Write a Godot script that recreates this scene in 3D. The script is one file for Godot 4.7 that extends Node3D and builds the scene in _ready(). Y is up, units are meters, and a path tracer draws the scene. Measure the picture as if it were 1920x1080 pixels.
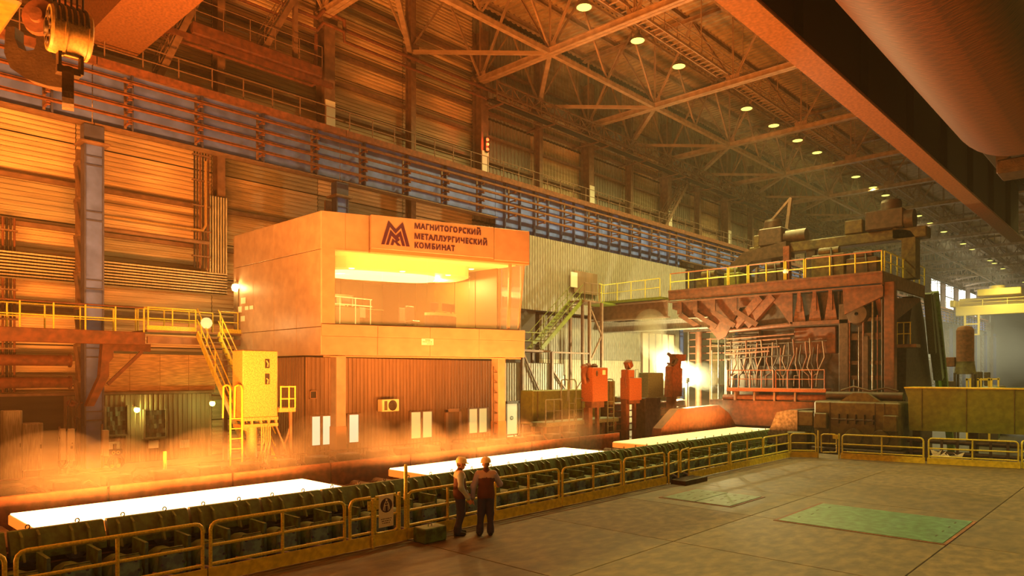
extends Node3D

var org := Vector3.ZERO
var used := {}
var M := {}
var rng := RandomNumberGenerator.new()
const BAY := 11.0
const COL0 := 8.7
const UPV := Vector3(0, 1, 0)


func _ready():
	rng.seed = 7
	# ---- camera, sky, exposure ----
	var cam = Camera3D.new()
	cam.name = "camera"
	cam.projection = Camera3D.PROJECTION_FRUSTUM
	cam.near = 0.1
	cam.far = 900.0
	cam.size = 0.1 * 1080.0 / 1322.0
	cam.frustum_offset = Vector2(0, 0.1 * 163.0 / 1322.0)
	cam.position = Vector3(0, 3.65, 0)
	var fw = Vector3(1322, 0, -1240).rotated(UPV, 0.0)
	fw = Vector3(0.7294, 0, -0.6841).normalized()
	cam.basis = Basis.looking_at(fw, UPV)
	add_child(cam)
	cam.current = true
	var we = WorldEnvironment.new()
	we.name = "environment"
	var env = Environment.new()
	env.background_mode = Environment.BG_COLOR
	env.background_color = Color(0.5, 0.52, 0.55)
	env.background_energy_multiplier = 0.6
	env.tonemap_mode = Environment.TONE_MAPPER_LINEAR
	env.tonemap_exposure = 0.92
	env.sdfgi_enabled = true
	env.ssao_enabled = true
	env.ssil_enabled = true
	env.volumetric_fog_enabled = true
	env.volumetric_fog_density = 0.0007
	env.volumetric_fog_albedo = Color(0.95, 0.92, 0.84)
	we.environment = env
	add_child(we)
	materials()
	slabs()
	hall_structure()
	wall_steel()
	crane_runway()
	roof_steel()
	roof_lamps()
	roller_table()
	platform_fence()
	floor_things()
	control_booth()
	under_booth()
	left_side()
	far_side_line()
	mill_stand()
	right_side()
	overhead_cranes()
	people()
	steam()


# ---------------------------------------------------------------- shape helpers
func mb() -> SurfaceTool:
	var s = SurfaceTool.new()
	s.begin(Mesh.PRIMITIVE_TRIANGLES)
	return s


func tri(st: SurfaceTool, a: Vector3, b: Vector3, c: Vector3, na: Vector3, nb: Vector3, nc: Vector3) -> void:
	if (b - a).cross(c - a).dot(na + nb + nc) > 0.0:
		var t := b
		b = c
		c = t
		t = nb
		nb = nc
		nc = t
	st.set_normal(na)
	st.add_vertex(a - org)
	st.set_normal(nb)
	st.add_vertex(b - org)
	st.set_normal(nc)
	st.add_vertex(c - org)


func quad(st: SurfaceTool, a: Vector3, b: Vector3, c: Vector3, d: Vector3, n: Vector3) -> void:
	tri(st, a, b, c, n, n, n)
	tri(st, a, c, d, n, n, n)


func flatq(st, a, b, c, d, away: Vector3) -> void:
	# a flat quad whose normal points away from the point «away»
	var n: Vector3 = (b - a).cross(c - a)
	if n.length() < 1e-9:
		n = (c - a).cross(d - a)
	n = n.normalized()
	if n.dot((a + b + c + d) / 4.0 - away) < 0:
		n = -n
	quad(st, a, b, c, d, n)


func bx(st: SurfaceTool, c: Vector3, s: Vector3, B := Basis()) -> void:
	var x := B.x * s.x * 0.5
	var y := B.y * s.y * 0.5
	var z := B.z * s.z * 0.5
	quad(st, c + x - y - z, c + x + y - z, c + x + y + z, c + x - y + z, B.x)
	quad(st, c - x - y - z, c - x + y - z, c - x + y + z, c - x - y + z, -B.x)
	quad(st, c + y - x - z, c + y + x - z, c + y + x + z, c + y - x + z, B.y)
	quad(st, c - y - x - z, c - y + x - z, c - y + x + z, c - y - x + z, -B.y)
	quad(st, c + z - x - y, c + z + x - y, c + z + x + y, c + z - x + y, B.z)
	quad(st, c - z - x - y, c - z + x - y, c - z + x + y, c - z - x + y, -B.z)


func box2(st, a: Vector3, b: Vector3) -> void:
	bx(st, (a + b) * 0.5, (b - a).abs())


func cbx(st, c: Vector3, s: Vector3, e: float, B := Basis()) -> void:
	# a box with chamfered edges
	var h := s * 0.5
	var ax := [B.x, B.y, B.z]
	var hs := [h.x, h.y, h.z]
	for i in 3:
		var j := (i + 1) % 3
		var k := (i + 2) % 3
		for sg in [-1.0, 1.0]:
			var o: Vector3 = c + ax[i] * hs[i] * sg
			var u: Vector3 = ax[j] * (hs[j] - e)
			var v: Vector3 = ax[k] * (hs[k] - e)
			quad(st, o - u - v, o + u - v, o + u + v, o - u + v, ax[i] * sg)
		for sj in [-1.0, 1.0]:
			for sk in [-1.0, 1.0]:
				var l: Vector3 = ax[i] * (hs[i] - e)
				var p: Vector3 = c + ax[j] * hs[j] * sj + ax[k] * (hs[k] - e) * sk
				var q: Vector3 = c + ax[j] * (hs[j] - e) * sj + ax[k] * hs[k] * sk
				quad(st, p - l, p + l, q + l, q - l, (ax[j] * sj + ax[k] * sk).normalized())
	for sx in [-1.0, 1.0]:
		for sy in [-1.0, 1.0]:
			for sz in [-1.0, 1.0]:
				var n: Vector3 = (B.x * sx + B.y * sy + B.z * sz).normalized()
				var ex: Vector3 = B.x * (h.x - e) * sx
				var ey: Vector3 = B.y * (h.y - e) * sy
				var ez: Vector3 = B.z * (h.z - e) * sz
				tri(st, c + B.x * h.x * sx + ey + ez, c + ex + B.y * h.y * sy + ez, c + ex + ey + B.z * h.z * sz, n, n, n)


func frame_of(d: Vector3, up := UPV) -> Basis:
	var z := d.normalized()
	var u := up
	if absf(z.dot(u)) > 0.98:
		u = Vector3(0, 0, 1) if absf(z.z) < 0.9 else Vector3(1, 0, 0)
	var x := u.cross(z).normalized()
	return Basis(x, z.cross(x), z)


func bar(st, a: Vector3, b: Vector3, w: float, h: float, up := UPV) -> void:
	bx(st, (a + b) * 0.5, Vector3(w, h, (b - a).length()), frame_of(b - a, up))


func ibeam(st, a: Vector3, b: Vector3, w: float, h: float, t: float, up := UPV) -> void:
	var B := frame_of(b - a, up)
	var l := (b - a).length()
	var m := (a + b) * 0.5
	bx(st, m, Vector3(t, h - 2 * t, l), B)
	bx(st, m + B.y * (h - t) * 0.5, Vector3(w, t, l), B)
	bx(st, m - B.y * (h - t) * 0.5, Vector3(w, t, l), B)


func angle(st, a: Vector3, b: Vector3, w: float, t: float, up := UPV) -> void:
	# two angles back to back: a T of two legs
	var B := frame_of(b - a, up)
	var l := (b - a).length()
	var m := (a + b) * 0.5
	bx(st, m + B.y * w * 0.5, Vector3(w, t, l), B)
	bx(st, m, Vector3(t, w, l), B)


func tube(st, a: Vector3, b: Vector3, r: float, n := 8, r2 := -1.0, caps := true) -> void:
	if r2 < 0:
		r2 = r
	var B := frame_of(b - a)
	for i in n:
		var t0 := TAU * i / n
		var t1 := TAU * (i + 1) / n
		var d0 := B.x * cos(t0) + B.y * sin(t0)
		var d1 := B.x * cos(t1) + B.y * sin(t1)
		tri(st, a + d0 * r, b + d0 * r2, b + d1 * r2, d0, d0, d1)
		tri(st, a + d0 * r, b + d1 * r2, a + d1 * r, d0, d1, d1)
		if caps:
			tri(st, a, a + d0 * r, a + d1 * r, -B.z, -B.z, -B.z)
			tri(st, b, b + d0 * r2, b + d1 * r2, B.z, B.z, B.z)


func ptube(st, pts: Array, r: float, n := 6) -> void:
	var rings := []
	var B := Basis()
	for k in pts.size():
		var d: Vector3
		if k == 0:
			d = pts[1] - pts[0]
		elif k == pts.size() - 1:
			d = pts[k] - pts[k - 1]
		else:
			d = (pts[k] - pts[k - 1]).normalized() + (pts[k + 1] - pts[k]).normalized()
		d = d.normalized()
		if k == 0:
			B = frame_of(d)
		else:
			var x := (B.x - d * B.x.dot(d)).normalized()
			B = Basis(x, d.cross(x), d)
		var ring := []
		for i in n:
			var t := TAU * i / n
			ring.append(B.x * cos(t) + B.y * sin(t))
		rings.append(ring)
	for k in pts.size() - 1:
		for i in n:
			var j := (i + 1) % n
			var p0: Vector3 = pts[k]
			var p1: Vector3 = pts[k + 1]
			tri(st, p0 + rings[k][i] * r, p1 + rings[k + 1][i] * r, p1 + rings[k + 1][j] * r, rings[k][i], rings[k + 1][i], rings[k + 1][j])
			tri(st, p0 + rings[k][i] * r, p1 + rings[k + 1][j] * r, p0 + rings[k][j] * r, rings[k][i], rings[k + 1][j], rings[k][j])


func lathe(st, at: Vector3, prof: Array, n := 16, B := Basis()) -> void:
	for k in prof.size() - 1:
		var p: Vector2 = prof[k]
		var q: Vector2 = prof[k + 1]
		var d := (q - p).normalized()
		for i in n:
			var t0 := TAU * i / n
			var t1 := TAU * (i + 1) / n
			var e0 := B.x * cos(t0) + B.z * sin(t0)
			var e1 := B.x * cos(t1) + B.z * sin(t1)
			var n0 := e0 * d.y - B.y * d.x
			var n1 := e1 * d.y - B.y * d.x
			var a := at + e0 * p.x + B.y * p.y
			var b := at + e0 * q.x + B.y * q.y
			var c := at + e1 * q.x + B.y * q.y
			var f := at + e1 * p.x + B.y * p.y
			if q.x > 1e-6:
				tri(st, a, b, c, n0, n0, n1)
			if p.x > 1e-6:
				tri(st, a, c, f, n0, n1, n1)


func prism(st, poly: Array, o: Vector3, ux: Vector3, uy: Vector3, dep: Vector3) -> void:
	var pk := PackedVector2Array(poly)
	var idx := Geometry2D.triangulate_polygon(pk)
	var n := dep.normalized()
	for i in range(0, idx.size(), 3):
		var a := o + ux * pk[idx[i]].x + uy * pk[idx[i]].y
		var b := o + ux * pk[idx[i + 1]].x + uy * pk[idx[i + 1]].y
		var c := o + ux * pk[idx[i + 2]].x + uy * pk[idx[i + 2]].y
		tri(st, a, b, c, -n, -n, -n)
		tri(st, a + dep, b + dep, c + dep, n, n, n)
	var sgn := 0.0
	for i in pk.size():
		var p := pk[i]
		var q := pk[(i + 1) % pk.size()]
		sgn += p.x * q.y - q.x * p.y
	for i in pk.size():
		var p := pk[i]
		var q := pk[(i + 1) % pk.size()]
		var e := (q - p) * signf(sgn)
		var nn := (ux * e.y - uy * e.x).normalized()
		var a := o + ux * p.x + uy * p.y
		var b := o + ux * q.x + uy * q.y
		quad(st, a, b, b + dep, a + dep, nn)


func ribs(st, o: Vector3, u: Vector3, v: Vector3, n: Vector3, lu: float, lv: float, pitch: float, dep: float) -> void:
	# trapezoid sheeting: ribs run along v, follow each other along u, and stand out along n
	var c := int(round(lu / pitch))
	var p := lu / c
	for i in c:
		var s := i * p
		var k := [Vector2(s, 0), Vector2(s + p * 0.42, 0), Vector2(s + p * 0.5, dep), Vector2(s + p * 0.92, dep), Vector2(s + p, 0)]
		for j in 4:
			var a: Vector2 = k[j]
			var b: Vector2 = k[j + 1]
			var d := (b - a).normalized()
			var nn := (n * d.x - u * d.y).normalized()
			var pa := o + u * a.x + n * a.y
			var pb := o + u * b.x + n * b.y
			quad(st, pa, pb, pb + v * lv, pa + v * lv, nn)


# ---------------------------------------------------------------- node helpers
func numbered(called: String) -> String:
	if not used.has(called):
		used[called] = 0
		return called
	used[called] += 1
	return "%s_%03d" % [called, used[called]]


func thing(called: String, label: String, category: String, at := Vector3.ZERO, group := "") -> Node3D:
	var o = Node3D.new()
	o.name = numbered(called)
	add_child(o, true)
	o.position = at
	org = at
	o.set_meta("label", label)
	o.set_meta("category", category)
	if group:
		o.set_meta("group", group)
	return o


func part(called: String, st, m, parent: Node3D, at := Vector3.ZERO) -> MeshInstance3D:
	var o = MeshInstance3D.new()
	o.name = called
	o.mesh = st if st is Mesh else st.commit()
	o.material_override = M[m] if m is String else m
	o.position = at
	parent.add_child(o, true)
	return o


func solo(called: String, label: String, category: String, st, m, at := Vector3.ZERO, group := "") -> MeshInstance3D:
	# a thing that is one mesh; its shape was emitted with org = at
	var o = part(numbered(called), st, m, self, at)
	o.set_meta("label", label)
	o.set_meta("category", category)
	if group:
		o.set_meta("group", group)
	return o


func structure(called: String, st, m) -> Node3D:
	org = Vector3.ZERO
	var o: Node3D
	if st == null:
		o = Node3D.new()
		o.name = called
		add_child(o, true)
	else:
		o = part(called, st, m, self)
	o.set_meta("kind", "structure")
	return o


func stuff(o: Node3D) -> Node3D:
	o.set_meta("kind", "stuff")
	return o


func again(o: Node3D, called: String, at: Vector3, label := "") -> Node3D:
	var c = o.duplicate()
	c.name = numbered(called)
	add_child(c, true)
	c.position = at
	if label:
		c.set_meta("label", label)
	return c


func pick(a: Array):
	return a[rng.randi() % a.size()]


# ---------------------------------------------------------------- materials
func noise_tex(freq: float, lo: float, hi: float, seed_: int, octaves := 4, size := 512, contrast := 0.0) -> NoiseTexture2D:
	var n = FastNoiseLite.new()
	n.seed = seed_
	n.noise_type = FastNoiseLite.TYPE_SIMPLEX_SMOOTH
	n.frequency = freq
	n.fractal_octaves = octaves
	var t = NoiseTexture2D.new()
	t.width = size
	t.height = size
	t.seamless = true
	t.noise = n
	var g = Gradient.new()
	g.set_color(0, Color(lo, lo, lo))
	g.set_color(1, Color(hi, hi, hi))
	g.set_offset(0, contrast)
	g.set_offset(1, 1.0 - contrast)
	t.color_ramp = g
	return t


func tint_tex(freq: float, a: Color, b: Color, seed_: int, cut := 0.3) -> NoiseTexture2D:
	var t = noise_tex(freq, 0, 1, seed_, 5)
	var g = Gradient.new()
	g.set_color(0, a)
	g.set_color(1, b)
	g.set_offset(0, cut)
	g.set_offset(1, minf(cut + 0.35, 1.0))
	t.color_ramp = g
	return t


func mat(called: String, c: Color, rough := 0.7, metal := 0.0, tex = null, scale := Vector3(0.5, 0.5, 0.5), bump = null, bump_cm := 0.0) -> StandardMaterial3D:
	var m = StandardMaterial3D.new()
	m.resource_name = called
	m.albedo_color = c
	m.roughness = rough
	m.metallic = metal
	if tex:
		m.albedo_texture = tex
	if tex or bump:
		m.uv1_triplanar = true
		m.uv1_world_triplanar = true
		m.uv1_scale = scale
	if bump:
		m.heightmap_enabled = true
		m.heightmap_texture = bump
		m.heightmap_scale = bump_cm
	M[called] = m
	return m


func glow(called: String, c: Color, energy: float) -> void:
	var m = mat(called, Color(0.6, 0.6, 0.6), 0.6)
	m.emission_enabled = true
	m.emission = c
	m.emission_energy_multiplier = energy


func materials():
	var dirt = noise_tex(0.012, 0.66, 1.0, 3, 5, 512, 0.15)
	var fine = noise_tex(0.05, 0.7, 1.0, 5, 4, 512, 0.1)
	var rusty = tint_tex(0.015, Color(0.84, 0.78, 0.74), Color(1, 1, 1), 11, 0.3)
	var oily = tint_tex(0.01, Color(0.74, 0.68, 0.6), Color(1, 1, 1), 17, 0.3)
	var floor_t = noise_tex(0.014, 0.64, 1.0, 23, 6, 1024, 0.15)
	var bumps = noise_tex(0.06, 0.0, 1.0, 31, 4, 512)
	var streak = Vector3(0.06, 0.5, 0.06)
	var vstreak = Vector3(0.7, 0.06, 0.7)
	var soft = noise_tex(0.01, 0.82, 1.0, 61, 4, 512, 0.2)
	mat("concrete", Color(0.385, 0.315, 0.20), 0.62, 0, floor_t, Vector3(0.11, 0.11, 0.2), bumps, 0.5)
	mat("concrete_b", Color(0.365, 0.30, 0.19), 0.58, 0, floor_t, Vector3(0.09, 0.09, 0.17), bumps, 0.5)
	mat("concrete_c", Color(0.40, 0.325, 0.21), 0.68, 0, floor_t, Vector3(0.13, 0.13, 0.22), bumps, 0.5)
	mat("pit", Color(0.22, 0.2, 0.17), 0.8, 0, floor_t, Vector3(0.2, 0.2, 0.2))
	mat("joint", Color(0.14, 0.12, 0.1), 0.9)
	mat("cladding", Color(0.86, 0.75, 0.60), 0.55, 0, soft, streak)
	mat("cladding_b", Color(0.80, 0.70, 0.56), 0.55, 0, soft, streak)
	mat("cladding_c", Color(0.66, 0.62, 0.52), 0.55, 0, soft, streak)
	mat("cladding_pale", Color(0.80, 0.77, 0.68), 0.5, 0, fine, vstreak)
	mat("panel_warm", Color(0.88, 0.68, 0.45), 0.5, 0, fine, streak)
	mat("cladding_grey", Color(0.62, 0.61, 0.57), 0.5, 0, fine, vstreak)
	mat("sheet_brown", Color(0.50, 0.40, 0.31), 0.6, 0, soft, vstreak)
	mat("dark_wall", Color(0.22, 0.19, 0.16), 0.8, 0, soft, streak)
	mat("roof_deck", Color(0.78, 0.66, 0.50), 0.7, 0, soft, Vector3(0.2, 0.2, 0.2))
	mat("blue", Color(0.34, 0.45, 0.84), 0.5, 0, soft, Vector3(0.2, 0.2, 0.2))
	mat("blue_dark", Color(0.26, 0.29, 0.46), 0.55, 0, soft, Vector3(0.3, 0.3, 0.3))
	mat("brown_steel", Color(0.48, 0.37, 0.29), 0.6, 0, soft, Vector3(0.4, 0.4, 0.4))
	mat("grey_steel", Color(0.48, 0.45, 0.40), 0.5, 0, dirt, Vector3(0.4, 0.4, 0.4))
	mat("truss", Color(0.68, 0.56, 0.45), 0.6, 0, soft, Vector3(0.3, 0.3, 0.3))
	mat("rust", Color(0.48, 0.28, 0.17), 0.75, 0, dirt, Vector3(0.5, 0.5, 0.5), bumps, 0.4)
	mat("red_oxide", Color(0.41, 0.23, 0.12), 0.65, 0, dirt, Vector3(0.4, 0.4, 0.4))
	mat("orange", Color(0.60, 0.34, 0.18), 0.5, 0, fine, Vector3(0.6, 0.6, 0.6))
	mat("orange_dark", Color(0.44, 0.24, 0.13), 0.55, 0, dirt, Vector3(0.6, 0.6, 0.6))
	mat("crane_orange", Color(0.50, 0.33, 0.19), 0.55, 0, fine, Vector3(0.3, 0.3, 0.3))
	mat("yellow", Color(0.86, 0.80, 0.22), 0.45, 0, soft, Vector3(0.8, 0.8, 0.8))
	mat("yellow_clean", Color(0.88, 0.84, 0.30), 0.4, 0, fine, Vector3(0.8, 0.8, 0.8))
	mat("yellow_far", Color(0.80, 0.68, 0.22), 0.5)
	mat("cab_yellow", Color(0.52, 0.36, 0.09), 0.5, 0, soft, Vector3(0.6, 0.6, 0.6))
	mat("buff", Color(0.72, 0.58, 0.34), 0.5, 0, fine, Vector3(0.7, 0.7, 0.7))
	mat("green", Color(0.38, 0.48, 0.22), 0.5, 0, oily, Vector3(0.7, 0.7, 0.7))
	mat("green_dark", Color(0.30, 0.42, 0.19), 0.55, 0, oily, Vector3(0.7, 0.7, 0.7))
	mat("olive", Color(0.40, 0.45, 0.12), 0.5, 0, soft, Vector3(0.5, 0.5, 0.5))
	mat("olive_dark", Color(0.32, 0.29, 0.12), 0.55, 0, oily, Vector3(0.5, 0.5, 0.5))
	mat("lime", Color(0.36, 0.56, 0.12), 0.5, 0, dirt, Vector3(0.5, 0.5, 0.5))
	mat("plate_green", Color(0.30, 0.48, 0.38), 0.45, 0, dirt, Vector3(0.5, 0.5, 0.5))
	mat("grey_green", Color(0.40, 0.47, 0.40), 0.5, 0, fine, Vector3(0.5, 0.5, 0.5))
	mat("machine", Color(0.25, 0.185, 0.12), 0.55, 0.1, oily, Vector3(0.5, 0.5, 0.5), bumps, 0.6)
	mat("machine_dark", Color(0.24, 0.19, 0.14), 0.6, 0.1, oily, Vector3(0.6, 0.6, 0.6))
	mat("bare_steel", Color(0.55, 0.53, 0.50), 0.35, 0.6, dirt, Vector3(0.7, 0.7, 0.7))
	mat("shade_black", Color(0.10, 0.09, 0.085), 0.85)  # near-black puts the shade on the overhead crane beam into its colour
	mat("black", Color(0.05, 0.05, 0.05), 0.6)
	mat("rubber", Color(0.09, 0.08, 0.08), 0.7)
	mat("white_paint", Color(0.85, 0.84, 0.80), 0.4)
	mat("paper", Color(0.9, 0.9, 0.88), 0.7)
	mat("booth", Color(0.60, 0.51, 0.45), 0.42, 0, noise_tex(0.01, 0.86, 1.0, 41), Vector3(0.3, 0.3, 0.3))
	mat("booth_grey", Color(0.66, 0.60, 0.55), 0.42, 0, noise_tex(0.01, 0.86, 1.0, 43), Vector3(0.3, 0.3, 0.3))
	mat("booth_trim", Color(0.58, 0.44, 0.33), 0.5)
	mat("sign_plum", Color(0.20, 0.08, 0.24), 0.5)
	mat("wood", Color(0.42, 0.36, 0.17), 0.5, 0, noise_tex(0.02, 0.75, 1.0, 47), Vector3(0.2, 3.0, 0.2))
	mat("cream", Color(0.92, 0.86, 0.70), 0.6)
	mat("desk_dark", Color(0.30, 0.26, 0.22), 0.5)
	mat("drum", Color(0.42, 0.24, 0.10), 0.6, 0, noise_tex(0.012, 0.3, 1.0, 53, 5, 1024, 0.2), Vector3(2.6, 0.22, 0.22))
	mat("plum", Color(0.26, 0.10, 0.13), 0.8)
	mat("navy", Color(0.16, 0.16, 0.30), 0.8)
	var g = mat("glass", Color(1, 1, 1, 0.06), 0.05)
	g.transparency = BaseMaterial3D.TRANSPARENCY_ALPHA
	glow("slab", Color(1.0, 0.78, 0.50), 7.0)
	glow("slab_far", Color(1.0, 0.80, 0.42), 1.6)
	glow("slab_edge", Color(1.0, 0.50, 0.14), 1.1)
	glow("lamp", Color(1.0, 0.97, 0.45), 1.7)
	glow("lamp_green", Color(0.95, 1.0, 0.45), 10.0)
	glow("lamp_warm", Color(1.0, 0.85, 0.5), 8.0)
	glow("globe", Color(1.0, 0.85, 0.55), 1.1)
	glow("cove", Color(1.0, 0.86, 0.52), 3.0)
	glow("window_cool", Color(0.86, 1.0, 0.80), 0.75)
	glow("window_warm", Color(1.0, 0.86, 0.50), 0.7)
	glow("daylight", Color(1.0, 1.0, 0.93), 4.0)
	glow("red_lamp", Color(1.0, 0.22, 0.08), 8.0)
	glow("screen", Color(0.8, 0.9, 1.0), 0.7)


func spot(parent: Node3D, at: Vector3, to: Vector3, energy: float, c: Color, ang := 80.0, size := 0.2) -> void:
	var l = SpotLight3D.new()
	l.name = "light"
	l.position = at
	l.basis = Basis.looking_at(to, UPV if absf(to.normalized().y) < 0.95 else Vector3(1, 0, 0))
	l.light_energy = energy
	l.light_color = c
	l.spot_angle = ang
	l.spot_attenuation = 2.0
	l.spot_range = 60.0
	l.light_size = size
	l.shadow_enabled = true
	parent.add_child(l, true)


func omni(parent: Node3D, at: Vector3, energy: float, c: Color, size := 0.1) -> void:
	var l = OmniLight3D.new()
	l.name = "light"
	l.position = at
	l.light_energy = energy
	l.light_color = c
	l.omni_range = 60.0
	l.omni_attenuation = 2.0
	l.light_size = size
	l.shadow_enabled = true
	parent.add_child(l, true)


func area(parent: Node3D, at: Vector3, to: Vector3, size: Vector2, energy: float, c: Color) -> void:
	var l = AreaLight3D.new()
	l.name = "light"
	l.position = at
	l.basis = Basis.looking_at(to, UPV if absf(to.normalized().y) < 0.95 else Vector3(0, 0, 1))
	l.area_size = size
	l.light_energy = energy
	l.light_color = c
	l.shadow_enabled = true
	parent.add_child(l, true)


# ---------------------------------------------------------------- the hot slabs
func slabs():
	# glowing steel slabs on the rollers
	var spans = [[3.55, 10.4], [13.35, 22.0], [25.35, 37.3], [-9.0, 0.6]]
	var says = ["white-hot glowing steel slab nearest the camera on the left of the roller table", "glowing steel slab in the middle of the roller table, behind the two workers", "yellow glowing steel slab farthest along the rollers, entering the mill stand", "glowing steel slab following on the rollers, beyond the left picture edge"]
	for i in 4:
		var a: float = spans[i][0]
		var b: float = spans[i][1]
		var at = Vector3((a + b) / 2, 0.5, -16.75)
		var t = thing("hot_slab", says[i], "slab", at, "glowing slabs on the roller table")
		var st = mb()
		cbx(st, at + Vector3(0, 0.11, 0), Vector3(b - a, 0.22, 2.1), 0.02)
		part("slab_body", st, "slab_edge", t)
		st = mb()
		cbx(st, at + Vector3(0, 0.235, 0), Vector3(b - a - 0.06, 0.03, 2.04), 0.01)
		part("hot_face", st, "slab_far" if i == 2 else "slab", t)
		area(t, Vector3(0, 0.27, 0), Vector3(0, 1, 0), Vector2(b - a - 0.1, 2.0), 850.0 * [1.15, 0.8, 0.26, 2.2][i], Color(1.0, 0.55, 0.20))


# ---------------------------------------------------------------- hall shell
func hall_structure():
	# floor of the visitors' platform: big concrete slabs with recessed joints
	var st = mb()
	box2(st, Vector3(-14, -0.5, -12.45), Vector3(33.75, -0.03, 14))
	var fl = structure("floor", st, "joint")
	var dx = 3.9
	var dz = 4.45
	var var_m = ["concrete", "concrete_b", "concrete_c"]
	var made = mb()
	cbx(made, Vector3(0, -0.02, 0), Vector3(dx - 0.025, 0.04, dz - 0.025), 0.006)
	var mesh = made.commit()
	for i in 12:
		for j in 6:
			var c = Vector3(-13.6 + dx * (i + 0.5), 0, -12.45 + dz * (j + 0.5))
			if i == 11:
				continue
			part("concrete_slab", mesh, var_m[(i * 5 + j * 3 + (i * j) % 2) % 3], fl, c)
	var edge = mb()
	box2(edge, Vector3(29.3, -0.04, -12.45), Vector3(33.75, 0.0, 14))
	part("concrete_slab", edge, "concrete", fl)
	# lower ground: pit of the roller table, far ground, ground beyond the platform
	st = mb()
	box2(st, Vector3(-14, -1.9, -19.4), Vector3(300, -1.6, -12.4))
	box2(st, Vector3(33.75, -1.9, -12.4), Vector3(300, -1.6, 14))
	part("pit_floor", st, "pit", fl)
	st = mb()
	box2(st, Vector3(-14, -1.7, -32.5), Vector3(300, 0, -19.4))
	part("ground", st, "pit", fl)
	# far wall of the hall, right wall and back wall (out of view, close the room)
	st = mb()
	box2(st, Vector3(-14, -2, 14), Vector3(300, 28, 14.4))
	structure("wall_right", st, "cladding_c")
	st = mb()
	box2(st, Vector3(-14.4, -2, -32.5), Vector3(-14, 28, 14.4))
	structure("wall_back", st, "cladding_c")
	st = mb()
	box2(st, Vector3(300, -2, -32.5), Vector3(300.4, 28, 14.4))
	structure("wall_far", st, "cladding_grey")
	# left wall: backing with an opening for the far windows, and siding panels
	st = mb()
	box2(st, Vector3(-14, -2, -32.6), Vector3(146, 28, -32.3))
	box2(st, Vector3(146, -2, -32.6), Vector3(192, 16.4, -32.3))
	box2(st, Vector3(146, 21.6, -32.6), Vector3(192, 28, -32.3))
	box2(st, Vector3(192, -2, -32.6), Vector3(300, 28, -32.3))
	var wl = structure("wall_left", st, "dark_wall")
	var hp = BAY / 2
	var course = 1.62
	var hm = mb()
	ribs(hm, Vector3(0, 0, 0), UPV, Vector3(1, 0, 0), Vector3(0, 0, 1), course - 0.05, hp - 0.03, 0.2, 0.045)
	var hmesh = hm.commit()
	var tones = ["cladding", "cladding", "cladding_b", "cladding", "cladding_c"]
	for i in range(-3, 4):
		for k in 17:
			part("siding_panel", hmesh, tones[(i * 7 + 28 + k * 3 + (k * k) % 4) % 5], wl, Vector3(COL0 + i * hp, k * course, -32.24))
	# vertical sheeting past the third column
	var vm = mb()
	ribs(vm, Vector3.ZERO, Vector3(1, 0, 0), UPV, Vector3(0, 0, 1), hp - 0.03, 6.6, 0.34, 0.06)
	var vmesh = vm.commit()
	for i in 21:
		for k in 4:
			part("wall_sheet", vmesh, ["cladding_grey", "cladding_b", "cladding_grey", "cladding_c"][(i + k * 2) % 4], wl, Vector3(30.7 + i * hp, k * 6.75, -32.26))
	st = mb()
	ribs(st, Vector3(146.3, 0, -32.26), Vector3(1, 0, 0), UPV, Vector3(0, 0, 1), 45.5, 16.4, 0.7, 0.08)
	ribs(st, Vector3(192, 0, -32.26), Vector3(1, 0, 0), UPV, Vector3(0, 0, 1), 108, 28, 0.7, 0.08)
	stuff(part("far_sheet", st, "cladding_grey", wl))
	# far windows with daylight behind frosted panes
	var w = structure("window_1", null, null)
	st = mb()
	for i in 9:
		box2(st, Vector3(146 + i * 5.75 - 0.08, 16.4, -32.5), Vector3(146 + i * 5.75 + 0.08, 21.6, -32.4))
	box2(st, Vector3(146, 18.9, -32.5), Vector3(192, 19.1, -32.4))
	part("window_frame", st, "grey_steel", w)
	for i in 8:
		st = mb()
		box2(st, Vector3(146.2 + i * 5.75, 16.4, -32.48), Vector3(151.55 + i * 5.75, 18.9, -32.44))
		part("pane", st, "daylight", w)
		st = mb()
		box2(st, Vector3(146.2 + i * 5.75, 19.1, -32.48), Vector3(151.55 + i * 5.75, 21.6, -32.44))
		part("pane", st, "daylight", w)
	area(w, Vector3(169, 19, -32.1), Vector3(0, -0.3, 1), Vector2(46, 5), 5.0, Color(1, 1, 0.93))
	w = structure("window_2", null, null)
	st = mb()
	for i in 5:
		box2(st, Vector3(88 + i * 8.0, 3.0, -32.2), Vector3(88.3 + i * 8.0, 12.0, -32.0))
	part("window_frame", st, "grey_steel", w)
	for i in 4:
		for k in 3:
			st = mb()
			box2(st, Vector3(89.6 + i * 8.0, 3.2 + k * 3.0, -32.2), Vector3(94.6 + i * 8.0, 5.8 + k * 3.0, -32.1))
			part("pane", st, "daylight", w)
	# roof: deck sheets over purlins
	st = mb()
	box2(st, Vector3(-14.4, 27.4, -32.6), Vector3(300.4, 27.8, 14.4))
	var rf = structure("ceiling", st, "roof_deck")
	var dm = mb()
	ribs(dm, Vector3.ZERO, Vector3(1, 0, 0), Vector3(0, 0, 1), Vector3(0, -1, 0), BAY - 0.04, 5.6, 0.5, 0.14)
	var dmesh = dm.commit()
	for i in range(0, 8):
		for j in 8:
			part("deck_sheet", dmesh, "roof_deck", rf, Vector3(COL0 - BAY + i * BAY, 27.36, -32.3 + j * 5.7))
	st = mb()
	for j in 17:
		ibeam(st, Vector3(-14, 27.05, -31.6 + j * 2.75), Vector3(300, 27.05, -31.6 + j * 2.75), 0.2, 0.4, 0.03)
	stuff(part("purlin", st, "truss", rf))


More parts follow.
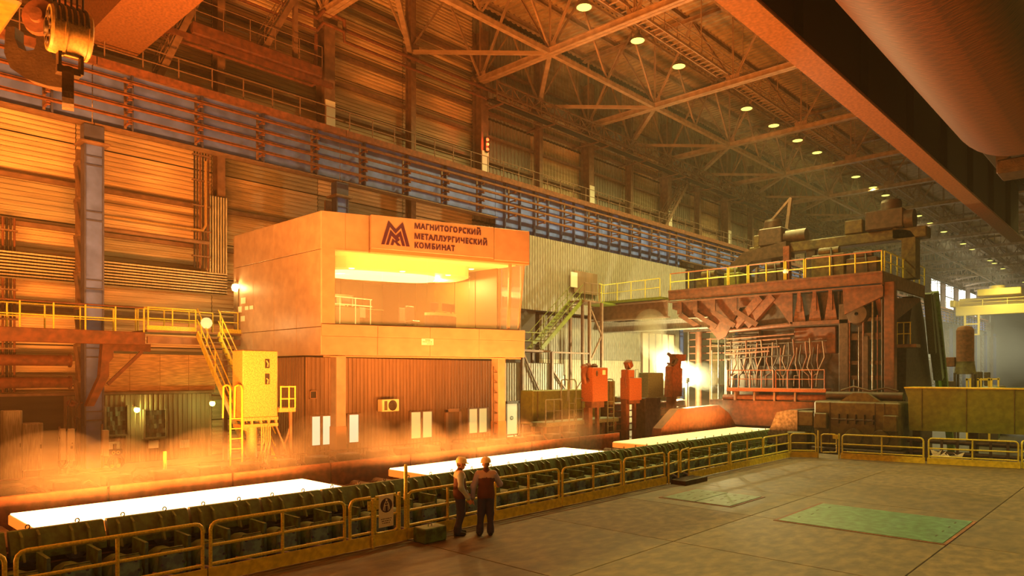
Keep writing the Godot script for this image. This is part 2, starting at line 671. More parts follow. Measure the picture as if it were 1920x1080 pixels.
# ---------------------------------------------------------------- columns and wall steel
func wall_steel():
	var n = 18
	var lower
	for i in n:
		var x = COL0 + i * BAY
		if i == 0:
			var at = Vector3(x, 0, -30.4)
			lower = thing("steel_column", "blue steel column at the far left with a rusty lattice side", "column", at, "blue columns along the left wall")
			var st = mb()
			box2(st, Vector3(x - 0.3, 0, -30.06), Vector3(x + 0.3, 12.4, -30.0))
			part("front_flange", st, "blue", lower)
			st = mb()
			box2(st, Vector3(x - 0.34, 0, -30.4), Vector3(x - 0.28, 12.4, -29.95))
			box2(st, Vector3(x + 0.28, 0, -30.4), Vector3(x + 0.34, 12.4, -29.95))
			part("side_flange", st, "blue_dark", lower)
			st = mb()
			box2(st, Vector3(x - 0.34, 0, -31.08), Vector3(x + 0.34, 12.4, -30.95))
			part("rear_flange", st, "brown_steel", lower)
			for k in 8:
				st = mb()
				var y = 0.6 + k * 1.4
				bar(st, Vector3(x - 0.37, y, -30.4), Vector3(x - 0.37, y + 1.4, -31.0), 0.1, 0.1)
				bar(st, Vector3(x - 0.37, y + 1.4, -30.4), Vector3(x - 0.37, y + 1.4, -31.0), 0.1, 0.1)
				part("lacing", st, "brown_steel", lower)
			for y in [1.9, 4.3, 6.9, 9.5, 11.6]:
				st = mb()
				box2(st, Vector3(x - 0.28, y, -30.0), Vector3(x + 0.28, y + 0.05, -29.95))
				box2(st, Vector3(x - 0.28, y + 0.34, -30.0), Vector3(x + 0.28, y + 0.38, -29.95))
				part("stiffener", st, "blue_dark", lower)
			st = mb()
			cbx(st, Vector3(x, 0.05, -30.4), Vector3(1.2, 0.1, 1.3), 0.02)
			part("base_plate", st, "brown_steel", lower)
			st = mb()
			cbx(st, Vector3(x, 12.46, -30.2), Vector3(1.0, 0.1, 0.9), 0.02)
			part("cap_plate", st, "brown_steel", lower)
			st = mb()
			cbx(st, Vector3(x, 12.84, -30.2), Vector3(0.7, 0.66, 0.5), 0.02)
			part("bearing_block", st, "blue_dark", lower)
		else:
			var where = ["", "above the roof of the control booth", "at the right end of the control booth, above its sign", "behind the grey clad building", "at the right end of the grey building", "behind the mill stand"]
			var lb: String = "blue steel column under the crane girder " + where[i] if i < 6 else "distant blue column under the far crane girder, %s from the left" % nth(i + 1)
			var c = again(lower, "steel_column", Vector3(x, 0, -30.4), lb)
			if i >= 2 and i <= 4:
				var bb = c.get_node("bearing_block")
				c.remove_child(bb)
				bb.free()
	# upper columns, and posts half way
	var up
	for i in range(0, 2 * n):
		var x = COL0 + i * BAY / 2
		var main = i % 2 == 0
		if not main and x > 145.0 and x < 193.0:
			continue
		var w = 0.6 if main else 0.34
		var at = Vector3(x, 15.9 if main else (11.65 if i == 1 else 0.0), -31.5)
		var lb = ("brown upper steel column" if main else "slim brown wall post") + (" at the far left behind the crane hook" if i == 0 else " seen right of the crane bridge" if i == 1 else " with pipe bends, left of the sloping roof braces" if i == 2 else " between the first two roof braces" if i == 3 else " beside the red signal lamps" if i == 4 else " beside the vertical wall sheets, %s from the left" % nth(i + 1))
		var t = thing("upper_column" if main else "wall_post", lb, "column" if main else "post", at, "brown columns of the upper left wall")
		var st = mb()
		var y0 = at.y
		ibeam(st, Vector3(x, y0, -31.5), Vector3(x, 25.0, -31.5), w, w + 0.2, 0.05)
		part("shaft", st, "brown_steel", t)
		st = mb()
		box2(st, Vector3(x - w * 0.7, 21.4, -31.95), Vector3(x + w * 0.7, 22.2, -31.05))
		part("head_plate", st, "brown_steel", t)
		if main:
			st = mb()
			box2(st, Vector3(x - 0.28, 15.9, -31.1), Vector3(x + 0.28, 17.5, -31.04))
			part("pale_band", st, "white_paint", t)
	# girts: long horizontal wall rails
	for k in 8:
		var y = [2.6, 6.2, 9.4, 11.2, 17.3, 18.9, 20.4, 23.4][k]
		var st = mb()
		org = Vector3.ZERO
		bar(st, Vector3(-14, y, -31.98), Vector3(145, y, -31.98), 0.22, 0.16)
		solo("wall_girt", "long brown horizontal wall rail " + ["near the floor, behind the cabinets", "behind the pale boxed duct", "between the first column and the booth roof", "just below the crane girder", "just above the crane girder walkway", "midway up the wall above the crane girder", "beneath the upper pipes", "under the roof trusses"][k], "wall rail", st, "brown_steel", Vector3.ZERO, "horizontal rails of the left wall")
	# upper pipes along the wall
	var pl = [[21.35, 0.11, "upper wall pipe with bends round the posts"], [20.75, 0.09, "lower of the two long pipes along the upper wall"], [18.4, 0.1, "pipe ending in a bend at the post below the long pipes"], [18.0, 0.08, "thin pipe just under the bent pipe on the upper wall"]]
	for k in 4:
		var st = mb()
		var y: float = pl[k][0]
		var pts = []
		if k < 2:
			pts.append(Vector3(4, y, -31.0))
			for x in [18.9, 19.1, 20.3, 20.5]:
				pts.append(Vector3(x, y + (0.35 if x > 19 and x < 20.4 else 0.0), -31.0 + (0.25 if x > 19 and x < 20.4 else 0.0)))
			pts.append(Vector3(140, y, -31.0))
		else:
			pts = [Vector3(5, y, -31.15), Vector3(18.7, y, -31.15), Vector3(18.9, y + 0.15, -31.15), Vector3(18.95, 20.6, -31.15)]
		ptube(st, pts, pl[k][1], 8)
		solo("wall_pipe", "rusty " + pl[k][2], "pipe", st, "rust", Vector3.ZERO, "pipes on the upper left wall")
	# catwalk box and braces of the upper left
	var at = Vector3(15.0, 18.3, -30.6)
	var t = thing("wall_catwalk", "short boxed catwalk with thin railing high on the left wall", "catwalk", at)
	var st = mb()
	cbx(st, Vector3(15.6, 18.35, -30.6), Vector3(6.2, 0.5, 0.9), 0.03)
	part("deck_box", st, "red_oxide", t)
	st = mb()
	bar(st, Vector3(11.0, 17.95, -30.4), Vector3(19.4, 17.95, -30.4), 0.2, 0.25)
	part("support_beam", st, "red_oxide", t)
	st = mb()
	for y in [19.1, 19.6]:
		tube(st, Vector3(12.6, y, -30.2), Vector3(18.7, y, -30.2), 0.02, 5)
	part("handrail", st, "brown_steel", t)
	for i in 6:
		st = mb()
		tube(st, Vector3(12.6 + i * 1.22, 18.6, -30.2), Vector3(12.6 + i * 1.22, 19.6, -30.2), 0.02, 5)
		part("rail_post", st, "brown_steel", t)
	st = mb()
	box2(st, Vector3(17.35, 18.2, -30.65), Vector3(17.55, 22, -30.45))
	part("hanger", st, "brown_steel", t)
	# inclined ladders between girder walkway and roof
	var ls = [[Vector3(11.2, 15.9, -30.7), Vector3(13.0, 20.2, -30.7), "steep caged stair from the crane girder walkway up the left wall, beside the orange bridge"], [Vector3(15.8, 18.6, -30.7), Vector3(17.9, 22.6, -30.7), "inclined brown stair flight rising to the roof above the boxed catwalk"], [Vector3(50.8, 15.9, -30.7), Vector3(54.3, 19.9, -30.7), "pale steep stair from the girder walkway behind the grey building end"]]
	for l in ls:
		t = thing("steep_stair", l[2], "stair", l[0], "steep stairs on the upper left wall")
		for s in [-0.35, 0.35]:
			st = mb()
			bar(st, l[0] + Vector3(0, 0, s), l[1] + Vector3(0, 0, s), 0.09, 0.26)
			part("stringer", st, "brown_steel", t)
			st = mb()
			for e in [0.5, 0.9]:
				bar(st, l[0] + Vector3(0, e, s), l[1] + Vector3(0, e, s), 0.03, 0.03)
			for q in 6:
				var p: Vector3 = l[0].lerp(l[1], q / 5.0) + Vector3(0, 0, s)
				bar(st, p, p + Vector3(0, 0.9, 0), 0.03, 0.03)
			part("handrail", st, "brown_steel", t)
		for q in 14:
			st = mb()
			bx(st, l[0].lerp(l[1], (q + 0.5) / 14.0), Vector3(0.2, 0.03, 0.66))
			part("tread", st, "grey_steel", t)
	# red signal lamps
	t = thing("signal_lamps", "column of three glowing red signal lamps on the upper brown column", "signal lamp", Vector3(30.75, 17.6, -31.0))
	st = mb()
	cbx(st, Vector3(30.75, 17.9, -31.0), Vector3(0.26, 0.95, 0.12), 0.02)
	part("backing_box", st, "black", t)
	for k in 3:
		st = mb()
		lathe(st, Vector3(30.75, 17.6 + k * 0.3, -30.9), [Vector2(0, 0.07), Vector2(0.07, 0.05), Vector2(0.1, 0), Vector2(0.1, -0.04)], 10, Basis(Vector3(1, 0, 0), Vector3(0, 0, 1), Vector3(0, -1, 0)))
		part("red_lens", st, "red_lamp", t)
	omni(t, Vector3(0, 0.3, 0.3), 2.0, Color(1, 0.2, 0.08), 0.1)


# ---------------------------------------------------------------- crane runway
func crane_runway():
	for i in range(-1, 16):
		var x0 = COL0 + i * BAY
		var x1 = x0 + BAY
		var deep = i >= 2 and i < 4
		var yb = 12.57 if deep else 13.25
		var at = Vector3(x0, yb, -30.2)
		var lb: String
		if i < 6:
			lb = "blue crane girder span " + ["behind the hanging crane hook", "right of the far left column", "above the control booth roof", "above the grey building's left part, deeper", "above the grey building's right part, deeper", "reaching behind the mill stand motors", "behind the mill stand"][i + 1]
		else:
			lb = "distant crane girder span beyond the mill stand, %s from the left" % nth(i + 2)
		var t = thing("crane_girder", lb, "girder", at, "blue crane girder spans")
		var st = mb()
		box2(st, Vector3(x0 + 0.02, yb, -30.22), Vector3(x1 - 0.02, 15.5, -30.18))
		part("web_plate", st, "blue", t)
		st = mb()
		box2(st, Vector3(x0 + 0.02, 15.5, -30.5), Vector3(x1 - 0.02, 15.56, -29.9))
		part("top_flange", st, "brown_steel", t)
		st = mb()
		box2(st, Vector3(x0 + 0.02, yb - 0.05, -30.45), Vector3(x1 - 0.02, yb, -29.95))
		part("bottom_flange", st, "brown_steel" if not deep else "blue_dark", t)
		var ns = 8 if deep else 4
		for k in ns:
			st = mb()
			var x = x0 + BAY * (k + 0.5) / ns
			box2(st, Vector3(x - 0.03, yb, -30.18), Vector3(x + 0.03, 15.5, -29.98))
			part("stiffener", st, "blue_dark", t)
		st = mb()
		box2(st, Vector3(x0 + 0.02, 15.6, -31.2), Vector3(x1 - 0.02, 15.68, -29.7))
		part("walkway_deck", st, "machine", t)
		st = mb()
		box2(st, Vector3(x0 + 0.02, 15.36, -29.7), Vector3(x1 - 0.02, 15.68, -29.64))
		part("edge_channel", st, "rust", t)
		# walkway railing
		var lr = lb.replace("blue crane girder span", "thin walkway railing on the girder").replace("distant crane girder span", "distant thin walkway railing").replace(", deeper", "")
		var r = thing("walkway_railing", lr, "railing", Vector3(x0, 15.7, -29.8), "walkway railings on the crane girder")
		st = mb()
		for y in [16.15, 16.65]:
			bar(st, Vector3(x0 + 0.05, y, -29.8), Vector3(x1 - 0.05, y, -29.8), 0.035, 0.035)
		part("rails", st, "brown_steel", r)
		for k in 8 if i < 6 else 4:
			st = mb()
			var x = x0 + 0.3 + k * (1.38 if i < 6 else 2.76)
			bar(st, Vector3(x, 15.69, -29.8), Vector3(x, 16.65, -29.8), 0.04, 0.04)
			part("rail_post", st, "brown_steel", r)
	# conductor rails and their brackets
	var ys = [14.92, 14.42, 13.95, 13.5]
	for k in 4:
		var st = mb()
		org = Vector3.ZERO
		tube(st, Vector3(-14, ys[k], -29.38), Vector3(185, ys[k], -29.38), 0.05, 6)
		bar(st, Vector3(-14, ys[k] + 0.08, -29.42), Vector3(185, ys[k] + 0.08, -29.42), 0.06, 0.05)
		solo("conductor_rail", ["topmost", "second from top", "third from top", "lowest"][k] + " of the four long conductor rails along the blue girder", "conductor rail", st, "rust", Vector3.ZERO, "conductor rails along the girder")
	for i in range(-1, 56):
		var x = 7.05 + i * 2.73
		var near: String = "rusty rail bracket on the girder" + (" left of the crane hook" if x < 8 else " over the siding bay" if x < 18 else " over the booth roof" if x < 30 else " over the grey building" if x < 53 else ", far away")
		var t = thing("rail_bracket", near + ", %s from the left" % nth(i + 2), "bracket", Vector3(x, 13.3, -29.9), "rail brackets along the girder")
		var st = mb()
		bar(st, Vector3(x, 13.3, -29.94), Vector3(x, 15.3, -29.94), 0.09, 0.07)
		part("upright", st, "brown_steel", t)
		for k in 4:
			st = mb()
			bar(st, Vector3(x, ys[k] - 0.1, -29.9), Vector3(x, ys[k] - 0.08, -29.3), 0.09, 0.05)
			lathe(st, Vector3(x, ys[k] - 0.06, -29.38), [Vector2(0.09, -0.1), Vector2(0.05, -0.05), Vector2(0.09, -0.02), Vector2(0.05, 0.01)], 6)
			part("insulator_arm", st, "rust", t)


# ---------------------------------------------------------------- roof trusses and bracing
func roof_steel():
	var zs = []
	for k in 9:
		zs.append(-31.2 + k * 5.6)
	for i in 26:
		var x = COL0 + i * BAY - 0.3
		var t = thing("roof_truss", "sloping rust-brown roof truss " + ["at the far left beside the orange crane bridge", "above the stair flight on the left wall", "above the red signal lamps", "fourth from the left, crossing behind the lamps", "fifth from the left, crossing the lamp row", "sixth from the left, above the mill stand"][i] if i < 6 else "distant pale roof truss, %s from the left" % nth(i + 1), "truss", Vector3(x, 21.8, -31.2), "roof trusses across the hall")
		var st = mb()
		for s in [-0.13, 0.13]:
			ibeam(st, Vector3(x + s, 21.8, -31.6), Vector3(x + s, 21.8, 13.6), 0.22, 0.34, 0.04)
		part("bottom_chord", st, "truss", t)
		st = mb()
		ibeam(st, Vector3(x, 26.7, -31.6), Vector3(x, 26.7, 13.6), 0.34, 0.3, 0.05)
		part("top_chord", st, "truss", t)
		for k in 8:
			st = mb()
			angle(st, Vector3(x, 21.9, zs[k]), Vector3(x, 26.6, zs[k] + 2.8), 0.15, 0.03, Vector3(1, 0, 0))
			part("diagonal", st, "truss", t)
			st = mb()
			angle(st, Vector3(x, 21.9, zs[k + 1]), Vector3(x, 26.6, zs[k] + 2.8), 0.15, 0.03, Vector3(1, 0, 0))
			part("diagonal", st, "truss", t)
			if i < 14:
				st = mb()
				angle(st, Vector3(x, 21.9, zs[k]), Vector3(x, 26.6, zs[k]), 0.11, 0.03, Vector3(1, 0, 0))
				part("vertical", st, "truss", t)
				st = mb()
				cbx(st, Vector3(x, 22.0, zs[k]), Vector3(0.05, 0.7, 0.9), 0.02)
				part("gusset", st, "truss", t)
	# horizontal bracing in the plane of the bottom chords, and one longitudinal frame, per bay
	for i in 25:
		var x = COL0 + i * BAY - 0.3
		var w: String = ["in the first bay, beside the crane bridge", "in the second bay above the siding wall", "in the third bay, right of the red signal lamps", "in the fourth bay, left of the lamps", "in the fifth bay, behind the lamp row", "in the sixth bay, above the mill stand"][i] if i < 6 else "in the distant %s bay" % nth(i + 1)
		var t = thing("roof_bracing", "brown crossing roof bracing bars " + w, "bracing", Vector3(x, 21.8, -28), "roof bracing between the trusses")
		var seg = [[Vector3(x, 21.75, -25.6), Vector3(x + BAY / 2, 21.75, -31.2), 0.26], [Vector3(x + BAY / 2, 21.75, -31.2), Vector3(x + BAY, 21.75, -25.6), 0.18], [Vector3(x, 21.8, -25.6), Vector3(x + BAY, 21.8, -25.6), 0.26], [Vector3(x + BAY, 21.7, -25.6), Vector3(x + BAY / 2, 21.7, -31.2), 0.12], [Vector3(x, 21.8, -9.0), Vector3(x + BAY, 21.8, -9.0), 0.2], [Vector3(x, 26.0, -25.6), Vector3(x + BAY, 26.0, -25.6), 0.14], [Vector3(x, 26.0, -20), Vector3(x + BAY, 26.0, -20), 0.14]]
		for s in seg:
			var st = mb()
			bar(st, s[0], s[1], s[2], s[2])
			part("brace", st, "truss", t)
		for s in [-31.2, -25.6]:
			for d in [[0.0, 0.25], [0.5, 0.25], [0.5, 0.75], [1.0, 0.75]]:
				var st = mb()
				angle(st, Vector3(x + BAY * d[0], 21.9, s), Vector3(x + BAY * d[1], 25.9, s), 0.12, 0.03, Vector3(0, 0, 1))
				part("diagonal", st, "truss", t)
		if i < 14 and i > 1:
			# latticed cable catwalk on the wall under the bracing
			var c = thing("cable_catwalk", "cable catwalk high on the wall " + w, "catwalk", Vector3(x, 20.4, -30.2), "cable catwalks along the upper left wall")
			var st = mb()
			for y in [20.3, 20.7, 21.4]:
				for z in [-30.8, -29.8]:
					bar(st, Vector3(x + 0.05, y, z), Vector3(x + BAY - 0.05, y, z), 0.06, 0.08)
			part("tray_rails", st, "brown_steel", c)
			for q in [0.6, 5.5, 10.4]:
				st = mb()
				bar(st, Vector3(x + q, 20.22, -32.3), Vector3(x + q, 20.22, -29.8), 0.08, 0.1)
				part("wall_bracket", st, "brown_steel", c)
			st = mb()
			for k in 8:
				var q = x + 0.05 + (BAY - 0.1) * k / 8.0
				bar(st, Vector3(q, 20.3, -29.8), Vector3(q + 1.35, 21.4, -29.8), 0.05, 0.05)
				bar(st, Vector3(q + 1.35, 20.3, -29.8), Vector3(q, 21.4, -29.8), 0.05, 0.05)
				bar(st, Vector3(q, 20.3, -29.8), Vector3(q, 21.5, -29.8), 0.05, 0.05)
			part("lattice", st, "brown_steel", c)
			st = mb()
			for z in [-30.6, -30.4, -30.2, -30.0]:
				tube(st, Vector3(x + 0.03, 20.42 + 0.03 * sin(z * 9.0), z), Vector3(x + BAY - 0.03, 20.42, z), 0.07, 5)
			part("cable", st, "rubber", c)


func roof_lamps():
	# catwalk rails that carry the lamps
	var st = mb()
	org = Vector3.ZERO
	for i in 25:
		var x = COL0 + i * BAY - 0.3
		var t = thing("lamp_catwalk", "narrow hanging catwalk beside the roof lamps, " + (["first bay", "second bay", "third bay", "fourth bay", "fifth bay", "sixth bay"][i] + " from the left" if i < 6 else "distant %s bay from the left" % nth(i + 1)), "catwalk", Vector3(x, 22.6, -21.2), "lamp catwalks under the roof")
		st = mb()
		for z in [-21.0, -20.3]:
			bar(st, Vector3(x, 22.5, z), Vector3(x + BAY, 22.5, z), 0.08, 0.14)
		part("rails", st, "truss", t)
		st = mb()
		bar(st, Vector3(x, 23.5, -20.3), Vector3(x + BAY, 23.5, -20.3), 0.04, 0.04)
		bar(st, Vector3(x, 23.0, -20.3), Vector3(x + BAY, 23.0, -20.3), 0.04, 0.04)
		bar(st, Vector3(x, 23.5, -21.0), Vector3(x + BAY, 23.5, -21.0), 0.04, 0.04)
		for k in 8:
			var q = x + (k + 0.5) * BAY / 8
			bar(st, Vector3(q, 22.5, -20.3), Vector3(q, 23.5, -20.3), 0.04, 0.04)
			bar(st, Vector3(q, 22.5, -21.0), Vector3(q, 23.5, -21.0), 0.04, 0.04)
			if k % 4 == 1:
				bar(st, Vector3(q, 23.5, -20.3), Vector3(q, 27.0, -20.3), 0.05, 0.05)
		part("handrail", st, "truss", t)
		st = mb()
		for k in 20:
			bar(st, Vector3(x + (k + 0.5) * BAY / 20, 22.5, -21.0), Vector3(x + (k + 0.5) * BAY / 20, 22.5, -20.3), 0.07, 0.04)
		stuff(part("rungs", st, "truss", t))
	var xs = [28.0, 32.8, 37.2, 41.9, 46.3, 50.8, 55.3, 59.4, 63.6, 69.1, 74.2, 78.3, 82.2, 86.1, 91.0, 96.4, 103.3, 108.0, 114.6, 120.5, 130.0, 134.2, 138.0, 141.8, 146.0, 170.0, 175.0, 180.0, 186.0, 198.0]
	for n in xs.size():
		var x: float = xs[n]
		var at = Vector3(x, 21.9, -21.35)
		var t = thing("roof_lamp", "glowing greenish-yellow roof lamp, %s from the near end of the row" % nth(n + 1), "lamp", at, "roof lamps in one long row")
		st = mb()
		lathe(st, at, [Vector2(0.4, 0.0), Vector2(0.36, 0.1), Vector2(0.2, 0.3), Vector2(0.12, 0.36), Vector2(0.12, 0.56), Vector2(0.0, 0.58)], 14)
		part("reflector", st, "grey_steel", t)
		st = mb()
		lathe(st, at, [Vector2(0, -0.06), Vector2(0.2, -0.05), Vector2(0.37, 0.0), Vector2(0.37, 0.02)], 14)
		part("lens", st, "lamp", t)
		st = mb()
		bar(st, at + Vector3(0, 0.55, 0), at + Vector3(0, 0.7, 0.35), 0.05, 0.05)
		part("bracket_arm", st, "grey_steel", t)
		spot(t, Vector3(0, -0.1, 0), Vector3(0, -1, 0), 230.0, Color(1.0, 0.91, 0.52) if n < 13 else Color(1.0, 0.98, 0.80), 82.0, 0.3)
		if n < 14:
			# the mirrored row over the platform side, out of the picture
			var c = again(t, "roof_lamp", Vector3(x - 27.0 + n * 1.2, 21.9, 3.3), "roof lamp of the second row over the platform, %s from the near end" % nth(n + 1))
			c.set_meta("group", "roof lamps of the second row")
			c.get_node("light").light_energy = 190.0
			c.get_node("light").light_color = Color(1.0, 0.88, 0.46)


func nth(i: int) -> String:
	# 1 -> "first" ... as words
	var a = ["zeroth", "first", "second", "third", "fourth", "fifth", "sixth", "seventh", "eighth", "ninth", "tenth", "eleventh", "twelfth", "thirteenth", "fourteenth", "fifteenth", "sixteenth", "seventeenth", "eighteenth", "nineteenth"]
	var tens = ["", "", "twent", "thirt", "fort", "fift", "sixt"]
	if i < 20:
		return a[i]
	return tens[i / 10] + ("ieth" if i % 10 == 0 else "y-" + a[i % 10])


# ---------------------------------------------------------------- roller table
func roller_table():
	var t = thing("roller_table", "long roller table carrying the glowing slabs across the hall", "roller table", Vector3(15, -1.6, -16.75))
	var st = mb()
	box2(st, Vector3(-13.9, -1.6, -15.62), Vector3(39, 0.1, -15.5))
	box2(st, Vector3(-13.9, -1.6, -18.0), Vector3(39, 0.1, -17.88))
	part("table_beam", st, "machine_dark", t)
	for i in 61:
		var x = -9.5 + i * 0.805
		st = mb()
		tube(st, Vector3(x, 0.29, -15.5), Vector3(x, 0.29, -18.0), 0.2, 12)
		tube(st, Vector3(x, 0.29, -15.46), Vector3(x, 0.29, -15.5), 0.1, 8)
		part("roller", st, "bare_steel", t)
		st = mb()
		box2(st, Vector3(x + 0.24, 0.3, -17.85), Vector3(x + 0.56, 0.36, -15.65))
		for k in 9:
			box2(st, Vector3(x + 0.22, 0.36, -15.85 - k * 0.22), Vector3(x + 0.58, 0.44, -15.9 - k * 0.22))
		part("apron_grid", st, "rust", t)
	# near side guards, with ribs, lifting eyes
	for i in 26:
		var x = -0.19 + i * 1.61
		var at = Vector3(x, 0.4, -15.2)
		t = thing("side_guard", "dark green ribbed guard plate along the near edge of the rollers, %s from the left" % nth(i + 1), "guard", at, "green guard plates along the near edge")
		st = mb()
		prism(st, [Vector2(0, 0.81), Vector2(0.12, 0.81), Vector2(0.34, 0.42), Vector2(0.34, 0.3), Vector2(0.24, 0.3), Vector2(0, 0.7)], Vector3(x + 0.03, 0, -15.45), Vector3(0, 0, 1), UPV, Vector3(1.55, 0, 0))
		part("guard_plate", st, "green_dark", t)
		for k in 4:
			st = mb()
			var q = x + [0.2, 0.47, 1.0, 1.28][k]
			prism(st, [Vector2(0.12, 0.80), Vector2(0.3, 0.72), Vector2(0.5, 0.30), Vector2(0.3, 0.3)], Vector3(q - 0.02, 0, -15.45), Vector3(0, 0, 1), UPV, Vector3(0.04, 0, 0))
			part("rib", st, "green", t)
		for k in 2:
			st = mb()
			var pts = []
			for a in 9:
				pts.append(Vector3(x + 0.34 + k * 0.805, 0.81 + 0.055, -15.39) + Vector3(cos(a * PI / 5.0 - PI / 2 + 0.3) * 0.035, sin(a * PI / 5.0 - PI / 2 + 0.3) * 0.04 - 0.015, 0))
			ptube(st, pts, 0.012, 5)
			part("lifting_eye", st, "machine_dark", t)
	# roller motors in front of the guards
	var proto = null
	for i in 50:
		var x = -1.0 + i * 0.805
		if x > 33.9:
			break
		var lb = "green roller drive motor behind the yellow fence, %s from the left" % nth(i + 1)
		if proto != null:
			again(proto, "roller_motor", Vector3(x, -1.6, -14.5), lb)
			continue
		t = thing("roller_motor", lb, "motor", Vector3(x, -1.6, -14.5), "green motors along the roller table")
		proto = t
		st = mb()
		lathe(st, Vector3(x, -0.05, -14.75), [Vector2(0, 0.62), Vector2(0.26, 0.62), Vector2(0.31, 0.56), Vector2(0.31, 0.1), Vector2(0.3, 0.0)], 14, Basis(Vector3(1, 0, 0), Vector3(0, 0, 1), Vector3(0, -1, 0)))
		part("motor_body", st, "green_dark", t)
		st = mb()
		cbx(st, Vector3(x, 0.02, -14.1), Vector3(0.5, 0.62, 0.07), 0.05)
		part("cover_plate", st, "green", t)
		st = mb()
		for a in 8:
			var d = Vector3(cos(TAU * a / 8.0) * 0.2, sin(TAU * a / 8.0) * 0.25, 0)
			tube(st, Vector3(x, 0.02, -14.07) + d, Vector3(x, 0.02, -14.04) + d, 0.025, 6)
		part("bolt", st, "machine_dark", t)
		st = mb()
		prism(st, [Vector2(-0.3, -1.6), Vector2(0.3, -1.6), Vector2(0.22, -0.25), Vector2(-0.22, -0.25)], Vector3(x, 0, -14.7), Vector3(1, 0, 0), UPV, Vector3(0, 0, 0.5))
		part("pedestal", st, "machine_dark", t)
		st = mb()
		box2(st, Vector3(x - 0.42, -1.6, -15.0), Vector3(x - 0.36, 0.45, -14.3))
		part("side_rib", st, "green_dark", t)
		st = mb()
		ptube(st, [Vector3(x - 0.4, -0.1, -14.0), Vector3(x - 0.2, -0.15, -13.9), Vector3(x + 0.1, -0.25, -13.9), Vector3(x + 0.22, -0.5, -13.95), Vector3(x + 0.2, -1.5, -14.0)], 0.045, 6)
		part("cable_hose", st, "brown_steel", t)
		st = mb()
		ptube(st, [Vector3(x - 0.36, -0.9, -13.6), Vector3(x - 0.1, -1.2, -13.55), Vector3(x + 0.1, -0.9, -13.6), Vector3(x + 0.3, -1.5, -13.6)], 0.03, 5)
		part("pipe", st, "rust", t)
	# far side guards: upright plates that catch the glow
	for i in 11:
		var x = -6.5 + i * 3.05
		t = thing("far_guard", "rusty upright guard plate along the far edge of the rollers, %s from the left" % nth(i + 1), "guard", Vector3(x, -1.6, -18.55), "guard plates along the far edge")
		st = mb()
		cbx(st, Vector3(x + 1.52, 0.52, -18.6), Vector3(3.0, 0.96, 0.1), 0.015)
		part("guard_plate", st, "rust", t)
		st = mb()
		for k in 3:
			box2(st, Vector3(x + 0.4 + k * 1.1, -1.6, -19.0), Vector3(x + 0.46 + k * 1.1, 0.95, -18.66))
		part("rib", st, "machine_dark", t)
	# far motors: dark boxes with looping cables
	proto = null
	for i in 21:
		var x = 1.6 + i * 1.15
		var lb = "dark cable-fed drive box on the far side of the rollers, %s from the left" % nth(i + 1)
		if proto != null:
			again(proto, "far_drive", Vector3(x, 0, -19.9), lb)
			continue
		t = thing("far_drive", lb, "motor", Vector3(x, 0, -19.9), "dark drive boxes beyond the rollers")
		proto = t
		st = mb()
		cbx(st, Vector3(x, 0.98, -19.6), Vector3(0.62, 0.26, 0.5), 0.03)
		part("junction_box", st, "machine", t)
		st = mb()
		cbx(st, Vector3(x, 0.42, -19.7), Vector3(0.5, 0.84, 0.6), 0.05)
		part("motor_body", st, "machine_dark", t)
		st = mb()
		for k in 3:
			ptube(st, [Vector3(x + 0.3, 0.95, -19.6 - k * 0.1), Vector3(x + 0.5, 1.06 - k * 0.05, -19.5), Vector3(x + 0.72, 0.86, -19.5), Vector3(x + 0.9, 0.4, -19.6)], 0.03, 5)
		part("cable_hose", st, "rust", t)
	# thin railings beyond the far drives
	for k in 4:
		var a = [1.2, 6.9, 12.6, 18.5][k]
		t = thing("far_railing", "low rusty pipe railing just beyond the roller table, " + ["leftmost, below the white boxes", "below the ladder platform", "below the lit windows", "near the right booth column"][k], "railing", Vector3(a, 0, -20.6), "low railings beyond the rollers")
		st = mb()
		ptube(st, [Vector3(a, 0, -20.6), Vector3(a, 1.0, -20.6), Vector3(a + 0.1, 1.1, -20.6), Vector3(a + 5.3, 1.1, -20.6), Vector3(a + 5.4, 1.0, -20.6), Vector3(a + 5.4, 0, -20.6)], 0.03, 6)
		part("top_rail", st, "orange_dark", t)
		st = mb()
		tube(st, Vector3(a, 0.55, -20.6), Vector3(a + 5.4, 0.55, -20.6), 0.02, 6)
		part("mid_rail", st, "orange_dark", t)
		for q in 2:
			st = mb()
			tube(st, Vector3(a + 1.8 + q * 1.8, 0, -20.6), Vector3(a + 1.8 + q * 1.8, 1.1, -20.6), 0.025, 6)
			part("post", st, "orange_dark", t)


# ---------------------------------------------------------------- yellow fence
func fence_panel(p: Vector3, q: Vector3, mids: Array, label: String, kick := true, h := 1.05) -> Node3D:
	var t = thing("yellow_railing", label, "railing", p, "yellow fence railings round the platform")
	var d := (q - p).normalized()
	var st = mb()
	var r = 0.13
	var pts = [p + UPV * 0.02]
	for a in 4:
		var g = a * PI / 6
		pts.append(p + UPV * (h - r + r * sin(g)) + d * (r - r * cos(g)))
	for a in 4:
		var g = a * PI / 6
		pts.append(q + UPV * (h - r + r * cos(g)) - d * (r - r * sin(g)))
	pts.append(q + UPV * 0.02)
	ptube(st, pts, 0.033, 8)
	part("frame_tube", st, "yellow_clean", t)
	for y in [0.64, 0.31]:
		st = mb()
		tube(st, p + UPV * y, q + UPV * y, 0.03, 8, -1, false)
		part("rail", st, "yellow_clean", t)
	for m in mids:
		st = mb()
		var c = p + d * (q - p).length() * m
		tube(st, c, c + UPV * h, 0.032, 8)
		part("post", st, "yellow_clean", t)
	if kick:
		st = mb()
		var n := d.cross(UPV)
		bx(st, (p + q) / 2 + UPV * 0.135 + n * 0.05, Vector3((q - p).length() + 0.12, 0.25, 0.012), Basis(d, UPV, n))
		part("kick_plate", st, "yellow", t)
	return t


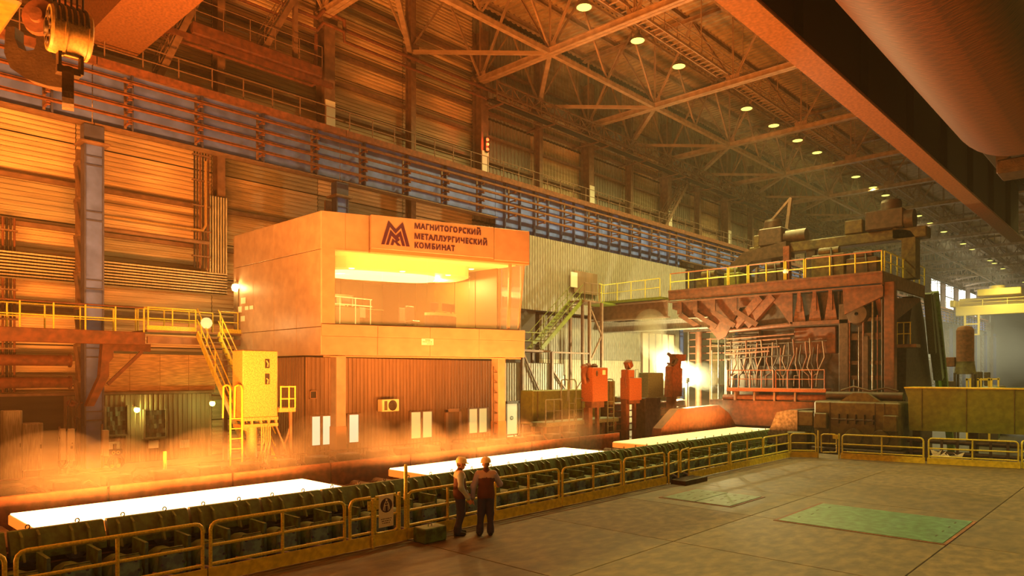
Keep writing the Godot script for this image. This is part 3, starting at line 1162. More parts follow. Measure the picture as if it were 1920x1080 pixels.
func platform_fence():
	var z = -12.4
	var xs = [[-0.4, 2.43], [2.57, 5.30], [5.44, 8.2], [9.85, 12.45], [12.6, 15.12], [15.28, 18.14], [18.29, 20.67], [22.3, 25.32], [25.5, 28.39], [28.49, 31.1]]
	var says = ["leftmost yellow fence panel, cut by the lower left frame corner", "second yellow fence panel from the left, in front of the first slab", "yellow fence panel just left of the gate with the round sign", "yellow fence panel between the gate and the left worker", "yellow fence panel just right of the two workers", "second yellow fence panel right of the two workers", "yellow fence panel just left of the small middle gate", "yellow fence panel just right of the small middle gate", "last but one yellow fence panel before the corner", "last yellow fence panel before the corner by the entry guide"]
	for i in xs.size():
		var mids = [0.45] if i == 3 else [0.5]
		fence_panel(Vector3(xs[i][0], 0, z), Vector3(xs[i][1], 0, z), mids, says[i])
	# gate with the round sign
	var at = Vector3(8.3, 0, z)
	var t = thing("fence_gate", "yellow hinged gate in the fence carrying a white sign with a round emblem", "gate", at)
	var st = mb()
	ptube(st, [Vector3(8.33, 0.25, z), Vector3(8.33, 0.92, z), Vector3(8.38, 1.02, z), Vector3(8.45, 1.05, z), Vector3(8.83, 1.05, z)], 0.033, 8)
	part("frame_tube", st, "yellow_clean", t)
	st = mb()
	tube(st, Vector3(8.83, -0.02, z + 0.1), Vector3(8.83, 1.05, z + 0.1), 0.035, 8)
	part("post", st, "yellow_clean", t)
	for y in [0.64, 0.31]:
		st = mb()
		tube(st, Vector3(8.33, y, z), Vector3(8.83, y, z), 0.028, 8)
		part("rail", st, "yellow_clean", t)
	st = mb()
	ptube(st, [Vector3(8.93, 1.05, z + 0.04), Vector3(8.93, 0.3, z + 0.04), Vector3(9.0, 0.27, z + 0.04), Vector3(9.45, 0.27, z + 0.04), Vector3(9.52, 0.33, z + 0.04), Vector3(9.52, 1.0, z + 0.04), Vector3(9.45, 1.06, z + 0.04), Vector3(8.93, 1.05, z + 0.04)], 0.03, 8)
	tube(st, Vector3(8.93, 0.64, z + 0.04), Vector3(9.52, 0.64, z + 0.04), 0.026, 8)
	part("gate_leaf", st, "yellow_clean", t)
	st = mb()
	tube(st, Vector3(9.6, 0.1, z), Vector3(9.6, 1.08, z), 0.035, 8)
	part("latch_post", st, "yellow_clean", t)
	st = mb()
	box2(st, Vector3(8.7, 0.8, z + 0.09), Vector3(9.1, 1.0, z + 0.1))
	part("blank_plate", st, "yellow_clean", t)
	st = mb()
	box2(st, Vector3(8.2, 0.01, z + 0.05), Vector3(9.75, 0.26, z + 0.062))
	part("kick_plate", st, "yellow", t)
	# the sign
	at = Vector3(9.1, 0.38, z + 0.1)
	t = thing("mandatory_sign", "white sign plate with a dark purple disc showing a white harness figure, on the gate", "sign", at)
	st = mb()
	box2(st, Vector3(8.98, 0.4, z + 0.1), Vector3(9.36, 1.08, z + 0.11))
	part("plate", st, "white_paint", t)
	st = mb()
	lathe(st, Vector3(9.17, 0.86, z + 0.11), [Vector2(0, 0.006), Vector2(0.155, 0.006), Vector2(0.155, 0)], 28, Basis(Vector3(1, 0, 0), Vector3(0, 0, 1), Vector3(0, -1, 0)))
	part("disc", st, "sign_plum", t)
	st = mb()
	var c = Vector3(9.17, 0.86, z + 0.118)
	for sx in [-1, 1]:
		bar(st, c + Vector3(0.02 * sx, 0.09, 0), c + Vector3(0.055 * sx, 0.03, 0), 0.016, 0.004, Vector3(0, 0, 1))
		bar(st, c + Vector3(0.055 * sx, 0.04, 0), c + Vector3(0.085 * sx, -0.1, 0), 0.016, 0.004, Vector3(0, 0, 1))
		bar(st, c + Vector3(0.04 * sx, 0.02, 0), c + Vector3(0.045 * sx, -0.12, 0), 0.016, 0.004, Vector3(0, 0, 1))
	bar(st, c + Vector3(-0.045, 0.0, 0), c + Vector3(0.045, 0.0, 0), 0.014, 0.004, Vector3(0, 0, 1))
	bar(st, c + Vector3(-0.05, 0.05, 0), c + Vector3(0.05, 0.05, 0), 0.014, 0.004, Vector3(0, 0, 1))
	lathe(st, c + Vector3(0, 0.115, -0.002), [Vector2(0, 0.004), Vector2(0.026, 0.004), Vector2(0.026, 0)], 14, Basis(Vector3(1, 0, 0), Vector3(0, 0, 1), Vector3(0, -1, 0)))
	part("figure", st, "white_paint", t)
	st = mb()
	for k in 3:
		for q in 7 - k:
			var x = 9.03 + 0.02 * k + q * 0.041
			box2(st, Vector3(x, 0.565 - k * 0.045, z + 0.11), Vector3(x + [0.028, 0.034, 0.022][(q + k) % 3], 0.583 - k * 0.045, z + 0.113))
	part("print", st, "sign_plum", t)
	# tall pole
	st = mb()
	org = Vector3(9.8, 0, z)
	tube(st, Vector3(9.78, 0, z), Vector3(9.78, 1.62, z), 0.04, 8)
	lathe(st, Vector3(9.78, 1.62, z), [Vector2(0.04, 0), Vector2(0.03, 0.05), Vector2(0, 0.06)], 8)
	bx(st, Vector3(9.8, 0.95, z), Vector3(0.12, 0.14, 0.06))
	solo("fence_pole", "tall yellow pole standing above the fence beside the green steel box", "pole", st, "yellow_clean", Vector3(9.8, 0, z))
	# small middle gate
	t = thing("fence_gate", "small yellow gate with two close posts midway along the fence, opposite the nearer hatch", "gate", Vector3(20.8, 0, z))
	for k in 2:
		var a: float = [20.81, 21.6][k]
		var b: float = [21.5, 22.2][k]
		st = mb()
		ptube(st, [Vector3(a, -0.02 if k == 0 else 0.3, z + 0.08), Vector3(a, 1.0, z + 0.08), Vector3(a + 0.08, 1.06, z + 0.08), Vector3(b - 0.03, 1.1, z + 0.05), Vector3(b, 1.05, z + 0.05), Vector3(b, 0.12, z + 0.05)], 0.032, 8)
		part("frame_tube", st, "yellow_clean", t)
		for y in [0.66, 0.31]:
			st = mb()
			tube(st, Vector3(a, y, z + 0.08), Vector3(b, y + 0.04, z + 0.05), 0.026, 8)
			part("rail", st, "yellow_clean", t)
	# corner and right-hand fence
	var P = [Vector3(31.2, 0, -12.4), Vector3(31.75, 0, -11.6), Vector3(32.0, 0, -10.6)]
	fence_panel(Vector3(31.2, 0, -12.35), Vector3(31.85, 0, -11.5), [], "short angled yellow fence panel at the corner beside the entry guide")
	t = thing("fence_gate", "yellow gate with a square lock plate in front of the large dark gearbox", "gate", Vector3(31.9, 0, -11.4))
	st = mb()
	ptube(st, [Vector3(31.95, 0.25, -11.3), Vector3(31.95, 1.0, -11.3), Vector3(31.96, 1.05, -11.2), Vector3(32.1, 1.05, -10.8), Vector3(32.12, 1.0, -10.72), Vector3(32.12, 0.28, -10.72), Vector3(31.96, 0.25, -11.25)], 0.03, 8)
	tube(st, Vector3(31.95, 0.64, -11.3), Vector3(32.12, 0.64, -10.72), 0.026, 8)
	part("gate_leaf", st, "yellow_clean", t)
	for k in 2:
		st = mb()
		var b = [Vector3(31.9, 0, -11.42), Vector3(32.15, 0, -10.62)][k]
		tube(st, b, b + UPV * (1.1 if k == 1 else 1.2), 0.035, 8)
		part("post", st, "yellow_clean", t)
	st = mb()
	box2(st, Vector3(32.03, 0.86, -10.85), Vector3(32.08, 1.05, -10.62))
	part("lock_plate", st, "yellow_clean", t)
	fence_panel(Vector3(32.2, 0, -10.5), Vector3(32.75, 0, -7.5), [0.5], "long yellow fence panel in front of the large dark gearbox, right of the lock gate")
	fence_panel(Vector3(32.8, 0, -7.32), Vector3(33.5, 0, -4.4), [0.5], "long yellow fence panel in front of the olive trough")
	fence_panel(Vector3(33.6, 0, -4.3), Vector3(36.4, 0, -4.2), [0.4], "yellow fence panel turning away at the right edge of the picture")
	st = mb()
	org = Vector3.ZERO
	box2(st, Vector3(33.75, -0.5, -4.45), Vector3(37.0, -0.0, 14))
	var e = part("concrete_slab", st, "concrete_b", get_node("floor"))


# ---------------------------------------------------------------- things on the floor
func hatch(a: Vector3, b: Vector3, split: bool, label: String):
	var t = thing("floor_hatch", label, "hatch", (a + b) / 2, "green hatch covers in the floor")
	var st = mb()
	var w = 0.07
	box2(st, Vector3(a.x - w, 0, a.z - w), Vector3(b.x + w, 0.012, a.z))
	box2(st, Vector3(a.x - w, 0, b.z), Vector3(b.x + w, 0.012, b.z + w))
	box2(st, Vector3(a.x - w, 0, a.z), Vector3(a.x, 0.012, b.z))
	box2(st, Vector3(b.x, 0, a.z), Vector3(b.x + w, 0.012, b.z))
	part("frame", st, "rust", t)
	var n = 2 if split else 1
	for k in n:
		st = mb()
		var z0 = lerpf(a.z, b.z, float(k) / n) + 0.015
		var z1 = lerpf(a.z, b.z, float(k + 1) / n) - 0.015
		cbx(st, Vector3((a.x + b.x) / 2, 0.01, (z0 + z1) / 2), Vector3(b.x - a.x - 0.02, 0.02, z1 - z0), 0.005)
		var pl = part("cover_plate", st, "plate_green", t)
		st = mb()
		for q in 4:
			var px = lerpf(a.x, b.x, 0.2 + 0.2 * q)
			box2(st, Vector3(px, 0.02, z0 + 0.25 + (q % 2) * 0.1), Vector3(px + 0.16, 0.024, z0 + 0.28 + (q % 2) * 0.1))
			box2(st, Vector3(px, 0.02, z1 - 0.28), Vector3(px + 0.16, 0.024, z1 - 0.25))
		part("lifting_slot", st, "machine_dark", pl)


func floor_things():
	hatch(Vector3(18.35, 0, -11.1), Vector3(20.45, 0, -8.95), true, "split green steel hatch in the concrete floor, the farther and smaller of two")
	hatch(Vector3(17.45, 0, -7.25), Vector3(20.6, 0, -3.62), false, "large green steel hatch plate in the floor at the lower right, nearest the camera")
	var at = Vector3(10.1, 0, -11.95)
	var t = thing("steel_box", "small dark green steel box on the floor by the fence, left of the workers", "box", at)
	var st = mb()
	cbx(st, at + Vector3(0, 0.16, 0), Vector3(0.62, 0.32, 0.42), 0.02)
	part("box_body", st, "green_dark", t)
	st = mb()
	ptube(st, [at + Vector3(-0.05, 0.31, 0), at + Vector3(-0.05, 0.37, 0), at + Vector3(0.05, 0.37, 0), at + Vector3(0.05, 0.31, 0)], 0.012, 5)
	part("lifting_eye", st, "green", t)
	at = Vector3(21.6, 0, -12.0)
	t = thing("drain_grate", "low dark steel grate step at the small middle gate", "grate", at)
	st = mb()
	for k in 12:
		box2(st, at + Vector3(-0.7 + k * 0.12, 0, -0.25), at + Vector3(-0.64 + k * 0.12, 0.14, 0.25))
	part("bars", st, "machine_dark", t)
	st = mb()
	box2(st, at + Vector3(-0.75, 0, -0.28), at + Vector3(0.75, 0.15, -0.24))
	box2(st, at + Vector3(-0.75, 0, 0.24), at + Vector3(0.75, 0.15, 0.28))
	part("frame", st, "machine_dark", t)


# ---------------------------------------------------------------- control booth
const BA := Vector3(13.85, 0, -22.45)
const BU := Vector3(0.94188, 0, 0.33596)
const BN := Vector3(-0.33596, 0, 0.94188)
const BL := 8.3344


func bp(u: float, y: float, n := 0.0) -> Vector3:
	return BA + BU * u + UPV * y + BN * n


func bslab(st, u0: float, y0: float, u1: float, y1: float, n0: float, n1: float):
	bx(st, bp((u0 + u1) / 2, (y0 + y1) / 2, (n0 + n1) / 2), Vector3(absf(u1 - u0), absf(y1 - y0), absf(n1 - n0)), Basis(BU, UPV, BN))


func control_booth():
	var at = Vector3(17.5, 4.38, -25.5)
	var t = thing("control_booth", "large cream control booth on columns with a lit panoramic window and company sign", "building", at)
	var A2 = Vector2(BA.x, BA.z)
	var B2 = Vector2(21.7, -19.65)
	var plan = [Vector2(13.85, -22.45), B2, Vector2(21.7, -29.2), Vector2(13.85, -29.2)]
	var st = mb()
	prism(st, plan, Vector3(0, 4.38, 0), Vector3(1, 0, 0), Vector3(0, 0, 1), Vector3(0, 0.4, 0))
	part("floor_slab", st, "booth_grey", t)
	st = mb()
	prism(st, plan, Vector3(0, 9.4, 0), Vector3(1, 0, 0), Vector3(0, 0, 1), Vector3(0, 0.12, 0))
	part("roof_slab", st, "booth_grey", t)
	# left wall: panels
	st = mb()
	box2(st, Vector3(13.87, 4.4, -29.2), Vector3(13.97, 9.5, -22.45))
	part("left_wall_core", st, "machine_dark", t)
	var ys = [4.38, 5.4, 8.2, 9.58]
	for k in 3:
		for j in 4:
			st = mb()
			var z0 = -22.4 - j * 1.7
			cbx(st, Vector3(13.85, (ys[k] + ys[k + 1]) / 2, z0 - 0.85), Vector3(0.06, ys[k + 1] - ys[k] - 0.02, 1.685), 0.008)
			part("wall_panel", st, "booth_grey", t)
	st = mb()
	box2(st, Vector3(21.6, 4.4, -29.2), Vector3(21.7, 5.5, -19.75))
	box2(st, Vector3(21.6, 8.2, -29.2), Vector3(21.7, 9.5, -19.75))
	box2(st, Vector3(21.6, 4.4, -29.2), Vector3(21.7, 9.5, -21.0))
	part("right_wall", st, "booth", t)
	st = mb()
	box2(st, Vector3(13.85, 4.4, -29.3), Vector3(21.7, 9.5, -29.2))
	part("back_wall", st, "booth", t)
	# front: upper band, sign fascia, jambs, lower band
	st = mb()
	bslab(st, 0, 8.22, BL, 9.5, -0.2, -0.02)
	part("upper_core", st, "booth", t)
	for k in 2:
		st = mb()
		bx(st, bp(0.44 + k * 0.88, 8.9, 0.01), Vector3(0.87, 1.36, 0.06), Basis(BU, UPV, BN))
		part("upper_panel", st, "booth", t)
	st = mb()
	cbx(st, bp(4.3, 8.96, 0.13), Vector3(5.05, 1.26, 0.24), 0.015, Basis(BU, UPV, BN))
	part("sign_fascia", st, "booth", t)
	st = mb()
	cbx(st, bp(7.64, 8.93, 0.13), Vector3(1.6, 1.3, 0.24), 0.015, Basis(BU, UPV, BN))
	part("end_fascia", st, "booth", t)
	st = mb()
	bslab(st, 1.77, 8.2, 8.44, 8.32, -0.1, 0.22)
	part("window_hood", st, "booth_trim", t)
	st = mb()
	bslab(st, 0, 5.4, 0.5, 8.22, -0.12, 0.03)
	part("left_jamb", st, "booth", t)
	st = mb()
	bslab(st, 0, 4.4, BL, 5.5, -0.2, -0.02)
	part("lower_core", st, "booth", t)
	for k in 4:
		st = mb()
		cbx(st, bp(BL * (k + 0.5) / 4, 4.72, 0.01), Vector3(BL / 4 - 0.008, 0.68, 0.06), 0.008, Basis(BU, UPV, BN))
		part("lower_panel", st, "booth", t)
		st = mb()
		cbx(st, bp(BL * (k + 0.5) / 4, 5.28, 0.025), Vector3(BL / 4 - 0.008, 0.43, 0.09), 0.008, Basis(BU, UPV, BN))
		part("sill_panel", st, "booth", t)
	# window frame and glass (leaning outwards at the top)
	st = mb()
	bar(st, bp(7.62, 5.5, -0.08), bp(7.62, 8.22, 0.1), 0.1, 0.12, BN)
	bar(st, bp(8.1, 5.5, -0.12), bp(8.28, 8.22, 0.06), 0.06, 0.06, BN)
	bar(st, bp(0.5, 5.5, -0.06), bp(8.1, 5.5, -0.06), 0.08, 0.06)
	part("window_frame", st, "booth", t)
	for k in 4:
		st = mb()
		var u0 = 0.5 + k * 1.78
		var u1 = u0 + 1.77
		if k == 3:
			u1 = 7.57
		prism(st, [Vector2(u0, 0), Vector2(u1, 0), Vector2(u1, 2.72), Vector2(u0, 2.72)], bp(0, 5.5, -0.08), BU, (UPV * 2.72 + BN * 0.16) / 2.72, BN * -0.012)
		part("pane", st, "glass", t)
	st = mb()
	prism(st, [Vector2(7.68, 0), Vector2(8.08, 0), Vector2(8.24, 2.72), Vector2(7.68, 2.72)], bp(0, 5.5, -0.08), BU, (UPV * 2.72 + BN * 0.14) / 2.72, BN * -0.012)
	part("pane", st, "glass", t)
	st = mb()
	box2(st, Vector3(21.64, 5.5, -20.95), Vector3(21.66, 8.2, -19.8))
	part("pane", st, "glass", t)
	# interior shell
	st = mb()
	prism(st, [Vector2(14.0, -22.7), Vector2(21.5, -20.0), Vector2(21.5, -29.1), Vector2(14.0, -29.1)], Vector3(0, 5.33, 0), Vector3(1, 0, 0), Vector3(0, 0, 1), Vector3(0, 0.06, 0))
	part("inner_floor", st, "desk_dark", t)
	st = mb()
	prism(st, [Vector2(13.98, -22.75), Vector2(21.6, -20.05), Vector2(21.6, -29.15), Vector2(13.98, -29.15)], Vector3(0, 8.2, 0), Vector3(1, 0, 0), Vector3(0, 0, 1), Vector3(0, 0.08, 0))
	var ceil_ = part("inner_ceiling", st, "cream", t)
	for j in 6:
		st = mb()
		box2(st, Vector3(14.0 + j * 1.26, 5.06, -29.15), Vector3(15.24 + j * 1.26, 6.9, -29.1))
		part("wood_panel", st, "wood", t)
		st = mb()
		box2(st, Vector3(14.0 + j * 1.26, 6.93, -29.15), Vector3(15.24 + j * 1.26, 8.2, -29.1))
		part("wood_panel", st, "wood", t)
	for j in 6:
		st = mb()
		box2(st, Vector3(21.5, 5.06, -29.1 + j * 1.35), Vector3(21.55, 8.2, -27.8 + j * 1.35))
		part("wood_panel", st, "wood", t)
	st = mb()
	box2(st, Vector3(13.98, 5.06, -29.1), Vector3(14.0, 8.2, -22.6))
	part("inner_left_wall", st, "cream", t)
	st = mb()
	box2(st, Vector3(14.02, 6.9, -29.09), Vector3(21.5, 6.93, -29.07))
	part("wall_strip", st, "cream", t)
	# hanging soffit with a luminous oval
	st = mb()
	var oval = []
	var glow_oval = []
	for k in 28:
		var a = TAU * k / 28
		var cx = signf(cos(a)) * pow(absf(cos(a)), 0.6)
		var sx = signf(sin(a)) * pow(absf(sin(a)), 0.6)
		var p0 := bp(3.5 + 3.1 * cx, 0, -2.3 + 1.5 * sx)
		var p1 := bp(3.0 + 2.2 * cx, 0, -2.4 + 0.95 * sx)
		oval.append(Vector2(p0.x, p0.z))
		glow_oval.append(Vector2(p1.x, p1.z))
	prism(st, oval, Vector3(0, 7.75, 0), Vector3(1, 0, 0), Vector3(0, 0, 1), Vector3(0, 0.45, 0))
	var so = part("soffit", st, "cream", t)
	st = mb()
	prism(st, glow_oval, Vector3(0, 7.62, 0), Vector3(1, 0, 0), Vector3(0, 0, 1), Vector3(0, 0.14, 0))
	part("luminous_panel", st, "cove", so)
	area(t, bp(3.0, 7.6, -2.4) - at, Vector3(0, -1, 0), Vector2(3.6, 1.6), 14.0, Color(1.0, 0.80, 0.42))
	for k in 14:
		st = mb()
		var p = [Vector3(14.7, 8.2, -24.0), Vector3(15.6, 8.2, -23.3), Vector3(16.9, 8.2, -22.9), Vector3(18.0, 8.2, -22.4), Vector3(19.3, 8.2, -21.9), Vector3(20.3, 8.2, -23.6), Vector3(20.6, 8.2, -25.0), Vector3(20.3, 8.2, -26.5), Vector3(19.8, 8.2, -28.0), bp(1.4, 7.75, -1.1), bp(3.4, 7.75, -1.0), bp(5.4, 7.75, -1.15), Vector3(20.9, 8.2, -22.0), Vector3(18.3, 8.2, -28.4)][k]
		lathe(st, p, [Vector2(0, -0.03), Vector2(0.1, -0.02), Vector2(0.12, 0)], 12)
		part("downlight", st, "lamp_warm", ceil_)
	omni(t, Vector3(2.6, 3.3, 2.2), 22.0, Color(1.0, 0.80, 0.42), 0.12)
	omni(t, Vector3(-1.9, 3.3, 1.6), 18.0, Color(1.0, 0.80, 0.42), 0.12)
	# furniture behind the glass
	booth_furniture()
	# sign lettering and logo
	var sg = thing("company_sign", "purple company lettering in three lines beside an angular M emblem on the booth", "sign", bp(2.2, 8.5, 0.25))
	var f = SystemFont.new()
	f.font_names = PackedStringArray(["Droid Sans"])
	f.font_weight = 700
	var rows = ["МАГНИТОГОРСКИЙ", "МЕТАЛЛУРГИЧЕСКИЙ", "КОМБИНАТ"]
	var wid = [2.76, 3.04, 1.65]
	for k in 3:
		var tm = TextMesh.new()
		tm.text = rows[k]
		tm.font = f
		tm.font_size = 32
		tm.pixel_size = 0.0094
		tm.depth = 0.02
		tm.horizontal_alignment = HORIZONTAL_ALIGNMENT_LEFT
		tm.vertical_alignment = VERTICAL_ALIGNMENT_BOTTOM
		var o = part("lettering", tm, "sign_plum", sg)
		var bb = tm.get_aabb()
		var ht = bb.size.y
		var sx = wid[k] / bb.size.x
		o.basis = Basis(BU * sx, UPV * (0.235 / 0.235), BN)
		o.position = bp(3.46, [9.21, 8.82, 8.48][k], 0.262) - org - BU * bb.position.x * sx - UPV * (bb.position.y + (0.0))
	st = mb()
	var lo = bp(2.16, 8.51, 0.25)
	var W = 1.1
	var Hh = 0.9
	# outer and inner M strokes, and a K at the centre
	var outer = [Vector2(0, 0), Vector2(0.27, 0.9), Vector2(0.55, 0.6), Vector2(0.83, 0.9), Vector2(1.1, 0), Vector2(0.97, 0), Vector2(0.77, 0.68), Vector2(0.55, 0.44), Vector2(0.33, 0.68), Vector2(0.12, 0)]
	prism(st, outer, lo, BU, UPV, BN * 0.02)
	var inner = [Vector2(0.18, 0), Vector2(0.35, 0.56), Vector2(0.55, 0.36), Vector2(0.75, 0.56), Vector2(0.92, 0), Vector2(0.81, 0), Vector2(0.71, 0.35), Vector2(0.55, 0.2), Vector2(0.39, 0.35), Vector2(0.28, 0)]
	prism(st, inner, lo, BU, UPV, BN * 0.02)
	prism(st, [Vector2(0.36, 0), Vector2(0.43, 0.24), Vector2(0.51, 0.18), Vector2(0.46, 0)], lo, BU, UPV, BN * 0.021)
	prism(st, [Vector2(0.5, 0.14), Vector2(0.64, 0.29), Vector2(0.72, 0.22), Vector2(0.6, 0.12), Vector2(0.76, 0.0), Vector2(0.62, 0.0)], lo, BU, UPV, BN * 0.021)
	part("emblem", st, "sign_plum", sg)
	# small plate on the lower band
	var np = thing("notice_plate", "small white notice plate with dark lines on the booth's lower band", "sign", bp(4.06, 4.8, 0.04))
	st = mb()
	bslab(st, 3.82, 4.81, 4.3, 5.05, 0.042, 0.055)
	part("plate", st, "white_paint", np)
	st = mb()
	bslab(st, 3.96, 4.98, 4.17, 5.01, 0.055, 0.058)
	for k in 6:
		bslab(st, 3.86 + k * 0.066, 4.91, 3.905 + k * 0.066, 4.945, 0.055, 0.058)
	bslab(st, 4.02, 4.84, 4.26, 4.86, 0.055, 0.058)
	part("print", st, "rust", np)
	# columns under the booth
	for k in 2:
		var u = [0.72, 7.35][k]
		var b = bp(u, 0, -0.43)
		var ct = thing("booth_column", "thick square column under the " + ["left", "right"][k] + " front corner of the control booth", "column", b, "columns under the booth")
		st = mb()
		cbx(st, b + Vector3(0, 2.19, 0), Vector3(0.42, 4.38, 0.42), 0.02)
		part("shaft", st, "booth", ct)
		st = mb()
		cbx(st, b + Vector3(0, 0.9, 0), Vector3(0.46, 1.7, 0.46), 0.02)
		part("dado_casing", st, "booth_trim", ct)
		if k == 1:
			st = mb()
			for q in 8:
				box2(st, b + Vector3(-0.42, 0.8 + q * 0.42, 0.1), b + Vector3(-0.2, 0.83 + q * 0.42, 0.14))
			bar(st, b + Vector3(-0.42, 0.3, 0.12), b + Vector3(-0.42, 4.0, 0.12), 0.03, 0.03)
			part("climbing_rungs", st, "machine_dark", ct)
	# lamp at the rear of the left wall
	var lt = thing("wall_lamp", "glowing bulkhead lamp on the rear left edge of the control booth", "lamp", Vector3(13.75, 7.3, -28.9))
	st = mb()
	lathe(st, Vector3(13.75, 7.35, -28.9), [Vector2(0, -0.2), Vector2(0.14, -0.14), Vector2(0.18, 0), Vector2(0.14, 0.12), Vector2(0, 0.16)], 12)
	part("globe", st, "lamp_warm", lt)
	st = mb()
	box2(st, Vector3(13.7, 7.5, -29.0), Vector3(13.82, 7.6, -28.8))
	part("bracket_arm", st, "grey_steel", lt)
	omni(lt, Vector3(0, 0.03, 0), 6.0, Color(1, 0.8, 0.45), 0.12)
	# paper notices on the left wall
	for k in 5:
		st = mb()
		var p = [Vector3(13.79, 6.75, -28.3), Vector3(13.79, 6.4, -28.6), Vector3(13.79, 6.42, -28.0), Vector3(13.79, 6.42, -27.6), Vector3(13.79, 6.0, -28.35)][k]
		org = p
		bx(st, p, Vector3(0.02, [0.25, 0.25, 0.15, 0.15, 0.22][k], [0.4, 0.3, 0.3, 0.3, 0.35][k]))
		solo("wall_notice", "small white notice on the booth's grey side wall, " + ["topmost", "leftmost, beside the door", "middle of the row", "rightmost of the row", "lowest"][k], "sign", st, "paper", p, "notices on the booth side wall")
	var dd = thing("booth_door", "grey side door of the control booth at the stair landing", "door", Vector3(13.75, 5.4, -28.75))
	st = mb()
	box2(st, Vector3(13.78, 5.3, -29.15), Vector3(13.82, 7.3, -28.75))
	part("door_leaf", st, "grey_steel", dd)


func booth_furniture():
	var fl = 5.4
	# long control desk behind a railing at the left, round desk at the right
	var t = thing("control_desk", "long wooden control desk behind a white rail inside the booth", "desk", Vector3(16.6, fl, -26.2))
	var st = mb()
	cbx(st, Vector3(16.6, fl + 0.6, -26.2), Vector3(2.6, 1.2, 0.7), 0.04)
	part("desk_body", st, "wood", t)
	st = mb()
	for y in [1.25, 1.55]:
		tube(st, Vector3(15.1, fl + y, -25.7), Vector3(18.4, fl + y, -25.7), 0.025, 6)
	for k in 5:
		tube(st, Vector3(15.2 + k * 0.78, fl, -25.7), Vector3(15.2 + k * 0.78, fl + 1.55, -25.7), 0.025, 6)
	part("rail", st, "white_paint", t)
	t = thing("operator_desk", "rounded operator desk with dark front at the right inside the booth", "desk", Vector3(19.9, fl, -23.0))
	st = mb()
	var arc = []
	for k in 13:
		var a = PI * k / 12
		arc.append(Vector2(19.9 + 0.85 * cos(a), -22.9 + 0.45 * sin(a)))
	prism(st, arc, Vector3(0, fl, 0), Vector3(1, 0, 0), Vector3(0, 0, 1), Vector3(0, 0.75, 0))
	part("desk_front", st, "desk_dark", t)
	st = mb()
	prism(st, arc, Vector3(0, fl + 0.75, 0), Vector3(1, 0, 0), Vector3(0, 0, 1), Vector3(0, 0.12, 0))
	part("desk_top", st, "cream", t)
	# monitors
	for k in 6:
		var p = [Vector3(16.0, fl + 1.2, -26.2), Vector3(16.7, fl + 1.2, -26.2), Vector3(17.4, fl + 1.2, -26.2), Vector3(19.5, fl + 0.87, -22.8), Vector3(20.1, fl + 0.87, -22.75), Vector3(20.45, fl + 0.87, -22.8)][k]
		var m = thing("monitor", "dark monitor inside the booth, " + ["left on the long desk", "middle on the long desk", "right on the long desk", "left on the round desk", "middle on the round desk", "right on the round desk"][k], "monitor", p, "monitors in the booth")
		st = mb()
		cbx(st, p + Vector3(0, 0.27, 0), Vector3(0.44, 0.34, 0.04), 0.01)
		part("case", st, "desk_dark", m)
		st = mb()
		box2(st, p + Vector3(-0.03, 0, -0.02), p + Vector3(0.03, 0.15, 0.02))
		box2(st, p + Vector3(-0.12, 0, -0.08), p + Vector3(0.12, 0.015, 0.08))
		part("stand", st, "desk_dark", m)
	# office chairs
	for k in 2:
		var p = [Vector3(18.75, fl, -23.3), Vector3(19.1, fl, -24.2)][k]
		var c = thing("office_chair", "dark swivel chair inside the booth, " + ["left of the round desk", "behind the round desk"][k], "chair", p, "swivel chairs in the booth")
		st = mb()
		cbx(st, p + Vector3(0, 0.48, 0), Vector3(0.48, 0.1, 0.46), 0.03)
		part("seat", st, "desk_dark", c)
		st = mb()
		cbx(st, p + Vector3(0, 0.85, -0.22), Vector3(0.46, 0.62, 0.08), 0.03)
		part("backrest", st, "desk_dark", c)
		st = mb()
		tube(st, p + Vector3(0, 0.08, 0), p + Vector3(0, 0.44, 0), 0.03, 8)
		for a in 5:
			bar(st, p + Vector3(0, 0.08, 0), p + Vector3(cos(a * TAU / 5) * 0.28, 0.04, sin(a * TAU / 5) * 0.28), 0.04, 0.03)
		part("base", st, "black", c)
	# white board, cabinet, pale screen at left, posters
	var things = [[Vector3(16.3, fl + 1.1, -29.02), Vector3(1.3, 0.8, 0.04), "white_board", "white board on the wood wall inside the booth", "board", "white_paint"], [Vector3(18.4, fl, -28.6), Vector3(0.9, 2.0, 0.8), "filing_cabinet", "tall pale cabinet against the back wall inside the booth", "cabinet", "cream"], [Vector3(14.65, fl, -23.2), Vector3(0.08, 2.5, 0.6), "blind_panel", "tall pale blind panel at the window's left end", "blind", "booth_grey"], [Vector3(14.9, fl + 1.5, -29.03), Vector3(0.45, 0.6, 0.02), "poster", "upper white poster on the wood wall at the left inside the booth", "poster", "paper"], [Vector3(14.5, fl + 0.9, -29.03), Vector3(0.4, 0.6, 0.02), "poster", "lower white poster on the wood wall at the left inside the booth", "poster", "paper"], [Vector3(19.9, fl + 1.05, -28.98), Vector3(0.9, 0.5, 0.06), "wall_screen", "pale screen on the wood wall behind the round desk", "screen", "white_paint"]]
	for q in things:
		st = mb()
		org = q[0]
		cbx(st, q[0] + Vector3(0, q[1].y / 2, 0), q[1], 0.008)
		solo(q[2], q[3], q[4], st, q[5], q[0])
	t = thing("inner_doorway", "dark inner doorway with white frame at the back of the booth", "door", Vector3(19.2, fl, -29.0))
	st = mb()
	box2(st, Vector3(19.0, fl, -29.08), Vector3(19.6, fl + 2.0, -29.05))
	part("door_leaf", st, "desk_dark", t)
	st = mb()
	box2(st, Vector3(18.92, fl, -29.08), Vector3(19.0, fl + 2.1, -29.0))
	box2(st, Vector3(19.6, fl, -29.08), Vector3(19.68, fl + 2.1, -29.0))
	box2(st, Vector3(18.92, fl + 2.0, -29.08), Vector3(19.68, fl + 2.1, -29.0))
	part("door_frame", st, "white_paint", t)


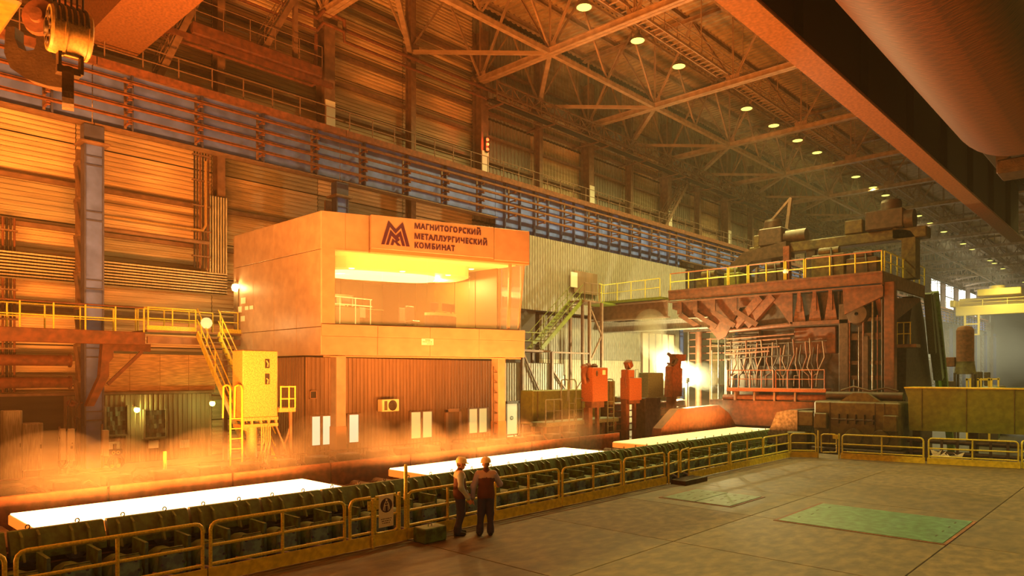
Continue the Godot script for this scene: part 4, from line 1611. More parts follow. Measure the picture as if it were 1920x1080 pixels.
# ---------------------------------------------------------------- the building under the booth
func lit_window(called: String, x0: float, x1: float, y0: float, y1: float, z: float, n: int, m: String):
	var w = structure(called, null, null)
	var st = mb()
	var f = 0.05
	box2(st, Vector3(x0 - f, y0 - f, z), Vector3(x1 + f, y0, z + 0.1))
	box2(st, Vector3(x0 - f, y1, z), Vector3(x1 + f, y1 + f, z + 0.1))
	for k in n + 1:
		var x = lerpf(x0, x1, float(k) / n)
		box2(st, Vector3(x - f, y0, z), Vector3(x + f, y1, z + 0.1))
	part("window_frame", st, "brown_steel", w)
	for k in n:
		st = mb()
		box2(st, Vector3(lerpf(x0, x1, float(k) / n) + f, y0, z + 0.03), Vector3(lerpf(x0, x1, float(k + 1) / n) - f, y1, z + 0.05))
		part("pane", st, m, w)
	area(w, Vector3((x0 + x1) / 2, (y0 + y1) / 2, z + 0.12), Vector3(0, 0, 1), Vector2(x1 - x0, y1 - y0), 0.12, M[m].emission)


func under_booth():
	org = Vector3.ZERO
	var st = mb()
	box2(st, Vector3(14.02, 0, -29.0), Vector3(24.9, 4.36, -23.86))
	var w = structure("wall_under_booth", st, "dark_wall")
	var pm = mb()
	ribs(pm, Vector3.ZERO, Vector3(1, 0, 0), UPV, Vector3(0, 0, 1), 1.08, 4.3, 0.18, 0.03)
	var mesh = pm.commit()
	for k in 10:
		part("wall_sheet", mesh, "sheet_brown", w, Vector3(14.02 + k * 1.088, 0.02, -23.8))
	pm = mb()
	ribs(pm, Vector3.ZERO, Vector3(0, 0, -1), UPV, Vector3(-1, 0, 0), 1.28, 4.3, 0.18, 0.03)
	mesh = pm.commit()
	for k in 4:
		part("wall_sheet", mesh, "sheet_brown", w, Vector3(13.98, 0.02, -23.8 - k * 1.29))
	lit_window("window_3", 14.2, 15.12, 0.98, 2.07, -23.8, 2, "window_cool")
	lit_window("window_4", 15.85, 16.4, 0.98, 2.07, -23.8, 1, "window_cool")
	lit_window("window_5", 18.95, 20.22, 0.93, 2.05, -23.8, 2, "window_warm")
	lit_window("window_6", 22.35, 23.62, 0.95, 2.07, -23.8, 2, "window_warm")
	# door in the wall
	var d = structure("door_1", null, null)
	st = mb()
	box2(st, Vector3(21.1, 0, -23.8), Vector3(21.75, 1.98, -23.74))
	part("door_leaf", st, "sheet_brown", d)
	st = mb()
	box2(st, Vector3(20.95, 0, -23.82), Vector3(21.1, 2.1, -23.7))
	box2(st, Vector3(21.75, 0, -23.82), Vector3(21.9, 2.1, -23.7))
	box2(st, Vector3(20.95, 1.98, -23.82), Vector3(21.9, 2.12, -23.7))
	part("door_frame", st, "booth_trim", d)
	st = mb()
	bx(st, Vector3(21.66, 1.0, -23.7), Vector3(0.1, 0.03, 0.06))
	part("door_handle", st, "bare_steel", d)
	# air conditioner
	var at = Vector3(17.68, 2.15, -23.6)
	var t = thing("air_conditioner", "cream outdoor air conditioner unit with a round fan grille under the booth", "air conditioner", at)
	st = mb()
	cbx(st, at + Vector3(0, 0.25, 0.05), Vector3(0.86, 0.5, 0.32), 0.02)
	part("case", st, "cream", t)
	st = mb()
	lathe(st, at + Vector3(0.1, 0.25, 0.21), [Vector2(0, 0.01), Vector2(0.07, 0.01), Vector2(0.08, 0.02), Vector2(0.2, 0.02), Vector2(0.22, 0.0)], 20, Basis(Vector3(1, 0, 0), Vector3(0, 0, 1), Vector3(0, -1, 0)))
	part("fan_grille", st, "machine_dark", t)
	st = mb()
	for k in 3:
		box2(st, at + Vector3(-0.32 + k * 0.05, 0.06, 0.21), at + Vector3(-0.29 + k * 0.05, 0.44, 0.225))
	part("side_vent", st, "machine_dark", t)
	st = mb()
	for s in [-0.3, 0.3]:
		bar(st, at + Vector3(s, 0, -0.16), at + Vector3(s, 0, 0.2), 0.04, 0.04)
	part("bracket_arm", st, "brown_steel", t)
	# small square vent left, thin pipe under the booth
	at = Vector3(14.3, 2.9, -23.72)
	t = thing("wall_vent", "small square framed vent on the wall at the left under the booth", "vent", at)
	st = mb()
	for s in [[-0.13, 0.0, 0.03, 0.3], [0.13, 0.0, 0.03, 0.3], [0, -0.14, 0.29, 0.03], [0, 0.14, 0.29, 0.03]]:
		bx(st, at + Vector3(s[0], s[1], 0), Vector3(s[2], s[3], 0.06))
	part("frame", st, "booth_trim", t)
	st = mb()
	bx(st, at, Vector3(0.24, 0.26, 0.02))
	part("screen", st, "black", t)
	st = mb()
	org = Vector3.ZERO
	tube(st, bp(0.1, 4.33, -0.07), bp(8.2, 4.33, -0.07), 0.03, 6)
	solo("conduit_pipe", "thin conduit running along the underside of the control booth", "pipe", st, "booth_trim")


func railing(called: String, label: String, group: String, pts: Array, h: float, step: float, m: String, mids := 1, r := 0.028, top_m := "") -> Node3D:
	var t = thing(called, label, "railing", pts[0], group)
	var st = mb()
	var up = []
	for p in pts:
		up.append(p + UPV * h)
	ptube(st, up, r, 6)
	part("top_rail", st, top_m if top_m else m, t)
	for k in mids:
		st = mb()
		var y = h * (k + 1.0) / (mids + 1.0)
		for i in pts.size() - 1:
			tube(st, pts[i] + UPV * y, pts[i + 1] + UPV * y, r * 0.8, 6)
		part("mid_rail", st, m, t)
	for i in pts.size() - 1:
		var n = maxi(1, int(round((pts[i + 1] - pts[i]).length() / step)))
		for k in n + (1 if i == pts.size() - 2 else 0):
			st = mb()
			var p: Vector3 = pts[i].lerp(pts[i + 1], float(k) / n)
			tube(st, p, p + UPV * h, r, 6)
			part("post", st, m, t)
	return t


func stair(called: String, label: String, a: Vector3, b: Vector3, w: Vector3, n: int, m: String, m_tread := "grey_steel") -> Node3D:
	# a flight from the foot a to the head b; w is the full width vector
	var t = thing(called, label, "stair", a)
	for s in [-0.5, 0.5]:
		var st = mb()
		bar(st, a + w * s, b + w * s, 0.06, 0.26)
		part("stringer", st, m, t)
		st = mb()
		for e in [0.55, 1.0]:
			tube(st, a + w * s + UPV * e, b + w * s + UPV * e, 0.025, 6)
		part("handrail", st, m, t)
		for k in 4:
			st = mb()
			var p: Vector3 = a.lerp(b, (k + 0.3) / 3.6) + w * s
			tube(st, p, p + UPV * 1.0, 0.025, 6)
			part("post", st, m, t)
	var d := (b - a)
	d.y = 0
	d = d.normalized()
	for k in n:
		var st = mb()
		var wl := w.length()
		bx(st, a.lerp(b, (k + 0.5) / n), Vector3(wl, 0.035, 0.24), Basis(w.normalized(), UPV, w.normalized().cross(UPV)))
		part("tread", st, m_tread, t)
	return t


func ladder(label: String, a: Vector3, h: float, w: Vector3, m: String, hoop := true) -> Node3D:
	var t = thing("ladder", label, "ladder", a, "steel ladders beyond the rollers")
	var n := w.normalized().cross(UPV)
	for s in [-0.5, 0.5]:
		var st = mb()
		var p: Vector3 = a + w * s
		if hoop:
			ptube(st, [p, p + UPV * (h - 0.15), p + UPV * (h - 0.03) - n * 0.06, p + UPV * h - n * 0.25, p + UPV * (h - 0.05) - n * 0.45, p + UPV * (h - 1.0) - n * 0.5], 0.03, 6)
		else:
			tube(st, p, p + UPV * h, 0.03, 6)
		part("side_rail", st, m, t)
	for k in int((h - 0.9) / 0.3):
		var st = mb()
		tube(st, a - w * 0.5 + UPV * (0.25 + k * 0.3), a + w * 0.5 + UPV * (0.25 + k * 0.3), 0.018, 6)
		part("rung", st, m, t)
	return t


func left_side():
	# boxed duct of pale horizontal siding: long run and upright leg
	var t = thing("clad_duct", "pale ribbed L-shaped boxed duct on the left wall behind the blue column", "duct", Vector3(3, 7.2, -31.5))
	var st = mb()
	box2(st, Vector3(-12, 7.25, -31.85), Vector3(14.4, 8.2, -31.12))
	ribs(st, Vector3(-12, 7.25, -31.12), UPV, Vector3(1, 0, 0), Vector3(0, 0, 1), 0.95, 26.4, 0.12, 0.03)
	part("long_run", st, "cladding_pale", t)
	st = mb()
	box2(st, Vector3(13.55, 8.2, -31.85), Vector3(14.4, 11.6, -31.12))
	ribs(st, Vector3(13.55, 8.2, -31.12), Vector3(1, 0, 0), UPV, Vector3(0, 0, 1), 0.85, 3.4, 0.12, 0.03)
	part("upright_leg", st, "cladding_pale", t)
	# platform and railings
	t = thing("access_platform", "red-brown steel platform edge at the far left carrying yellow railings", "platform", Vector3(3, 4.8, -29.2))
	st = mb()
	cbx(st, Vector3(1.0, 5.03, -28.65), Vector3(18.1, 0.5, 0.12), 0.02)
	part("edge_beam", st, "red_oxide", t)
	st = mb()
	box2(st, Vector3(-8, 5.2, -29.9), Vector3(10.05, 5.26, -28.7))
	part("deck", st, "brown_steel", t)
	st = mb()
	prism(st, [Vector2(0, 5.0), Vector2(0.35, 5.0), Vector2(0.35, 4.3), Vector2(0.2, 4.1), Vector2(0.2, 3.6), Vector2(-0.3, 2.5), Vector2(-0.55, 2.5), Vector2(-0.1, 3.6)], Vector3(8.7, 0, -29.3), Vector3(1, 0, 0), UPV, Vector3(0, 0, 0.35))
	part("corbel", st, "red_oxide", t)
	st = mb()
	bar(st, Vector3(8.9, 3.3, -29.1), Vector3(10.1, 4.55, -29.1), 0.1, 0.12)
	bar(st, Vector3(8.9, 4.7, -29.1), Vector3(10.4, 4.7, -29.1), 0.12, 0.3)
	part("bracket_strut", st, "red_oxide", t)
	railing("platform_railing", "yellow front railing with pinkish top rail on the red-brown platform at the left", "yellow railings at the left platform", [Vector3(-0.9, 5.28, -28.6), Vector3(10.0, 5.28, -28.6)], 0.92, 1.0, "yellow_clean", 1, 0.03, "red_oxide")
	railing("platform_railing", "yellow rear railing on the red-brown platform, ending at the blue column", "yellow railings at the left platform", [Vector3(-0.9, 5.28, -29.75), Vector3(9.3, 5.28, -29.75)], 0.92, 1.1, "yellow_clean", 1, 0.03)
	t = thing("stair_landing", "yellow-edged landing at the head of the left stair", "platform", Vector3(11.6, 5.2, -29.2))
	st = mb()
	box2(st, Vector3(10.1, 5.3, -30.2), Vector3(14.0, 5.38, -28.55))
	part("deck", st, "brown_steel", t)
	st = mb()
	box2(st, Vector3(10.1, 5.38, -28.6), Vector3(11.95, 5.55, -28.56))
	box2(st, Vector3(12.95, 5.38, -28.6), Vector3(14.0, 5.55, -28.56))
	part("kick_plate", st, "yellow_clean", t)
	st = mb()
	bar(st, Vector3(10.15, 5.0, -28.7), Vector3(13.9, 5.0, -28.7), 0.14, 0.26)
	for x in [13.7]:
		bar(st, Vector3(x, 0, -29.8), Vector3(x, 5.1, -29.8), 0.16, 0.16)
	part("support_beam", st, "brown_steel", t)
	railing("landing_railing", "yellow railing along the landing left of the stair head", "yellow railings of the stair landing", [Vector3(10.15, 5.4, -29.9), Vector3(10.15, 5.4, -28.6), Vector3(11.95, 5.4, -28.6)], 0.85, 0.95, "yellow_clean", 1, 0.03)
	railing("landing_railing", "short yellow railing right of the stair head, beside the booth door", "yellow railings of the stair landing", [Vector3(12.95, 5.4, -28.6), Vector3(13.7, 5.4, -28.6)], 0.85, 0.75, "yellow_clean", 1, 0.03)
	railing("landing_railing", "rear yellow railing on the stair landing behind the pale round lamp", "yellow railings of the stair landing", [Vector3(10.3, 5.4, -30.1), Vector3(13.3, 5.4, -30.1)], 0.9, 1.0, "yellow_clean", 1, 0.03)
	stair("yellow_stair", "steep yellow stair descending from the left landing behind the buff cabinet", Vector3(11.9, 0.6, -22.9), Vector3(12.4, 5.3, -28.5), Vector3(0.85, 0, 0), 20, "yellow")
	# round globe lamp
	var at = Vector3(11.95, 5.68, -27.6)
	t = thing("globe_lamp", "pale glowing round globe lamp at the head of the yellow stair", "lamp", at)
	st = mb()
	lathe(st, at, [Vector2(0, -0.22), Vector2(0.1, -0.2), Vector2(0.18, -0.12), Vector2(0.22, 0), Vector2(0.18, 0.12), Vector2(0.1, 0.2), Vector2(0, 0.22)], 18)
	part("globe", st, "globe", t)
	st = mb()
	tube(st, at + Vector3(0.05, -0.2, 0), at + Vector3(0.05, -0.9, -0.1), 0.03, 6)
	part("stem", st, "yellow_clean", t)
	omni(t, Vector3.ZERO, 3.0, Color(1, 0.82, 0.5), 0.2)
	# big horizontal pipes under the platform
	for k in 2:
		var y = [4.2, 3.36][k]
		st = mb()
		org = Vector3(0, y, -31.2)
		tube(st, Vector3(-12, y, -31.2), Vector3(8.18, y, -31.2), 0.21, 14)
		lathe(st, Vector3(8.18, y, -31.2), [Vector2(0.21, 0), Vector2(0.26, 0), Vector2(0.26, 0.06), Vector2(0, 0.06)], 14, Basis(Vector3(0, 1, 0), Vector3(1, 0, 0), Vector3(0, 0, 1)))
		solo("large_pipe", ["upper", "lower"][k] + " of two thick rusty pipes running left of the blue column", "pipe", st, "rust", org, "thick pipes at the far left")
	# vertical cable tray left of the column
	for k in 2:
		t = thing("cable_tray", ["dark bundle of vertical cables on the wall under the far left railing", "vertical tray of pipes on the wall post left of the pale duct's upright"][k], "cable tray", [Vector3(6.2, 3.0, -31.6), Vector3(13.2, 8.3, -31.0)][k], "vertical cable trays on the left wall")
		var b: Vector3 = t.position
		var hh = [6.5, 7.0][k]
		for q in 6:
			st = mb()
			tube(st, b + Vector3(-0.3 + q * 0.12, 0, 0), b + Vector3(-0.3 + q * 0.12, hh, 0), 0.04, 6)
			part("cable" if k == 0 else "pipe", st, ["rubber", "machine_dark", "rust"][q % 3], t)
		for q in 6:
			st = mb()
			box2(st, b + Vector3(-0.4, 0.5 + q * 1.1, -0.08), b + Vector3(0.4, 0.56 + q * 1.1, 0.08))
			part("clamp", st, "brown_steel", t)
	# wall pipes in the siding bay
	st = mb()
	org = Vector3.ZERO
	ptube(st, [Vector3(13.35, 13.0, -30.9), Vector3(13.35, 10.2, -30.9), Vector3(13.2, 9.95, -30.9), Vector3(9.2, 9.95, -30.9)], 0.06, 8)
	solo("gas_pipe", "yellow-orange pipe bent along the siding bay right of the blue column", "pipe", st, "buff")
	st = mb()
	tube(st, Vector3(9.2, 9.45, -30.95), Vector3(13.5, 9.45, -30.95), 0.09, 8)
	solo("gas_pipe", "dark brown straight pipe just under the yellow-orange bent pipe", "pipe", st, "brown_steel")
	# lower building behind: dark sheet with shutters, smooth band above
	org = Vector3.ZERO
	st = mb()
	box2(st, Vector3(-12, 0, -32.2), Vector3(13.9, 2.85, -31.6))
	var w = structure("wall_lower_left", st, "dark_wall")
	var pm = mb()
	ribs(pm, Vector3.ZERO, Vector3(1, 0, 0), UPV, Vector3(0, 0, 1), 1.15, 2.8, 0.19, 0.035)
	var mesh = pm.commit()
	for k in 5:
		part("wall_sheet", mesh, "sheet_brown", w, Vector3(8.1 + k * 1.16, 0.02, -31.58))
	for k in 4:
		st = mb()
		cbx(st, Vector3(9.9 + k * 1.2, 3.7, -31.65), Vector3(1.19, 1.66, 0.06), 0.01)
		part("smooth_panel", st, "panel_warm", w)
	st = mb()
	box2(st, Vector3(-12, 2.85, -31.9), Vector3(13.9, 2.95, -31.3))
	part("eave", st, "brown_steel", w)
	for k in 2:
		t = thing("window_shutter", "dark wrinkled tarpaulin in a frame on the brown sheet wall, " + ["behind the white strip box", "right of the green lamp"][k], "shutter", [Vector3(9.95, 1.2, -31.5), Vector3(11.45, 1.0, -31.5)][k], "covered openings in the brown sheet wall")
		var b: Vector3 = t.position
		var ww = [0.85, 0.9][k]
		st = mb()
		for q in 9:
			for s in 6:
				var f = func(i, j): return b + Vector3(ww * (i / 9.0 - 0.5), 1.15 * j / 6.0, 0.03 + 0.025 * sin(i * 2.1 + j * 1.3 + k) + 0.02 * cos(i * 0.9 - j * 2.2))
				var a0: Vector3 = f.call(q, s)
				var a1: Vector3 = f.call(q + 1, s)
				var a2: Vector3 = f.call(q + 1, s + 1)
				var a3: Vector3 = f.call(q, s + 1)
				flatq(st, a0, a1, a2, a3, b - Vector3(0, 0, 5))
		part("tarpaulin", st, "machine_dark", t)
		st = mb()
		for s in [-0.5, 0.5]:
			box2(st, b + Vector3(ww * s - 0.04, -0.05, 0), b + Vector3(ww * s + 0.04, 1.2, 0.1))
		box2(st, b + Vector3(-ww / 2, -0.06, 0), b + Vector3(ww / 2, 0.02, 0.1))
		part("frame", st, "brown_steel", t)
	for k in 3:
		var p = [Vector3(9.88, 0.76, -31.5), Vector3(11.4, 0.72, -31.5), Vector3(12.7, 0.64, -31.5)][k]
		st = mb()
		org = p
		bx(st, p, Vector3([0.32, 0.34, 0.26][k], 0.24, 0.02))
		bx(st, p - Vector3(0, 0, 0.02), Vector3(0.4, 0.34, 0.02))
		solo("wall_notice", "white notice on the brown sheet wall, " + ["behind the hose reel", "under the framed tarpaulin", "rightmost and dim"][k], "sign", st, ["paper", "paper", "cladding_grey"][k], p, "notices on the brown sheet wall")
	# greenish lamps
	for k in 2:
		var p = [Vector3(10.67, 2.2, -31.3), Vector3(13.5, 2.4, -30.6)][k]
		t = thing("wall_lamp", ["bright greenish lamp on the brown sheet wall between the framed tarpaulins", "small greenish lamp left of the ladder by the buff cabinet"][k], "lamp", p, "greenish wall lamps")
		st = mb()
		lathe(st, p, [Vector2(0, -0.12), Vector2(0.09, -0.08), Vector2(0.12, 0), Vector2(0.1, 0.08), Vector2(0, 0.1)], 12)
		part("globe", st, "lamp_green", t)
		st = mb()
		box2(st, p + Vector3(-0.04, 0.1, -0.3), p + Vector3(0.04, 0.16, 0.05))
		part("bracket_arm", st, "brown_steel", t)
		omni(t, Vector3.ZERO, [3.5, 2.0][k], Color(0.95, 1, 0.5), 0.1)
	# cabinets at the lower left
	var cs = [[Vector3(5.98, 0, -29.5), Vector3(0.55, 2.42, 0.5), "tall grey cabinet at the far left frame edge under the pipes"], [Vector3(6.55, 0.3, -29.4), Vector3(0.6, 1.66, 0.5), "grey-beige wall cabinet second from the left edge"]]
	for q in cs:
		t = thing("switch_cabinet", q[2], "cabinet", q[0], "grey cabinets at the lower left")
		st = mb()
		cbx(st, q[0] + Vector3(0, q[1].y / 2, 0), q[1], 0.02)
		part("case", st, "cladding_grey", t)
		st = mb()
		cbx(st, q[0] + Vector3(0, q[1].y / 2, q[1].z / 2 + 0.01), Vector3(q[1].x - 0.06, q[1].y - 0.08, 0.03), 0.01)
		var dr = part("door", st, "cladding_grey", t)
		st = mb()
		bx(st, q[0] + Vector3(q[1].x * 0.36, q[1].y * 0.5, q[1].z / 2 + 0.04), Vector3(0.03, 0.14, 0.03))
		part("handle", st, "black", dr)
		if q[0].y > 0.1:
			st = mb()
			for s in [-0.22, 0.22]:
				bar(st, Vector3(q[0].x + s, 0, q[0].z), Vector3(q[0].x + s, q[0].y, q[0].z), 0.06, 0.06)
			part("leg", st, "brown_steel", t)
	var wb = [[7.52, 0.56, 1.7, 0.16, "narrow white box with a bent cable, leftmost beside the blue column"], [7.78, 0.5, 1.68, 0.22, "narrow white control box hung with hose loops, left of the blue column"], [8.92, 0.58, 1.56, 0.2, "plain white strip box just right of the blue column"]]
	for k in 3:
		var q = wb[k]
		var b = Vector3(q[0], q[1], -29.45)
		t = thing("control_box", q[4], "box", b, "white boxes beside the blue column")
		st = mb()
		cbx(st, b + Vector3(0, (q[2] - q[1]) / 2, 0), Vector3(q[3], q[2] - q[1], 0.2), 0.015)
		part("case", st, "white_paint", t)
		st = mb()
		bar(st, b + Vector3(-0.05, -q[1], -0.2), b + Vector3(-0.05, 1.2, -0.2), 0.06, 0.06)
		bar(st, b + Vector3(-0.05, 0.8, -0.2), b + Vector3(-0.05, 0.8, 0), 0.06, 0.06)
		part("stand", st, "brown_steel", t)
		if k == 1:
			st = mb()
			bx(st, b + Vector3(0.0, 0.5, 0.11), Vector3(0.06, 0.1, 0.03))
			bx(st, b + Vector3(0.02, 0.66, 0.11), Vector3(0.03, 0.03, 0.03))
			part("switch", st, "machine_dark", t)
		if k < 2:
			st = mb()
			for c in 3:
				var pts = []
				for a in 11:
					var g = PI + PI * a / 10.0
					pts.append(b + Vector3(cos(g) * (0.1 + 0.04 * c), -0.02 + sin(g) * (0.18 + 0.05 * c), 0.05 * c))
				ptube(st, pts, 0.018, 5)
			ptube(st, [b + Vector3(q[3] / 2, 0.9, 0), b + Vector3(q[3] / 2 + 0.08, 1.2, 0), b + Vector3(q[3] / 2 + 0.08, 1.9, 0), b + Vector3(q[3] / 2 + 0.2, 2.2, 0)], 0.02, 5)
			part("hose_loop", st, "rubber", t)
	t = thing("hose_rack", "dark rack of coiled hoses with round gauges right of the white strip box", "hose rack", Vector3(9.3, 0, -29.5))
	st = mb()
	for c in 4:
		var pts = []
		for a in 17:
			var g = TAU * a / 16.0
			pts.append(Vector3(9.3 + cos(g) * (0.28 - 0.03 * c), 0.32 + sin(g) * (0.28 - 0.03 * c), -29.5 + c * 0.05))
		ptube(st, pts, 0.025, 5)
	part("hose_coil", st, "rubber", t)
	st = mb()
	bar(st, Vector3(9.3, 0, -29.6), Vector3(9.3, 1.0, -29.6), 0.1, 0.1)
	cbx(st, Vector3(9.25, 0.72, -29.45), Vector3(0.5, 0.2, 0.15), 0.02)
	part("post", st, "machine_dark", t)
	for k in 2:
		st = mb()
		lathe(st, Vector3(9.18 + k * 0.16, 0.7, -29.36), [Vector2(0.03, 0.02), Vector2(0.06, 0.02), Vector2(0.07, 0)], 12, Basis(Vector3(1, 0, 0), Vector3(0, 0, 1), Vector3(0, -1, 0)))
		lathe(st, Vector3(9.1 + k * 0.22, 0.2, -29.26), [Vector2(0.0, 0.02), Vector2(0.06, 0.02), Vector2(0.07, 0)], 12, Basis(Vector3(1, 0, 0), Vector3(0, 0, 1), Vector3(0, -1, 0)))
		part("gauge", st, "buff", t)
	# round vent head on the column side, short posts beyond the rollers
	st = mb()
	org = Vector3(7.9, 2.6, -29.9)
	lathe(st, org, [Vector2(0.05, 0.14), Vector2(0.12, 0.12), Vector2(0.14, 0.06), Vector2(0.14, -0.1), Vector2(0, -0.1)], 14, Basis(Vector3(1, 0, 0), Vector3(0, 0, 1), Vector3(0, -1, 0)))
	bar(st, org + Vector3(0, 0, -0.08), Vector3(8.42, 2.6, -30.2), 0.06, 0.06)
	solo("warning_horn", "round orange warning horn left of the blue column", "horn", st, "orange_dark", org)
	st = mb()
	org = Vector3(7.6, 0, -20.2)
	tube(st, org, org + Vector3(0, 1.55, 0), 0.05, 8)
	solo("marker_post", "short bright yellow post beyond the first slab", "post", st, "yellow_clean", org)
	for k in 3:
		st = mb()
		var p = [Vector3(4.5, 0, -19.5), Vector3(6.7, 0, -19.5), Vector3(8.9, 0, -19.5)][k]
		org = p
		prism(st, [Vector2(-0.55, 1.02), Vector2(-0.4, 0.6), Vector2(-0.4, 0), Vector2(0.4, 0), Vector2(0.4, 0.6), Vector2(0.65, 1.08), Vector2(0.1, 0.86)], p, Vector3(1, 0, 0), UPV, Vector3(0, 0, -0.5))
		solo("cable_bracket", "sharp-edged rusty cable bracket just beyond the first slab, " + ["leftmost", "middle", "rightmost"][k], "bracket", st, "rust", p, "rusty brackets beyond the first slab")
	# buff cabinet on its post, with ladder and side platform
	t = thing("instrument_cabinet", "large buff instrument cabinet on a thick post beyond the first slab", "cabinet", Vector3(10.5, 0, -20.8))
	st = mb()
	cbx(st, Vector3(10.52, 3.38, -20.8), Vector3(1.14, 2.06, 0.7), 0.03)
	part("case", st, "buff", t)
	for k in 2:
		st = mb()
		box2(st, Vector3(10.66, [3.86, 3.36][k], -20.46), Vector3(10.8, [4.13, 3.68][k], -20.43))
		var wn = part("inspection_window", st, "black", t)
		st = mb()
		ptube(st, [Vector3(10.69, [4.1, 3.55][k], -20.42), Vector3(10.75, [4.0, 3.5][k], -20.42), Vector3(10.73, [3.9, 3.38][k], -20.42)], 0.02, 5)
		part("cable", st, "buff", wn)
	st = mb()
	for y in [2.05, 2.25]:
		box2(st, Vector3(9.95, y, -21.1), Vector3(11.1, y + 0.1, -20.45))
	for x in [9.98, 10.25, 10.55, 10.8, 11.05]:
		bar(st, Vector3(x, 2.05, -20.5), Vector3(x, 2.36, -20.5), 0.06, 0.06)
	part("support_frame", st, "buff", t)
	st = mb()
	tube(st, Vector3(10.35, 0, -20.7), Vector3(10.35, 2.05, -20.7), 0.16, 14)
	prism(st, [Vector2(9.9, 2.05), Vector2(10.35, 1.85), Vector2(10.35, 2.05)], Vector3(0, 0, -20.75), Vector3(1, 0, 0), UPV, Vector3(0, 0, 0.1))
	part("post", st, "buff", t)
	st = mb()
	for k in 5:
		ptube(st, [Vector3(10.55 + k * 0.07, 2.1, -20.45), Vector3(10.55 + k * 0.07, 1.6, -20.45), Vector3(10.5 + k * 0.05 - 0.15 * (k % 2), 1.0, -20.4), Vector3(10.45 + k * 0.06, 0, -20.4)], 0.025, 5)
	part("cable", st, "buff", t)
	ladder("yellow hooped ladder left of the buff cabinet", Vector3(9.72, 0, -20.4), 3.35, Vector3(0.36, 0, 0), "yellow_clean")
	t = thing("side_platform", "small yellow railed side platform on legs right of the buff cabinet", "platform", Vector3(11.35, 0, -20.8))
	st = mb()
	cbx(st, Vector3(11.38, 2.55, -20.8), Vector3(0.55, 0.14, 0.9), 0.015)
	part("deck", st, "buff", t)
	st = mb()
	for y in [2.9, 3.28]:
		ptube(st, [Vector3(11.12, y, -20.36), Vector3(11.64, y, -20.36), Vector3(11.64, y, -21.2)], 0.022, 6)
	for x in [11.14, 11.42, 11.63]:
		tube(st, Vector3(x, 2.6, -20.36), Vector3(x, 3.3, -20.36), 0.022, 6)
	part("rail", st, "yellow_clean", t)
	for k in 2:
		st = mb()
		bar(st, Vector3([11.15, 11.55][k], 0, [-21.1, -20.5][k]), Vector3([11.15, 11.55][k], 2.5, [-21.1, -20.5][k]), 0.07, 0.07)
		part("leg", st, "brown_steel", t)
	st = mb()
	bar(st, Vector3(11.15, 0.4, -20.8), Vector3(11.6, 2.0, -20.6), 0.05, 0.05)
	bar(st, Vector3(11.1, 2.2, -20.7), Vector3(11.5, 1.0, -20.5), 0.05, 0.05)
	part("brace", st, "brown_steel", t)


